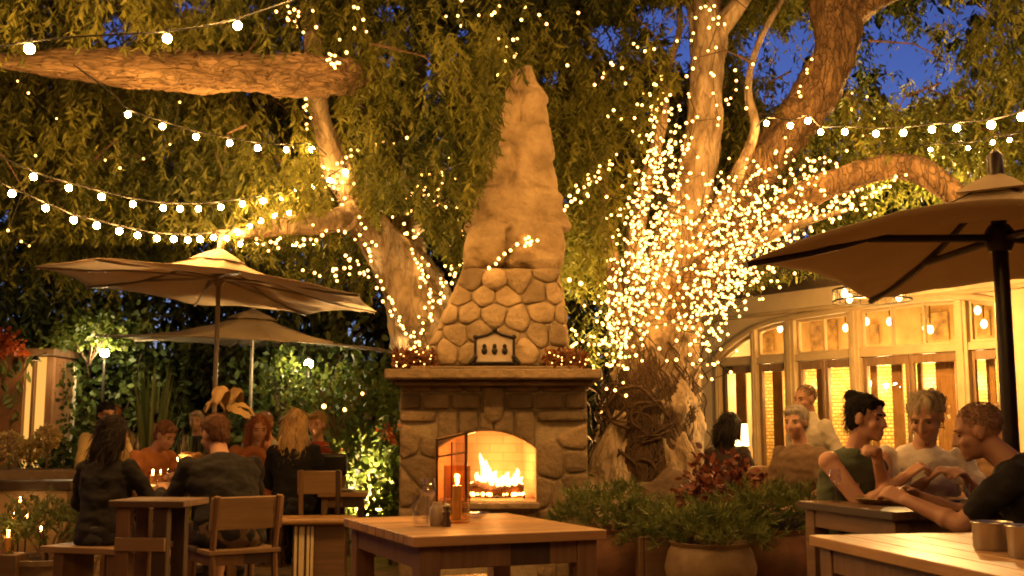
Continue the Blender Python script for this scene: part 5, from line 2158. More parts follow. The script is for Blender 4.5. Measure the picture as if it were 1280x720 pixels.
# ------------------------------------------------------------------ parasols
def parasol(label, base, zr, za, Rr, angs, tilt=(0, 0), hem=0.05, pole_r=0.03, nrm=10, polemat=None, thick=1.0):
    t = thing('parasol', label, 'parasol', (base[0], base[1], 0), 0, 'canvas parasols over the tables')
    polemat = polemat or M_bronze
    m = MB()
    m.lathe([(0, 0), (0.28, 0), (0.28, 0.05), (0.05, 0.08), (0.045, 0.35), (0, 0.35)], n=24)
    obj('base_plate', m, M_iron, t)
    m = MB()
    m.caps((0, 0, 0.05), (0, 0, za + 0.02), pole_r, pole_r * 0.95, 14)
    obj('pole', m, polemat, t)
    T = Matrix.Translation((0, 0, za)) @ Matrix.Rotation(R(tilt[0]), 4, 'X') @ Matrix.Rotation(R(tilt[1]), 4, 'Y') @ Matrix.Translation((0, 0, -za))
    n = len(angs)
    cor = [Vector((Rr * math.cos(R(a)), Rr * math.sin(R(a)), zr)) for a in angs]
    ap_ = Vector((0, 0, za))
    V, F = [], []
    U, Vn = nrm, 12
    for i in range(n):
        A, B = cor[i], cor[(i + 1) % n]
        o = len(V)
        for j in range(Vn + 1):
            v = 0.03 + 0.97 * j / Vn
            for k in range(U + 1):
                u = k / U
                p = ap_.lerp(A.lerp(B, u), v)
                bow = math.sin(PI * u)
                p.z += (hem[i] if isinstance(hem, (list, tuple)) else hem) * bow * v ** 2.2 - 0.018 * Rr * bow * math.sin(PI * v)
                p.z -= 0.05 * Rr * math.sin(PI * v)         # ribs droop a little
                inn = 1 - 0.045 * bow * v
                p.x *= inn
                p.y *= inn
                p.z += 0.012 * mnoise.noise(Vector((p.x * 4 + i * 7, p.y * 4, 1)))
                V.append(T @ p)
        for j in range(Vn):
            for k in range(U):
                a = o + j * (U + 1) + k
                F.append((a, a + 1, a + U + 2, a + U + 1))
    me = bpy.data.meshes.new('canopy')
    me.from_pydata([tuple(v) for v in V], [], F)
    bm = bmesh.new()
    bm.from_mesh(me)
    bmesh.ops.remove_doubles(bm, verts=bm.verts, dist=0.002)
    bmesh.ops.recalc_face_normals(bm, faces=bm.faces)
    bm.to_mesh(me)
    bm.free()
    me.polygons.foreach_set('use_smooth', [True] * len(me.polygons))
    me.set_sharp_from_angle(angle=R(24))
    o = obj('canopy', me, M_canvas, t)
    sd = o.modifiers.new('s', 'SOLIDIFY')
    sd.thickness = 0.005
    # vent cap
    m = MB()
    rings_ = []
    for rr_, zz in ((0.24, za - 0.075), (0.16, za - 0.025), (0.03, za + 0.035)):
        rings_.append([T @ Vector((rr_ * Rr / 1.4 * math.cos(R(a)), rr_ * Rr / 1.4 * math.sin(R(a)), zz)) for a in angs])
    m.loft(rings_)
    obj('vent_cap', m, M_canvas, t, smooth=0)
    m = MB()
    m.lathe([(0, za + .02), (0.028 * thick ** .5, za + 0.02), (0.03 * thick ** .5, za + 0.13), (0.02, za + 0.16), (0, za + 0.165)], n=14)
    m2 = MB()
    m2.add([T @ Vector(v) for v in m.v], m.f)
    obj('finial', m2, polemat, t)
    zh = za - (za - zr) * 0.62
    m = MB()
    m.lathe([(0, zh - .09), (pole_r + .012, zh - .09), (pole_r + .03, zh - .05), (pole_r + .03, zh + .02), (pole_r + .01, zh + .05), (0, zh + .05)], n=16)
    obj('hub', m, polemat, t)
    for i in range(n):
        c_ = cor[i]
        pts = []
        for v in np.linspace(0.04, 0.99, 9):
            p = ap_.lerp(c_, v)
            p.z -= 0.05 * Rr * math.sin(PI * v) + 0.016
            pts.append(T @ p)
        m = MB()
        m.tube(pts, 0.010 * thick, 6)
        r_ = obj('rib', m, polemat, t)
        m = MB()
        a = Vector((c_.x * .03, c_.y * .03, zh - .02))
        q = ap_.lerp(c_, 0.52)
        q.z -= 0.05 * Rr + 0.02
        m.caps(a, T @ q, 0.011 * thick, 0.010 * thick, 8)
        obj('strut', m, polemat, r_)
    return t


oct_ = [22.5 + 45 * k for k in range(8)]
b_ = W(267, 540, 9.3)
parasol('tall tan parasol with its canopy tilted, nearest on the left', b_, 2.33, 2.64, 1.40, oct_, tilt=(-1, 5.0), hem=0.015, pole_r=0.02, polemat=mat('pale_pole', (0.3, 0.24, 0.17), (0.22, 0.17, 0.12), metal=0.3, rough=0.4))
b_ = W(312, 540, 13.0)
parasol('lower tan parasol behind the tall one at left', b_, 2.17, 2.53, 1.72, oct_, tilt=(2.5, 2.6), hem=0.015, pole_r=0.02, polemat=mat('pale_pole', (0.3, 0.24, 0.17)))
parasol('large square brown parasol close on the right with thick dark pole', (2.56, 5.8), 2.0, 2.47, 1.42, [190, 280, 10, 100], hem=[.19, .12, .06, .04], pole_r=0.042, nrm=16, polemat=mat('dark_pole', (0.022, 0.012, 0.007), (0.014, 0.008, 0.005), rough=0.4, bump=.05), thick=2.0)


# ------------------------------------------------------------------ furniture
def table(name, label, c, ang, L, Wd, H=0.75, leg=0.085, th=0.04, top=None, legm=None, apron=0.09, inset=0.03):
    t = thing(name, label, 'table', (c[0], c[1], 0), ang)
    m = MB()
    nb = max(3, round(Wd / 0.14))
    for k in range(nb):
        w0 = Wd / nb
        m.box((0, -Wd / 2 + w0 * (k + .5), H - th / 2), (L, w0 - 0.003, th))
    obj('tabletop', m, top or M_tablewood, t, bevel=0.004)
    m = MB()
    for s in (-1, 1):
        m.box((0, s * (Wd / 2 - inset - .02), H - th - apron / 2 - .001), (L - 2 * inset - 2 * leg, 0.025, apron))
        m.box((s * (L / 2 - inset - .02), 0, H - th - apron / 2 - .001), (0.025, Wd - 2 * inset - 2 * leg, apron))
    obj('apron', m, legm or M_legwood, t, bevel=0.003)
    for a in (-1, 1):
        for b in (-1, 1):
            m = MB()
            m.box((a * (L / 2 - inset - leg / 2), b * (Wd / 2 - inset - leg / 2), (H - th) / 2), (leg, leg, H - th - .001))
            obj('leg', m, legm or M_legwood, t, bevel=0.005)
    return t


def chair(label, c, ang, H=0.45, back=0.82, group='wooden patio chairs', wd_=0.46, m=None):
    t = thing('patio_chair', label, 'chair', (c[0], c[1], 0), ang, group)
    m_ = m or M_chairwood
    b = MB()
    for k in range(4):
        b.box((0, -0.165 + k * .11, H - .014), (wd_, 0.104, 0.026))
    obj('seat', b, m_, t, bevel=0.004)
    b = MB()
    b.box((0, -0.225, back - .10), (wd_, 0.025, 0.19), Matrix.Rotation(R(8), 3, 'X'))
    obj('backrest', b, m_, t, bevel=0.005)
    b = MB()
    for s in (-1, 1):
        b.box((s * (wd_ / 2 - .03), 0, H - .06), (0.022, 0.34, 0.06))
        b.box((0, s * .18, H - .06), (wd_ - .1, 0.022, 0.06))
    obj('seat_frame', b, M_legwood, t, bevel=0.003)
    for s in (-1, 1):
        b = MB()
        b.caps((s * (wd_ / 2 - .03), 0.19, 0.02), (s * (wd_ / 2 - .03), 0.18, H - .03), 0.02, 0.022, 8)
        obj('leg', b, M_legwood, t)
        b = MB()
        b.tube([(s * (wd_ / 2 - .03), -0.24, 0.0), (s * (wd_ / 2 - .03), -0.19, H - .03), (s * (wd_ / 2 - .03), -0.25, back)], 0.02, 8)
        obj('leg', b, M_legwood, t)
    return t


def bench(label, c, ang, L, Wd, H=0.45, m=None):
    t = thing('wooden_bench', label, 'bench', (c[0], c[1], 0), ang, 'wooden benches')
    b = MB()
    n = 3
    for k in range(n):
        b.box((0, -Wd / 2 + Wd / n * (k + .5), H - .02), (L, Wd / n - .005, .04))
    obj('seat', b, m or M_tablewood, t, bevel=.005)
    for s in (-1, 1):
        b = MB()
        b.box((s * (L / 2 - .12), 0, (H - .04) / 2), (.07, Wd * .85, H - .042))
        obj('leg', b, M_legwood, t, bevel=.005)
    return t


# near table
cF, cL, cR, cB = atz(518, 672, .75), atz(430, 647, .75), atz(775, 661, .75), atz(619, 642, .75)
cc = (cF + cL + cR + cB) / 4
u = (cR - cF + cB - cL).normalized()
ang = math.atan2(u.y, u.x)
table('dining_table', 'empty square wooden table with candle and tumbler before the fireplace', cc, ang, ((cR - cF).length + (cB - cL).length) / 2, ((cL - cF).length + (cB - cR).length) / 2, leg=0.09)
v = Vector((-u.y, u.x, 0))
bench('wooden bench tucked under the left side of the near table', cc - u * 0.42 + Vector((0, 0.0, 0)), ang + PI / 2, 1.0, .3, .43)
bench('wooden bench showing under the far side of the near table', cc + v * 0.62, ang, .8, .3, .43)
bench('wooden bench by the right side of the near table', cc + u * 0.62, ang + PI / 2, .8, .26, .43)

# right foreground table
cL, cF, cB = atz(1010.5, 668.6, .75), atz(1226, 714.8, .75), atz(1219, 665.8, .75)
v = (cF - cL)
v.z = 0
v.normalize()
u = Vector((-v.y, v.x, 0))
LL = 1.75
WW = 1.25
cc2 = cL + v * LL / 2 + u * WW / 2
table('dining_table', 'long boarded table with steel pots in the right foreground', cc2, math.atan2(v.y, v.x), LL, WW, leg=0.1)
# table of the right-hand party
cL = atz(996, 626, .78)
cN = atz(1130, 642, .78)
v = (cN - cL)
v.z = 0
v.normalize()
u = Vector((-v.y, v.x, 0))
cc3 = cL + v * .45 + u * .55
RT = (cc3, v, u)
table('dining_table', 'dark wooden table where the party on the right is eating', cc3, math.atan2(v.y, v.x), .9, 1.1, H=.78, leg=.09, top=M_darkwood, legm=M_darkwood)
# left tables
lt = atz(200, 608, .75)
table('dining_table', 'low boarded table between the dark haired woman and the man in the dark jacket', lt + Vector((0, .35, 0)), R(4), 0.95, .7, leg=.07)
lt2 = atz(200, 578, .86)
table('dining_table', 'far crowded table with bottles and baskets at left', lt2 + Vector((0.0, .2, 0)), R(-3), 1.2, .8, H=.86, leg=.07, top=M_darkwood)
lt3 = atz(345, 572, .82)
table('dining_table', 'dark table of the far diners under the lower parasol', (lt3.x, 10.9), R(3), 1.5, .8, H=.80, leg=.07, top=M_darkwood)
# side table with low shelf, near left
a0, a1 = W(140, 626, 6.0), W(238, 626, 6.0)
t = thing('side_table', 'dark side table with a low shelf beside the dark haired woman', 'side table', ((a0.x + a1.x) / 2, 6.15, 0), R(-6))
m_ = MB()
w_ = a1.x - a0.x
m_.box((0, 0, .775), (w_, .36, .035))
obj('tabletop', m_, M_darkwood, t, bevel=.005)
for s, ww in ((-.33, .075), (.17, .075)):
    for yy in (-.12, .12):
        m_ = MB()
        m_.box((s * w_, yy, .378), (ww, .06, .757))
        obj('leg', m_, M_legwood, t, bevel=.005)
m_ = MB()
m_.box((-.08 * w_, -.152, .565), (w_ * .66, .028, .07))
obj('rail', m_, M_chairwood, t, bevel=.004)
m_ = MB()
m_.box((-.08 * w_, 0, .545), (w_ * .40, .26, .03))
obj('shelf', m_, M_darkwood, t, bevel=.004)
# slatted pedestal bench
c0 = W(393, 640, 8.9)
t = thing('pedestal_bench', 'rounded bench seat on a pale slatted pedestal behind the near table', 'bench', (c0.x, 8.9, 0), R(3))
m_ = MB()
m_.box((0, 0, .47), (.66, .34, .05))
obj('seat', m_, M_tablewood, t, bevel=.02, seg=3)
m_ = MB()
m_.box((0.05, 0.02, .235), (.40, .22, .42))
m_.box((0.05, 0.02, .02), (.46, .28, .038))
obj('pedestal', m_, M_darkwood, t, bevel=.006)
for k, ww in ((-.125, .022), (-.08, .04), (-.03, .022), (.0, .022)):
    m_ = MB()
    m_.box((k, -.10, .24), (ww, .02, .38))
    obj('slat', m_, mat('pale_slat', (0.55, 0.45, 0.28), (0.45, 0.36, 0.22), rough=.5), t, bevel=.003)
# far seats
c0 = W(403, 600, 9.55)
chair('wooden chair with a broad pale backrest beside the blonde diner', (c0.x, 9.55), R(4), back=.84, wd_=.36, H=.45)
c0 = W(409, 580, 10.1)
t = thing('banquette', 'black upholstered banquette behind the diner in blue', 'bench', (c0.x, 10.1, 0), R(2))
m_ = MB()
m_.box((0, 0, .86), (.36, .12, .2))
obj('backrest', m_, mat('black_vinyl', (.012, .01, .01), rough=.35, bump=.05), t, bevel=.03, seg=3)
m_ = MB()
m_.box((0, .25, .42), (.36, .5, .14))
obj('seat', m_, mat('black_vinyl', (.012, .01, .01)), t, bevel=.03, seg=3)
m_ = MB()
m_.box((0, .2, .2), (.32, .5, .34))
m_.box((0, 0, .56), (.34, .06, .44))
obj('frame', m_, M_darkwood, t, bevel=.01)
c0 = W(430, 612, 9.9)
table('side_table', 'small low side table left of the fireplace holding a plate', (c0.x, 9.9), R(5), .42, .4, H=.64, leg=.05)
t = thing('plate', 'pale plate left on the low side table near the fireplace', 'plate', (c0.x, 9.85, .64))
m_ = MB()
m_.lathe([(0, .002), (.07, .002), (.115, .016), (.115, .02), (.07, .008), (0, .008)], n=28)
obj('dish', m_, mat('white_china', (.7, .66, .6), rough=.25, bump=0), t)

# ------------------------------------------------------------------ table top things
def vessel(name, label, cat, p, prof, m, part='body', group=None):
    t = thing(name, label, cat, p, 0, group)
    b = MB()
    b.lathe(prof, n=28)
    obj(part, b, m, t, smooth=50)
    return t


def tumbler(label, p, r=.038, h=.105, fill=0.0, group=None):
    return vessel('glass_tumbler', label, 'glass', p, [(0, .001), (r * .82, .001), (r * .86, .006), (r, h), (r - .0035, h), (r * .82 - .002, .012), (0, .012)], M_glass, 'glass_wall', group)


def wineglass(label, p, s=1.0, group=None):
    return vessel('wine_glass', label, 'wine glass', p, [(0, 0), (.034 * s, 0), (.034 * s, .003), (.005, .008), (.004, .085 * s), (.02 * s, .1 * s), (.038 * s, .135 * s), (.036 * s, .175 * s), (.031 * s, .205 * s), (.029 * s, .205 * s), (.034 * s, .175 * s), (.036 * s, .136 * s), (.018 * s, .104 * s), (0, .098 * s)], M_glass, 'glass_wall', group)


def candle(label, p, r=.02, h=.08, e=1.0, holder=True, hh=.12, hr=.045):
    t = thing('candle', label, 'candle', p)
    b = MB()
    b.lathe([(0, .012), (r, .012), (r, .012 + h), (r * .8, .012 + h), (0, .008 + h)], n=18)
    obj('wax', b, mat('candle_wax', (.75, .6, .38), rough=.5, bump=.02), t)
    b = MB()
    b.lathe([(0, h + .012), (.005, h + .02), (.0075, h + .03), (.004, h + .048), (0, h + .062)], n=10)
    obj('flame', b, mat_emit('candle_flame', (1, .55, .17), 45), t)
    if holder:
        b = MB()
        b.lathe([(0, 0), (hr * .9, 0), (hr, .01), (hr, hh), (hr - .003, hh), (hr - .003, .011), (0, .01)], n=26)
        obj('glass_holder', b, mat_glass('amber_glass', (1, .86, .62), .12, .05), t)
    if e:
        lamp('candle_light', Vector(p) + Vector((0, 0, h + .05)), e * .55, (1, .5, .16), .012)
    return t


tp = lambda px, py, z=.7505: atz(px, py, z)
tumbler('empty glass tumbler at the left corner of the near table', tp(526, 658), .039, .125)
p = tp(546, 657)
vessel('salt_cellar', 'small glass salt jar with a metal lid beside the tumbler', 'jar', p, [(0, 0), (.03, 0), (.032, .01), (.032, .075), (.022, .085), (.022, .1), (0, .1)], mat('frosted_jar', (.55, .42, .26), rough=.2, bump=0), 'jar')
p = tp(558, 658)
vessel('pepper_mill', 'dark little pepper mill on the near table', 'pepper mill', p, [(0, 0), (.02, 0), (.021, .01), (.014, .04), (.02, .06), (.013, .07), (.018, .085), (0, .1)], M_brownwood, 'mill')
p = tp(571, 653)
candle('tall lit candle in a glass hurricane on the near table', p, .022, .15, 1.4, True, .25, .06)
p = tp(592, 650)
vessel('glass_dish', 'shallow glass dish next to the hurricane candle', 'dish', p, [(0, .001), (.03, .001), (.07, .03), (.068, .034), (.03, .007), (0, .006)], M_glass, 'dish')
p = tp(536, 648)
wineglass('wine glass behind the tumbler on the near table', p, .9)
# steel pots
for px, py, r, h, lab in ((1241, 687, .064, .092, 'steel pot with rolled rim standing on the right foreground table'), (1284, 697, .058, .10, 'steel pot cropped by the picture edge on the right foreground table')):
    p = tp(px, py)
    vessel('steel_pot', lab, 'pot', p, [(0, 0), (r * .9, 0), (r * .97, .008), (r, h - .006), (r + .006, h), (r + .004, h + .003), (r - .004, h - .002), (r * .95, .01), (0, .008)], M_steel, 'pot', 'steel pots on the right table')
# ------------------------------------------------------------------ plants
def shrub(name, label, base, r, h, n, m, lsize=.06, aspect=.5, mode='leafy', group=None, cat='shrub', parent=None, stems=7):
    """rounded mass of leaves on stems; mode leafy | feather | strap"""
    base = Vector(base)
    t = thing(name, label, cat, base, 0, group)
    rx, ry = r if hasattr(r, '__len__') else (r, r)
    th = RNG.uniform(0, 2 * PI, n)
    if mode == 'strap':
        k = n
        B, A_, s_ = [], [], []
        st_ = MB()
        for i in range(k):
            a = random.uniform(0, 2 * PI)
            L = h * random.uniform(.6, 1.05)
            out = random.uniform(.05, .42)
            pts = [Vector((rx * .15 * math.cos(a), ry * .15 * math.sin(a), 0))]
            for j in range(1, 7):
                q = j / 6
                pts.append(Vector((math.cos(a) * (rx * .15 + out * rx * 2 * q ** 1.7), math.sin(a) * (ry * .15 + out * ry * 2 * q ** 1.7), L * (q - .12 * q * q * out * 3))))
            w_ = random.uniform(.018, .034)
            V, F = [], []
            sd = Vector((-math.sin(a), math.cos(a), 0))
            for j, p_ in enumerate(pts):
                q = j / 6
                ww = w_ * (1 - q ** 3 * .95)
                V += [p_ - sd * ww, p_ + Vector((math.cos(a), math.sin(a), 0)) * ww * -.35, p_ + sd * ww]
            for j in range(6):
                F += [(3 * j, 3 * j + 1, 3 * j + 4, 3 * j + 3), (3 * j + 1, 3 * j + 2, 3 * j + 5, 3 * j + 4)]
            st_.add(V, F)
        me = st_.mesh('foliage', 60)
        at = me.attributes.new('tint', 'FLOAT', 'FACE')
        at.data.foreach_set('value', np.repeat(RNG.uniform(0, 1, k), 12).astype(np.float32))
        obj('foliage', me, m, t)
        return t
    ph = np.arccos(RNG.uniform(-.15, 1, n))
    q = RNG.uniform(.35, 1, n) ** .5
    lump = 1 + .22 * np.sin(th * 3 + base.x * 7) * np.sin(ph * 4) + .15 * np.sin(th * 7 + ph * 5)
    P_ = np.stack([rx * np.sin(ph) * np.cos(th) * q * lump, ry * np.sin(ph) * np.sin(th) * q * lump, h * .38 + h * .62 * np.cos(ph) * q * lump], 1)
    P_[:, 2] = np.maximum(P_[:, 2], .02)
    if mode == 'feather':
        nl = 12
        d = P_ - np.array([0, 0, -h * .25])
        d /= np.linalg.norm(d, axis=1, keepdims=True)
        d += RNG.normal(0, .28, d.shape)
        d /= np.linalg.norm(d, axis=1, keepdims=True)
        tt = np.linspace(0, 1, nl)
        L = h * .32 * RNG.uniform(.6, 1.3, n)
        pos = P_[:, None, :] + d[:, None, :] * (L[:, None] * tt[None, :])[:, :, None]
        pos[:, :, 2] -= (L[:, None] * .3 * tt[None, :] ** 2)
        ax = d[:, None, :] * .8 + RNG.normal(0, .5, (n, nl, 3))
        ax /= np.linalg.norm(ax, axis=2, keepdims=True)
        B, A_ = pos.reshape(-1, 3), ax.reshape(-1, 3)
        s_ = lsize * RNG.uniform(.6, 1.2, len(B))
        ti = np.repeat(np.clip(RNG.normal(.45, .25, n), 0, 1), nl)
    else:
        B = P_
        A_ = P_ * np.array([1, 1, .4]) + RNG.normal(0, .35 * max(rx, h), P_.shape)
        A_[:, 2] -= .15 * h
        A_ /= np.linalg.norm(A_, axis=1, keepdims=True)
        s_ = lsize * RNG.uniform(.6, 1.25, n)
        ti = np.clip(RNG.normal(.45, .28, n) + .3 * np.sin(th * 5 + ph * 6), 0, 1)
    B[:, 2] = np.maximum(B[:, 2], .01)
    obj('foliage', leaf_mesh('foliage', B, A_, s_, aspect, ti, RNG, mode == 'leafy'), m, t)
    st_ = MB()
    for i in range(stems):
        a = random.uniform(0, 2 * PI)
        e = Vector((rx * .75 * math.cos(a), ry * .75 * math.sin(a), h * random.uniform(.5, .85)))
        st_.tube([(0, 0, 0), e * .5 + Vector((0, 0, h * .12)), e], [.014, .009, .004], 5)
    obj('stem', st_, M_bark_dark, t)
    return t


def pot(name, label, base, r, h, m=None, square=False, group=None, flare=.78, w=None):
    t = thing(name, label, 'pot' if not square else 'planter', base, 0, group)
    b = MB()
    if square:
        w = w or (2 * r, 2 * r)
        for s in (-1, 1):
            b.box((s * (w[0] / 2 - .02), 0, h / 2), (.04, w[1], h))
            b.box((0, s * (w[1] / 2 - .02), h / 2), (w[0] - .082, .04, h))
        b.box((0, 0, .02), (w[0] - .1, w[1] - .1, .03))
    elif flare < .65:
        b.lathe([(0, 0), (r * .6, 0), (r * .82, h * .14), (r * 1.02, h * .42), (r * 1.06, h * .6), (r * .98, h * .84), (r * .9, h * .93), (r * .96, h), (r * .86, h), (r * .82, h * .9), (r * .6, .05), (0, .05)], n=40)
    else:
        b.lathe([(0, 0), (r * flare, 0), (r * .93, h * .4), (r, h * .82), (r * 1.06, h * .86), (r * 1.08, h), (r * .96, h), (r * .92, h * .86), (r * .7, .04), (0, .04)], n=36)
    obj('planter_wall' if square else 'vessel', b, m or M_terracotta, t, bevel=.008 if square else 0)
    s_ = MB()
    if square:
        s_.box((0, 0, h - .07), (w[0] - .09, w[1] - .09, .03))
    else:
        s_.lathe([(0, h * .84), (r * .9, h * .84), (r * .9, h * .86), (0, h * .88)], n=24)
    obj('soil', s_, mat('soil', (.03, .02, .013), (.015, .01, .007), rough=1, bump=.8), t)
    return t


M_fern = mat_leaf('feathery_leaf', (.05, .075, .02), (.15, .17, .05), trans=.35)
M_purple = mat_leaf('purple_leaf', (.045, .012, .014), (.2, .06, .035), trans=.25)
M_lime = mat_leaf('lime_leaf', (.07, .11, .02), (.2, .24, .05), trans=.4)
M_cream_fl = mat_leaf('cream_flower', (.42, .32, .13), (.62, .5, .24), trans=.3)
M_red_fl = mat_leaf('red_bract', (.25, .04, .012), (.4, .09, .02), trans=.3)
M_palegreen = mat_leaf('strap_leaf', (.06, .085, .025), (.14, .16, .05), trans=.25)

# planter row before the great tree
rows = [(772, 8.35, .30, .46, 'rust coloured round planter left of the big bowl', False, None),
        (886, 7.7, .29, .42, 'big pale round bowl planter in the middle of the planter row', False, None),
        (965, 8.05, .27, .48, 'rust coloured round planter at the right of the planter row', False, None)]
for px, D, r, h, lab, sq, w in rows:
    b_ = W(px, 600, D)
    pot('planter_box' if sq else 'bowl_planter', lab, (b_.x, D, 0), r, h, M_terracotta if px != 886 else mat('sand_glaze', (.2, .135, .07), (.14, .09, .045), rough=.6, bump=.1), sq, None, .62, w)
for px, D, z, r, h, n, lab in ((762, 8.35, .36, (.40, .3), .36, 200, 'feathery green plant spilling from the planter nearest the fireplace'), (830, 8.05, .30, (.34, .3), .26, 150, 'feathery green plant in the gap left of the bowl planter'),
                               (892, 7.7, .32, (.36, .32), .30, 210, 'feathery green plant trailing over the pale bowl'), (968, 8.05, .38, (.40, .3), .36, 210, 'feathery green plant in the right rust planter')):
    b_ = W(px, 600, D)
    shrub('feathery_plant', lab, (b_.x, D, z), r, h, n, M_fern, .075, .15, 'feather', 'feathery plants in the planter row', 'plant')
b_ = W(838, 600, 8.0)
pot('planter_box', 'dark square planter behind and left of the bowl planter', (b_.x, 8.05, 0), .3, .44, M_darkwood, True, None, .6, (.5, .45))
b_ = W(905, 590, 9.0)
shrub('coleus', 'purple leaved bush in front of the silhouetted woman', (b_.x, 9.0, .32), (.40, .3), .62, 900, M_purple, .07, .5, 'leafy', None, 'plant')
pot('tall_pot', 'dark pot holding the purple leaved bush', (b_.x, 9.0, 0), .26, .45, mat('dark_glaze', (.05, .03, .02), (.03, .02, .015), rough=.4))
b_ = W(938, 600, 8.9)
shrub('coleus', 'russet leaved bush at the right of the purple bush', (b_.x, 8.85, .34), (.2, .2), .42, 240, mat_leaf('russet_leaf', (.16, .05, .02), (.36, .16, .06)), .075, .55, 'leafy', None, 'plant')
pot('tall_pot', 'dark pot holding the russet leaved bush', (b_.x, 8.85, 0), .2, .45, mat('dark_glaze', (.05, .03, .02)))
b_ = W(745, 600, 8.8)
shrub('low_shrub', 'dark low shrub against the right side of the fireplace', (b_.x + .1, 8.85, 0), (.3, .25), .75, 420, M_leaf_shrub, .06, .4, 'leafy')
# rugged stone and bare roots at the tree's foot
b_ = W(832, 590, 9.2)
t = thing('boulder', 'dark rough boulder between the tree roots and the purple bush', 'rock', (b_.x, 9.2, 0))
m_ = MB()
q = MB()
q.ell((0, 0, .38), (.28, .25, .42), None, 22, 14)
m_.add([Vector(v) * (1 + .25 * mnoise.noise(Vector(v) * 4)) for v in q.v], q.f)
obj('rock', m_, mat('dark_rock', (.12, .08, .05), (.06, .04, .025), rough=.95, bump=.9), t)
# climbing vine stems on the great trunk
t = thing('climbing_vine', 'tangle of bare woody vine stems gripping the foot of the great trunk', 'vine', (tc_.location.x, 9.9, 0))
m_ = MB()
rn = random.Random(3)
for i in range(120):
    x = rn.uniform(740, 872)
    y = 690
    pts = []
    while y > rn.uniform(380, 500):
        u_ = (x - 808) / 66.0
        wv = 66 * np.interp(y, [380, 480, 620, 700], [.62, .86, 1.12, 1.3])
        dx = max(-1, min(1, (x - np.interp(y, [380, 700], [828, 802])) / wv))
        D = 10.6 - math.sqrt(max(0.02, 1 - dx * dx)) * wv * 10.6 / FPX * 1.12 - .02
        pts.append(W(x, y, D))
        x += rn.gauss(0, 7.5) + (4 if dx < -.85 else -4 if dx > .85 else 0)
        y -= rn.uniform(10, 20)
    if len(pts) > 3:
        C_ = catmull([tuple(p) for p in pts], 4)
        r0 = rn.uniform(.006, .02)
        m_.tube(C_, [r0 * (1 - .6 * k / len(C_)) for k in range(len(C_))], 6)
for i in range(12):
    x, y = rn.uniform(760, 850), rn.uniform(500, 620)
    cx_, r_ = x, rn.uniform(14, 34)
    pts = []
    for k in range(9):
        a = k / 8 * rn.uniform(3, 5) + i
        X_ = x + r_ * math.cos(a)
        Y_ = y + r_ * .8 * math.sin(a)
        dx = max(-.97, min(.97, (X_ - 810) / 78))
        pts.append(tuple(W(X_, Y_, 10.6 - math.sqrt(1 - dx * dx) * .62)))
    m_.tube(catmull(pts, 4), rn.uniform(.008, .018), 6)
obj('stem', m_, mat('vine_stem', (.085, .05, .027), (.04, .024, .014), rough=.95, scale=20, bump=.5), t, True, smooth=180)

# left side: dark green mass behind diners, lit patches near the lamps
for px, D, r, h, n, m, ls, lab in (
        (470, 10.6, (.55, .4), 1.25, 1300, M_leaf_shrub, .10, 'dark bush left of the fireplace under the mantel end'),
        (490, 10.0, (.26, .24), .75, 420, M_leaf_shrub, .09, 'small bush with red flowers at the fireplace corner'),
        (455, 12.6, (.75, .5), 2.1, 1500, M_leaf_shrub, .11, 'tall loose bush behind the banquette'),
        (370, 13.6, (.8, .5), 2.5, 1700, M_leaf_shrub, .11, 'bush holding the bright garden lantern right of the parasol poles'),
        (300, 15.4, (1.1, .5), 2.6, 1500, M_leaf_dark, .12, 'dark hedge bush between the two parasol poles'),
        (215, 15.2, (.8, .5), 2.5, 1400, M_leaf_dark, .12, 'dark hedge bush behind the sword leaved plant'),
        (140, 14.2, (.95, .5), 2.75, 2300, M_leaf_shrub, .10, 'bright lit bush round the left garden lantern'),
        (95, 11.6, (.45, .35), 1.15, 800, M_leaf_shrub, .10, 'dark potted bush behind the dark haired woman'),
        (78, 14.4, (.4, .3), 2.4, 900, M_leaf_dark, .11, 'climber between the lit doorway and the lantern bush'),
        (15, 12.4, (.5, .3), .55, 380, M_leaf_shrub, .09, 'low green bush at the left picture edge')):
    b_ = W(px, 540, D)
    shrub('garden_bush', lab, (b_.x, D, 0), r, h, n, m, ls, .5, 'leafy', 'garden bushes', 'bush')
b_ = W(492, 540, 9.95)
t = thing('red_flower', 'red flower cluster on the bush at the fireplace corner', 'flower', W(487, 543, 9.75))
O_ = RNG.normal(0, .035, (60, 3))
A_ = RNG.normal(0, 1, (60, 3))
A_ /= np.linalg.norm(A_, axis=1, keepdims=True)
obj('petal', leaf_mesh('petal', O_, A_, np.full(60, .035), .7, RNG.uniform(0, 1, 60), RNG, True), M_red_fl, t)
b_ = W(205, 540, 11.9)
shrub('sword_plant', 'tall clump of pale upright sword leaves behind the left diners', (b_.x - .12, 11.9, 0), (.4, .4), 2.05, 46, M_palegreen, mode='strap', cat='plant')
b_ = W(243, 540, 11.6)
shrub('sword_plant', 'smaller clump of arching sword leaves right of the tall clump', (b_.x - .05, 11.6, 0), (.45, .4), 1.35, 26, M_palegreen, mode='strap', cat='plant')
# red bougainvillea hanging over the shed roof at far left
b_ = W(5, 430, 12.8)
shrub('bougainvillea', 'red flowering climber over the shed roof at far left', (b_.x - .15, 12.8, b_.z - .25), (.34, .3), .42, 520, M_red_fl, .075, .6, 'leafy', None, 'climber')
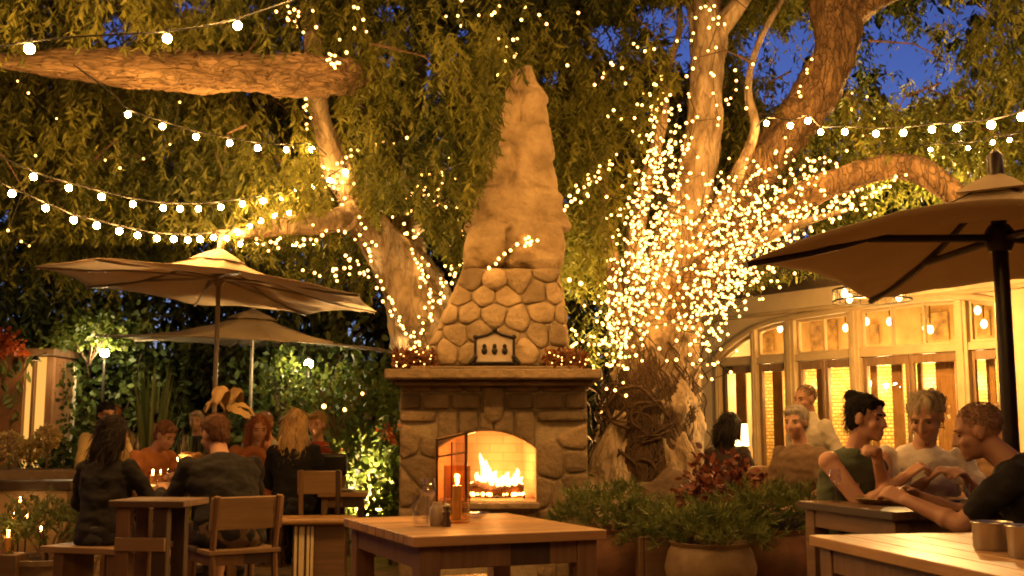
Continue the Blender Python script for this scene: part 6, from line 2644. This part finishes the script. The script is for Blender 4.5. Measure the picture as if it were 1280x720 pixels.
# hydrangeas in long planter at left
b_ = W(15, 575, 10.8)
t3 = pot('long_planter', 'long low stone planter with cream flowers at far left', (b_.x, 10.8, 0), .5, .80, mat('planter_stone', (.24, .17, .1), (.16, .11, .07), bump=.3), True, None, .8, (1.5, .5))
for px, py, r, lab in ((12, 558, .15, 'broad cream flower head at the left end of the long planter'), (60, 546, .11, 'single tall cream flower head at the right end of the long planter'), (38, 562, .10, 'low cream flower head in the middle of the long planter')):
    p = W(px, py, 10.75)
    t = thing('hydrangea', lab, 'flower', (p.x, 10.75, .74), 0, 'cream flower heads')
    n = 700
    v_ = RNG.normal(size=(n, 3))
    v_ /= np.linalg.norm(v_, axis=1, keepdims=True)
    obj('petal', leaf_mesh('petal', v_ * r * .8 + np.array([0, 0, p.z - .74]), v_ + RNG.normal(0, .5, (n, 3)), np.full(n, .026), .9, RNG.uniform(0, 1, n), RNG, True), M_cream_fl, t)
    s_ = MB()
    s_.caps((0, 0, 0), (0, 0, p.z - .74), .008, .008, 6)
    obj('stem', s_, M_bark_dark, t)
# shed whose panels emit light in place of lamplit doorway pillars
p0, p1 = W(-40, 540, 13.4), W(62, 540, 13.4)
sz = W(20, 446, 13.4).z
t = thing('garden_shed', 'brown garden shed with two glowing ivy-edged panels at far left', 'shed', (p0.x, 13.4, 0))
Lg = p1.x - p0.x
fxs = lambda px: W(px, 540, 13.4).x - p0.x
m_ = MB()
for a, b2_ in ((-40, 26), (36, 39), (54, 62)):
    m_.box(((fxs(a) + fxs(b2_)) / 2, .06, sz / 2), (fxs(b2_) - fxs(a), .12, sz))
m_.box((Lg / 2, .7, sz / 2), (Lg, .08, sz))
m_.box((Lg - .04, .4, sz / 2), (.08, .6, sz))
obj('wall', m_, mat_wood('shed_boards', (.17, .075, .03), (.24, .11, .045), axis=2, plank=.16), t, smooth=0)
m_ = MB()
m_.box((Lg / 2, .3, sz + .05), (Lg + .16, .95, .09))
obj('roof', m_, M_darkwood, t, bevel=.01)
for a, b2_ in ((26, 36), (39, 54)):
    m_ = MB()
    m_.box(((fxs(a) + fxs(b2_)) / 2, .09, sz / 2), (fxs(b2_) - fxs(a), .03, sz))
    pn = obj('emissive_panel', m_, mat_emit('emissive_panel_glow', (1, .47, .09), .42), t, smooth=0)
lamp('shed_lantern', (W(42, 540, 13).x, 12.95, 1.9), 4, (1, .62, .2), .06)
t2 = thing('wall_lantern', 'small iron lantern lighting the shed panels', 'lantern', (W(42, 540, 13).x, 12.95, 1.95))
m_ = MB()
m_.lathe([(0, .02), (.05, .02), (.05, .035), (.02, .07), (0, .075)], n=10)
m_.caps((0, 0, .07), (0, .42, .16), .008, .008, 6)
obj('bracket', m_, M_iron, t2)
b_ = W(45, 545, 12.9)
shrub('ivy', 'ivy climbing over the glowing shed panels', (b_.x - .05, 12.95, .35), (.3, .08), .75, 240, M_lime, .05, .7, 'leafy', None, 'climber')
# ivy post
b_ = W(85, 540, 13.0)
t = thing('ivy_post', 'pale post wound with ivy right of the glowing shed', 'post', (b_.x, 13, 0))
m_ = MB()
m_.box((0, 0, .95), (.1, .1, 1.9))
obj('post', m_, mat('white_post', (.7, .62, .45), rough=.6), t, bevel=.006)
O_ = np.stack([RNG.uniform(-.1, .1, 260), RNG.uniform(-.1, .0, 260), RNG.uniform(.1, 1.95, 260)], 1)
A_ = RNG.normal(0, 1, (260, 3))
A_ /= np.linalg.norm(A_, axis=1, keepdims=True)
obj('ivy', leaf_mesh('ivy', O_, A_, np.full(260, .06), .8, RNG.uniform(0, 1, 260), RNG, True), M_leaf_shrub, t)
# garden lanterns in the bushes
M_flood = mat_emit('lantern_glow', (1, .78, .42), 60)


def lantern(label, p, r, e):
    t = thing('garden_lantern', label, 'lantern', (p.x, p.y, 0), 0, 'garden lanterns in the bushes')
    m_ = MB()
    m_.caps((0, 0, 0), (0, 0, p.z - r), .02, .018, 8)
    m_.lathe([(0, p.z - r - .03), (r * .6, p.z - r - .03), (r * .7, p.z - r), (0, p.z - r)], n=14)
    m_.lathe([(0, p.z + r), (r * .8, p.z + r), (.02, p.z + r * 1.6), (0, p.z + r * 1.6)], n=14)
    obj('post', m_, M_iron, t)
    m_ = MB()
    m_.ell((0, 0, p.z), (r, r, r * 1.05), None, 14, 10)
    obj('globe', m_, M_flood, t)
    lamp('lantern_light', (p.x, p.y - r - .12, p.z), e, (1, .74, .36), .06)


lantern('bright white garden lantern in the bush under the lower parasol', W(386, 455, 12.9), .05, 18)
lantern('bright garden lantern in the lit bush at the left', W(131, 441, 13.4), .05, 24)
t = thing('fairy_light', 'three big warm lights in the dark bush beyond the far diners', 'fairy lights', W(430, 510, 12))
for px, py, s in ((405, 508, 1.8), (431, 512, 1.5), (453, 492, 1.2)):
    place(bulb_mini, 'bulb', W(px, py, 11.95), t, s)
shrub('ivy', 'lit yellow green ivy trailing right of the bright lantern', W(420, 505, 12.3) - Vector((0, 0, .35)), (.62, .14), .8, 520, M_lime, .06, .75, 'leafy', None, 'climber')
shrub('ivy', 'lit ivy hanging left of the bright lantern', W(352, 490, 12.6) - Vector((0, 0, .35)), (.26, .14), .8, 260, M_lime, .06, .75, 'leafy', None, 'climber')
shrub('ivy', 'bright lit ivy over the left garden lantern', W(112, 425, 13.2) - Vector((0, 0, .3)), (.5, .16), .65, 520, M_lime, .075, .75, 'leafy', None, 'climber')

# low wall and pots at the bottom left
p0, p1 = W(-70, 600, 9.6), W(82, 600, 9.6)
t = thing('garden_wall', 'low rendered garden wall with dark cap at bottom left', 'wall', ((p0.x + p1.x) / 2, 9.8, 0))
m_ = MB()
m_.box((0, 0, .33), (p1.x - p0.x, .3, .66))
obj('wall', m_, mat('brown_render', (.24, .16, .08), (.17, .11, .055), scale=3, bump=.25, rough=.6), t, bevel=.01)
m_ = MB()
m_.box((0, 0, .70), (p1.x - p0.x + .06, .36, .078))
obj('cap', m_, mat('dark_cap', (.04, .025, .016), rough=.4), t, bevel=.008)
t = thing('display_box', 'pale wooden box at the right end of the low wall', 'box', (W(92, 590, 9.9).x, 9.9, 0))
m_ = MB()
m_.box((0, 0, .56), (.22, .3, .16))
m_.box((0, 0, .24), (.17, .25, .478))
obj('box', m_, M_chairwood, t, bevel=.006)
# pot of grasses with candles before the wall
b_ = W(60, 700, 8.3)
pot('low_pot', 'wide low pot of grasses at the bottom left', (b_.x, 8.3, 0), .34, .26, mat('planter_stone', (.24, .17, .1)))
shrub('feathery_plant', 'feathery grasses with sparkling candles behind at bottom left', (b_.x, 8.3, .2), (.4, .3), .42, 260, M_fern, .055, .2, 'feather', 'feathery plants in the planter row', 'plant')
p = W(9, 692, 8.0)
t = thing('lantern_stand', 'dark stand carrying a tall candle at the bottom left corner', 'stand', (p.x, p.y, 0))
m_ = MB()
m_.box((0, 0, p.z / 2), (.22, .22, p.z))
obj('stand', m_, M_darkwood, t, bevel=.008)
candle('tall candle in a glass at the bottom left corner', Vector((p.x, p.y, p.z)), .02, .10, 1.2, True, .16, .045)
for i, (px, py, D, lab) in enumerate(((25, 632, 9.5, 'highest tealight on the ledge of the low wall'), (17, 652, 9.35, 'left tealight on the ledge of the low wall'), (33, 653, 9.35, 'middle tealight on the ledge of the low wall'), (51, 668, 9.2, 'right tealight nearest the grasses by the low wall'))):
    p = W(px, py, D)
    t = thing('tealight_stake', 'thin iron stake under the ' + lab.split(' on ')[0].split(' nearest')[0], 'stake', (p.x, p.y, 0))
    m_ = MB()
    m_.caps((0, 0, 0), (0, 0, p.z - .01), .007, .007, 6)
    m_.lathe([(0, p.z - .012), (.03, p.z - .012), (.03, p.z - .002), (0, p.z - .002)], n=12)
    obj('stake', m_, M_iron, t)
    candle(lab, p, .014, .012, .25, True, .05, .026)
# ------------------------------------------------------------------ the guests
BROWN, BLACKH, GREY, BLOND, RED = (.05, .028, .015), (.012, .009, .008), (.38, .33, .27), (.62, .42, .2), (.35, .12, .04)
M_skin2 = mat('skin_tan', (.42, .23, .14), (.35, .18, .11), rough=.5, scale=5, bump=.03)
M_skin3 = mat('skin_rosy', (.55, .31, .21), (.46, .25, .17), rough=.5, scale=5, bump=.03)
for _m in (M_skin, M_skin2, M_skin3):
    _sss(_m)
gx = lambda px, D: (px - 640) / FPX * D * 0.992

# right-hand party
person('person in sleeveless dark green top, black hair in a knot, eating at right-hand table', gx(1050, 6.4), 6.4, seat=.42, face=-150, lean=14, scale=1.06, girth=1.1, top=(.085, .105, .065), sleeve='none', pants=(.04, .04, .05),
       hair='bun', hairc=BLACKH, skin=M_skin3, head=(14, -6), hl=(.12, .36, .94), hr=(-.02, .40, .86), curl=(.8, .9), vox=.0075)
person('person in white T-shirt with tousled grey-blond hair looking down at the right-hand table', gx(1142, 6.6), 6.6, seat=.40, face=176, lean=18, scale=1.1, top=(.8, .74, .68), sleeve='short', pants=(.05, .05, .07),
       hair='curly', hairc=(.46, .38, .26), skin=M_skin3, head=(-32, -24), hl=(-.16, .36, .80), hr=(.06, .36, .80), curl=(.6, .7), vox=.0075, girth=1.08, seed=4)
person('man in black shirt with shaved head leaning in at the right-hand table', gx(1345, 5.1), 5.1, seat=.40, face=60, lean=32, scale=1.10, top=(.012, .011, .011), sleeve='short', pants=(.02, .02, .025),
       hair='buzz', hairc=(.2, .12, .075), skin=M_skin2, head=(10, -14), hl=(-.20, .64, .76), hr=(.02, .62, .76), curl=(.5, .6), vox=.0075, girth=1.12)
person('bald man standing behind the person in green', gx(1016, 9.3), 9.3, seat=.80, face=120, lean=4, scale=.97, pose='stand', top=(.45, .40, .32), sleeve='long', hair='buzz', hairc=(.1, .06, .04), skin=M_skin2, head=(0, -6), vox=.012, collar=(.7, .62, .45))
person('grey-haired guest seated behind the person in green near the posts', gx(1003, 8.3), 8.3, seat=.46, face=130, lean=4, top=(.16, .10, .06), hair='short', hairc=GREY, skin=M_skin3, head=(10, -4), vox=.012)
person('fair-haired guest behind the man in black, beside the dark parasol pole', gx(1252, 7.4), 7.4, seat=.45, face=165, lean=3, top=(.30, .18, .10), hair='short', hairc=(.5, .36, .2), skin=M_skin3, head=(10, -4), vox=.012)
person('dark-haired woman in silhouette beside the lit table lamp', gx(905, 9.9), 9.9, seat=.44, face=-50, lean=6, top=(.03, .02, .02), hair='bob', hairc=BLACKH, head=(0, -6), vox=.013)

# left-hand party
person('woman with long dark hair in black, seen from behind at the left', gx(132, 7.3), 7.3, seat=.44, face=-18, lean=6, top=(.010, .008, .008), hair='long', hairc=(.016, .01, .008), scale=.95, head=(-12, -12), hl=(-.2, .36, .78), hr=(.2, .38, .80), vox=.010)
person('man in dark jacket with brown hair, hunched with back turned on a wooden chair', gx(292, 6.9), 6.9, seat=.46, face=34, lean=28, scale=1.0, top=(.011, .010, .010), pants=(.10, .06, .035), hair='short', hairc=(.13, .06, .03),
       head=(14, -16), hl=(-.15, .46, .79), hr=(.1, .46, .79), vox=.010, girth=1.2, feet=[(-.12, .36, .10), (.02, .34, .10)])
# broad tan leaves in a pot on the low left table
t = thing('potted_plant', 'pot of broad curling tan leaves rising behind the man in the dark jacket', 'plant', (lt.x + .40, lt.y + .3, .7505))
m_ = MB()
m_.lathe([(0, 0), (.055, 0), (.075, .11), (.068, .11), (.05, .01), (0, .01)], n=22)
obj('pot', m_, M_terracotta, t)
m_ = MB()
lv = MB()
hh_ = W(286, 500, lt.y + .3).z - .7505
for k, (a, L_, up_, wd2) in enumerate(((200, .15, .10, .075), (20, .20, .04, .07), (330, .24, -.02, .06), (110, .14, .10, .08), (250, .14, .13, .075), (160, .20, .02, .06), (60, .16, .10, .07))):
    base = Vector((.012 * math.cos(R(a)), .012 * math.sin(R(a)), hh_ - .06 + .012 * k))
    m_.caps((0, 0, .05), base, .006, .005, 6)
    d_ = Vector((math.cos(R(a)), math.sin(R(a)), 0))
    s2 = Vector((-d_.y, d_.x, 0))
    V_, F_ = [], []
    for j in range(9):
        q_ = j / 8
        c_ = base + d_ * L_ * q_ + Vector((0, 0, up_ * math.sin(q_ * 2.6) - .07 * q_ ** 3))
        ww = wd2 * math.sin(PI * min(1, q_ * .92 + .06)) ** .7
        for i in range(7):
            f_ = (i - 3) / 3
            V_.append(c_ + s2 * ww * f_ + Vector((0, 0, -.035 * f_ * f_ + .008 * math.sin(q_ * 20 + i))))
    for j in range(8):
        for i in range(6):
            F_.append((j * 7 + i, j * 7 + i + 1, (j + 1) * 7 + i + 1, (j + 1) * 7 + i))
    lv.add(V_, F_)
obj('stem', m_, mat('tan_stem', (.22, .14, .06)), t)
obj('foliage', lv, mat('tan_leaf', (.40, .27, .11), (.28, .17, .065), rough=.7, scale=12, bump=.3), t, smooth=180)
chair('wooden chair under the man in the dark jacket', (gx(296, 6.9), 6.88), R(34), H=.47, back=.78, wd_=.44)
bench('wooden bench under the woman with long dark hair', (gx(134, 7.3), 7.26), R(-18), .62, .36, .44, M_chairwood)

person('person in cream top with dark hair at the back of the left table', gx(131, 11.2), 11.2, seat=.56, face=-150, lean=2, top=(.62, .46, .2), hair='short', hairc=BLACKH, head=(15, -6), vox=.014)
person('fair-skinned person with russet hair standing at the back of the left table', gx(147, 11.7), 11.7, seat=.78, pose='stand', face=170, lean=10, scale=.92, top=(.2, .16, .07), hair='short', hairc=(.28, .13, .06), skin=M_skin3, head=(-10, -8), vox=.014)
person('person in black coat bending beside the russet-haired person', gx(172, 12.1), 12.1, seat=.74, pose='stand', face=-110, lean=24, scale=.92, top=(.014, .012, .014), hair='short', hairc=BLACKH, head=(0, -20), vox=.014)
person('person in bright orange top hunched over the crowded left table', gx(172, 10.2), 10.2, seat=.46, face=-120, lean=30, top=(.5, .19, .06), hair='short', hairc=(.25, .12, .06), skin=M_skin3, head=(0, -25), hl=(-.1, .45, .75), hr=(.1, .45, .75), vox=.013, girth=1.05)
person('pale-haired person in black standing behind the tall parasol pole', gx(247, 12.3), 12.3, seat=.74, pose='stand', face=160, scale=.9, top=(.016, .014, .014), hair='short', hairc=(.4, .3, .2), skin=M_skin2, head=(20, 0), vox=.014)
person('person with red hair leaning at the far table behind the man in the dark jacket', gx(309, 10.4), 10.4, seat=.46, face=-140, lean=18, top=(.42, .15, .06), hair='long', hairc=(.36, .13, .05), skin=M_skin3, head=(-20, -15), vox=.013)
person('ruddy bald man in a checked shirt facing us at the far table', gx(336, 11.3), 11.3, seat=.48, face=176, lean=10, top=(.5, .46, .34), hair='buzz', hairc=(.45, .25, .16), skin=M_skin3, head=(0, -16), vox=.012, girth=1.1)
person('blonde woman in black seen from behind at the far table', gx(367, 9.7), 9.7, seat=.46, face=-8, lean=4, top=(.008, .007, .007), hair='long', hairc=BLOND, skin=M_skin3, head=(0, -4), vox=.012)
person('person in orange shirt seated left of the blonde woman', gx(346, 10.0), 10.0, seat=.42, face=-30, lean=22, scale=.86, top=(.6, .2, .05), hair='short', hairc=(.3, .16, .08), skin=M_skin3, head=(0, -20), vox=.013)
person('person with ginger hair facing us beside the blue jacket', gx(399, 10.9), 10.9, seat=.46, face=170, lean=4, top=(.3, .05, .03), hair='short', hairc=(.42, .25, .12), skin=M_skin3, head=(0, -4), vox=.012)
person('person in blue jacket turned away at the right end of the far table', gx(409, 10.75), 10.75, seat=.40, face=-60, lean=34, scale=.9, top=(.10, .12, .22), hair='short', hairc=(.1, .1, .17), head=(0, -45), vox=.012, girth=1.1)
# stools carrying the rest of the seated guests
first = None
for px, D, H_, lab in ((1050, 6.4, .42, 'stool under the person in green'), (1146, 6.7, .42, 'stool under the person in white'), (1345, 5.1, .40, 'stool under the man in black'), (1003, 8.3, .46, 'stool under the grey-haired guest'),
                       (1252, 7.4, .45, 'stool under the fair-haired guest by the pole'), (905, 9.9, .44, 'stool under the woman in silhouette'), (131, 11.2, .56, 'stool under the person in cream'), (172, 10.2, .46, 'stool under the person in orange top'),
                       (309, 10.4, .46, 'stool under the red-haired person'), (336, 11.3, .48, 'stool under the man in the checked shirt'), (367, 9.7, .46, 'dark stool under the blonde woman'), (346, 10.0, .42, 'stool under the person in orange shirt'),
                       (399, 10.9, .46, 'stool under the ginger-haired person'), (409, 10.75, .40, 'stool under the person in blue')):
    if first is None:
        first = thing('stool', lab, 'stool', (0, 0, 0), 0, 'stools under guests')
        m_ = MB()
        m_.lathe([(0, .40), (.165, .40), (.175, .41), (.175, .432), (.168, .44), (0, .44)], n=26)
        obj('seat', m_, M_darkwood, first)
        for k in range(4):
            a = PI / 4 + k * PI / 2
            m_ = MB()
            m_.caps((.17 * math.cos(a), .17 * math.sin(a), .0), (.12 * math.cos(a), .12 * math.sin(a), .40), .015, .017, 8)
            obj('leg', m_, M_darkwood, first)
        s_ = first
    else:
        s_ = copy_tree(first)
        s_['label'] = lab
    s_.location = (gx(px, D), D, 0)
    s_.scale = (1, 1, H_ / .44)

# ------------------------------------------------------------------ things on the guests' tables
c3, v3, u3 = RT
zt = .7805
q = lambda a, b: Vector((c3.x, c3.y, zt)) + v3 * a + u3 * b
t = thing('serving_tray', 'oval tray of food between the three guests on the right', 'tray', q(-.06, -.12))
m_ = MB()
m_.lathe([(0, .001), (.2, .001), (.235, .028), (.228, .032), (.195, .008), (0, .008)], n=36, M=Matrix.Diagonal((1.2, .8, 1)))
obj('tray', m_, mat('brass_tray', (.55, .4, .2), rough=.35, metal=.7, bump=.05), t)
m_ = MB()
rn = random.Random(8)
for k in range(16):
    m_.ell((rn.uniform(-.17, .17), rn.uniform(-.1, .1), .022), (rn.uniform(.02, .035), rn.uniform(.02, .03), .018), None, 9, 6)
obj('food', m_, mat('roast_food', (.4, .22, .08), (.22, .1, .03), scale=30, bump=.4), t)
wineglass('wine glass near the left corner of the right-hand table', q(-.30, -.40), .85)
tumbler('water glass before the person in green', q(-.32, -.28), .034, .1)
wineglass('wine glass before the person in white', q(-.33, .05), .85)
tumbler('water glass close to the hand of the man in black', q(-.02, .18), .034, .1)
# left tables
za = .7505
for k, (dx, dy, lab) in enumerate(((-.30, .1, 'leftmost tumbler on the low left table'), (-.16, .2, 'second tumbler on the low left table'), (-.02, .1, 'middle tumbler on the low left table'))):
    tumbler(lab, (lt.x + dx, lt.y + .25 + dy, za), .036, .12)
candle('candle between the tumblers on the low left table', Vector((lt.x - .2, lt.y + .45, za)), .018, .05, 1.6, True, .09, .038)
t = thing('napkin_box', 'pale wooden napkin box on the low left table', 'box', (lt.x + .2, lt.y + .25, za))
m_ = MB()
for s in (-1, 1):
    m_.box((s * .1, 0, .05), (.012, .14, .1))
    m_.box((0, s * .064, .05), (.188, .012, .1))
m_.box((0, 0, .008), (.186, .114, .014))
obj('box', m_, M_chairwood, t, bevel=.002)
zb = .8605
for k, (dx, lab) in enumerate(((-.28, 'green bottle at the left of the crowded far table'), (.18, 'dark bottle in the middle of the crowded far table'), (.44, 'brown bottle at the right of the crowded far table'))):
    vessel('bottle', lab, 'bottle', (lt2.x + dx, lt2.y + .15, zb), [(0, 0), (.034, 0), (.036, .01), (.036, .16), (.014, .21), (.0135, .27), (0, .27)], mat('bottle_glass', (.05, .035, .012), rough=.12, bump=0, coat=.5), 'bottle')
candle('candle glowing on the crowded far table at left', Vector((lt2.x - .02, lt2.y - .05, zb)), .02, .05, 4, True, .1, .04)
t = thing('bread_basket', 'woven basket of bread on the crowded far table', 'basket', (lt2.x + .32, lt2.y, zb))
m_ = MB()
m_.lathe([(0, 0), (.10, 0), (.14, .075), (.134, .075), (.096, .008), (0, .008)], n=24)
obj('basket', m_, mat('wicker', (.45, .28, .1), (.3, .17, .06), scale=40, bump=.6), t)
m_ = MB()
for k in range(6):
    m_.ell((rn.uniform(-.07, .07), rn.uniform(-.06, .06), .07), (.05, .03, .03), Matrix.Rotation(rn.uniform(0, 3), 3, 'Z'), 10, 7)
obj('bread', m_, mat('bread_crust', (.55, .3, .1), (.4, .2, .06), scale=20), t)
zc_ = .8005
candle('candle glowing in the middle of the far diners table', Vector((lt3.x - .1, 10.75, zc_)), .02, .05, 4, True, .1, .04)
for dx, lab in ((-.4, 'tumbler at the left of the far diners table'), (.3, 'tumbler at the right of the far diners table')):
    tumbler(lab, (lt3.x + dx, 10.75, zc_), .036, .12)
# table lamp by the silhouetted woman
p = W(926, 575, 10.3)
t = thing('lamp_table', 'round dark lamp table at the pavilion corner', 'side table', (p.x, 10.3, 0))
m_ = MB()
m_.lathe([(0, 0), (.18, 0), (.18, .02), (.03, .04), (.03, .70), (.25, .72), (.25, .745), (0, .745)], n=28)
obj('pedestal', m_, M_darkwood, t, smooth=30)
t = thing('table_lamp', 'lit table lamp with glowing square cream shade', 'lamp', (p.x, 10.3, .7455))
zl = W(926, 545, 10.3).z - .7455
m_ = MB()
m_.lathe([(0, 0), (.06, 0), (.06, .015), (.015, .03), (.03, .12), (.012, .2), (.012, zl + .05), (0, zl + .05)], n=18)
obj('base', m_, M_bronze, t)
m_ = MB()
m_.lathe([(.075, zl - .09), (.068, zl + .11)], n=28)
o_ = obj('lamp_shade', m_, mat_emit('shade_glow', (1, .74, .34), 2.6), t)
sd = o_.modifiers.new('s', 'SOLIDIFY')
sd.thickness = .003
lamp('table_lamp_light', (p.x, 10.3, .7455 + zl), 7, (1, .66, .26), .04)
# chairs in the dark right of the purple bush
p = W(976, 590, 8.9)
t = thing('wicker_chair', 'rounded brown wicker chair behind the right planter', 'chair', (p.x, 8.9, 0), R(170))
m_ = MB()
rings = []
for h_, r_ in ((.40, .26), (.5, .29), (.66, .31), (.80, .30), (.88, .27)):
    rings.append([Vector((r_ * math.cos(a), r_ * .9 * math.sin(a), h_ - .10 * max(0, math.cos(a - PI / 2)) * (h_ - .4) / .48)) for a in np.linspace(PI * .95, PI * 2.05, 20)])
V_ = [p_ for r_ in rings for p_ in r_]
m_.add(V_, [(i * 20 + k, i * 20 + k + 1, (i + 1) * 20 + k + 1, (i + 1) * 20 + k) for i in range(4) for k in range(19)])
o_ = obj('backrest', m_, mat('brown_wicker', (.28, .17, .08), (.16, .09, .04), scale=50, bump=.6), t, smooth=180)
sd = o_.modifiers.new('s', 'SOLIDIFY')
sd.thickness = .03
m_ = MB()
m_.lathe([(0, .36), (.25, .36), (.28, .39), (.27, .44), (0, .46)], n=28)
obj('seat', m_, mat('dark_cushion', (.05, .03, .02), rough=.9), t)
for a in (45, 135, 225, 315):
    m_ = MB()
    m_.caps((.22 * math.cos(R(a)), .2 * math.sin(R(a)), 0.01), (.2 * math.cos(R(a)), .18 * math.sin(R(a)), .36), .018, .018, 8)
    obj('leg', m_, M_darkwood, t)
# ------------------------------------------------------------------ picture settings
S.view_settings.view_transform = 'Standard'
S.view_settings.look = 'None'
S.view_settings.exposure = 1.38
S.view_settings.gamma = 1
S.view_settings.use_curve_mapping = False
cy = S.cycles
cy.use_denoising = True
cy.max_bounces = 7
cy.diffuse_bounces = 4
cy.glossy_bounces = 3
cy.transmission_bounces = 4
cy.transparent_max_bounces = 12
cy.caustics_reflective = False
cy.caustics_refractive = False
cy.sample_clamp_indirect = 3
cy.use_light_tree = True
cy.pixel_filter_type = 'BLACKMAN_HARRIS'
cy.filter_width = 1.9
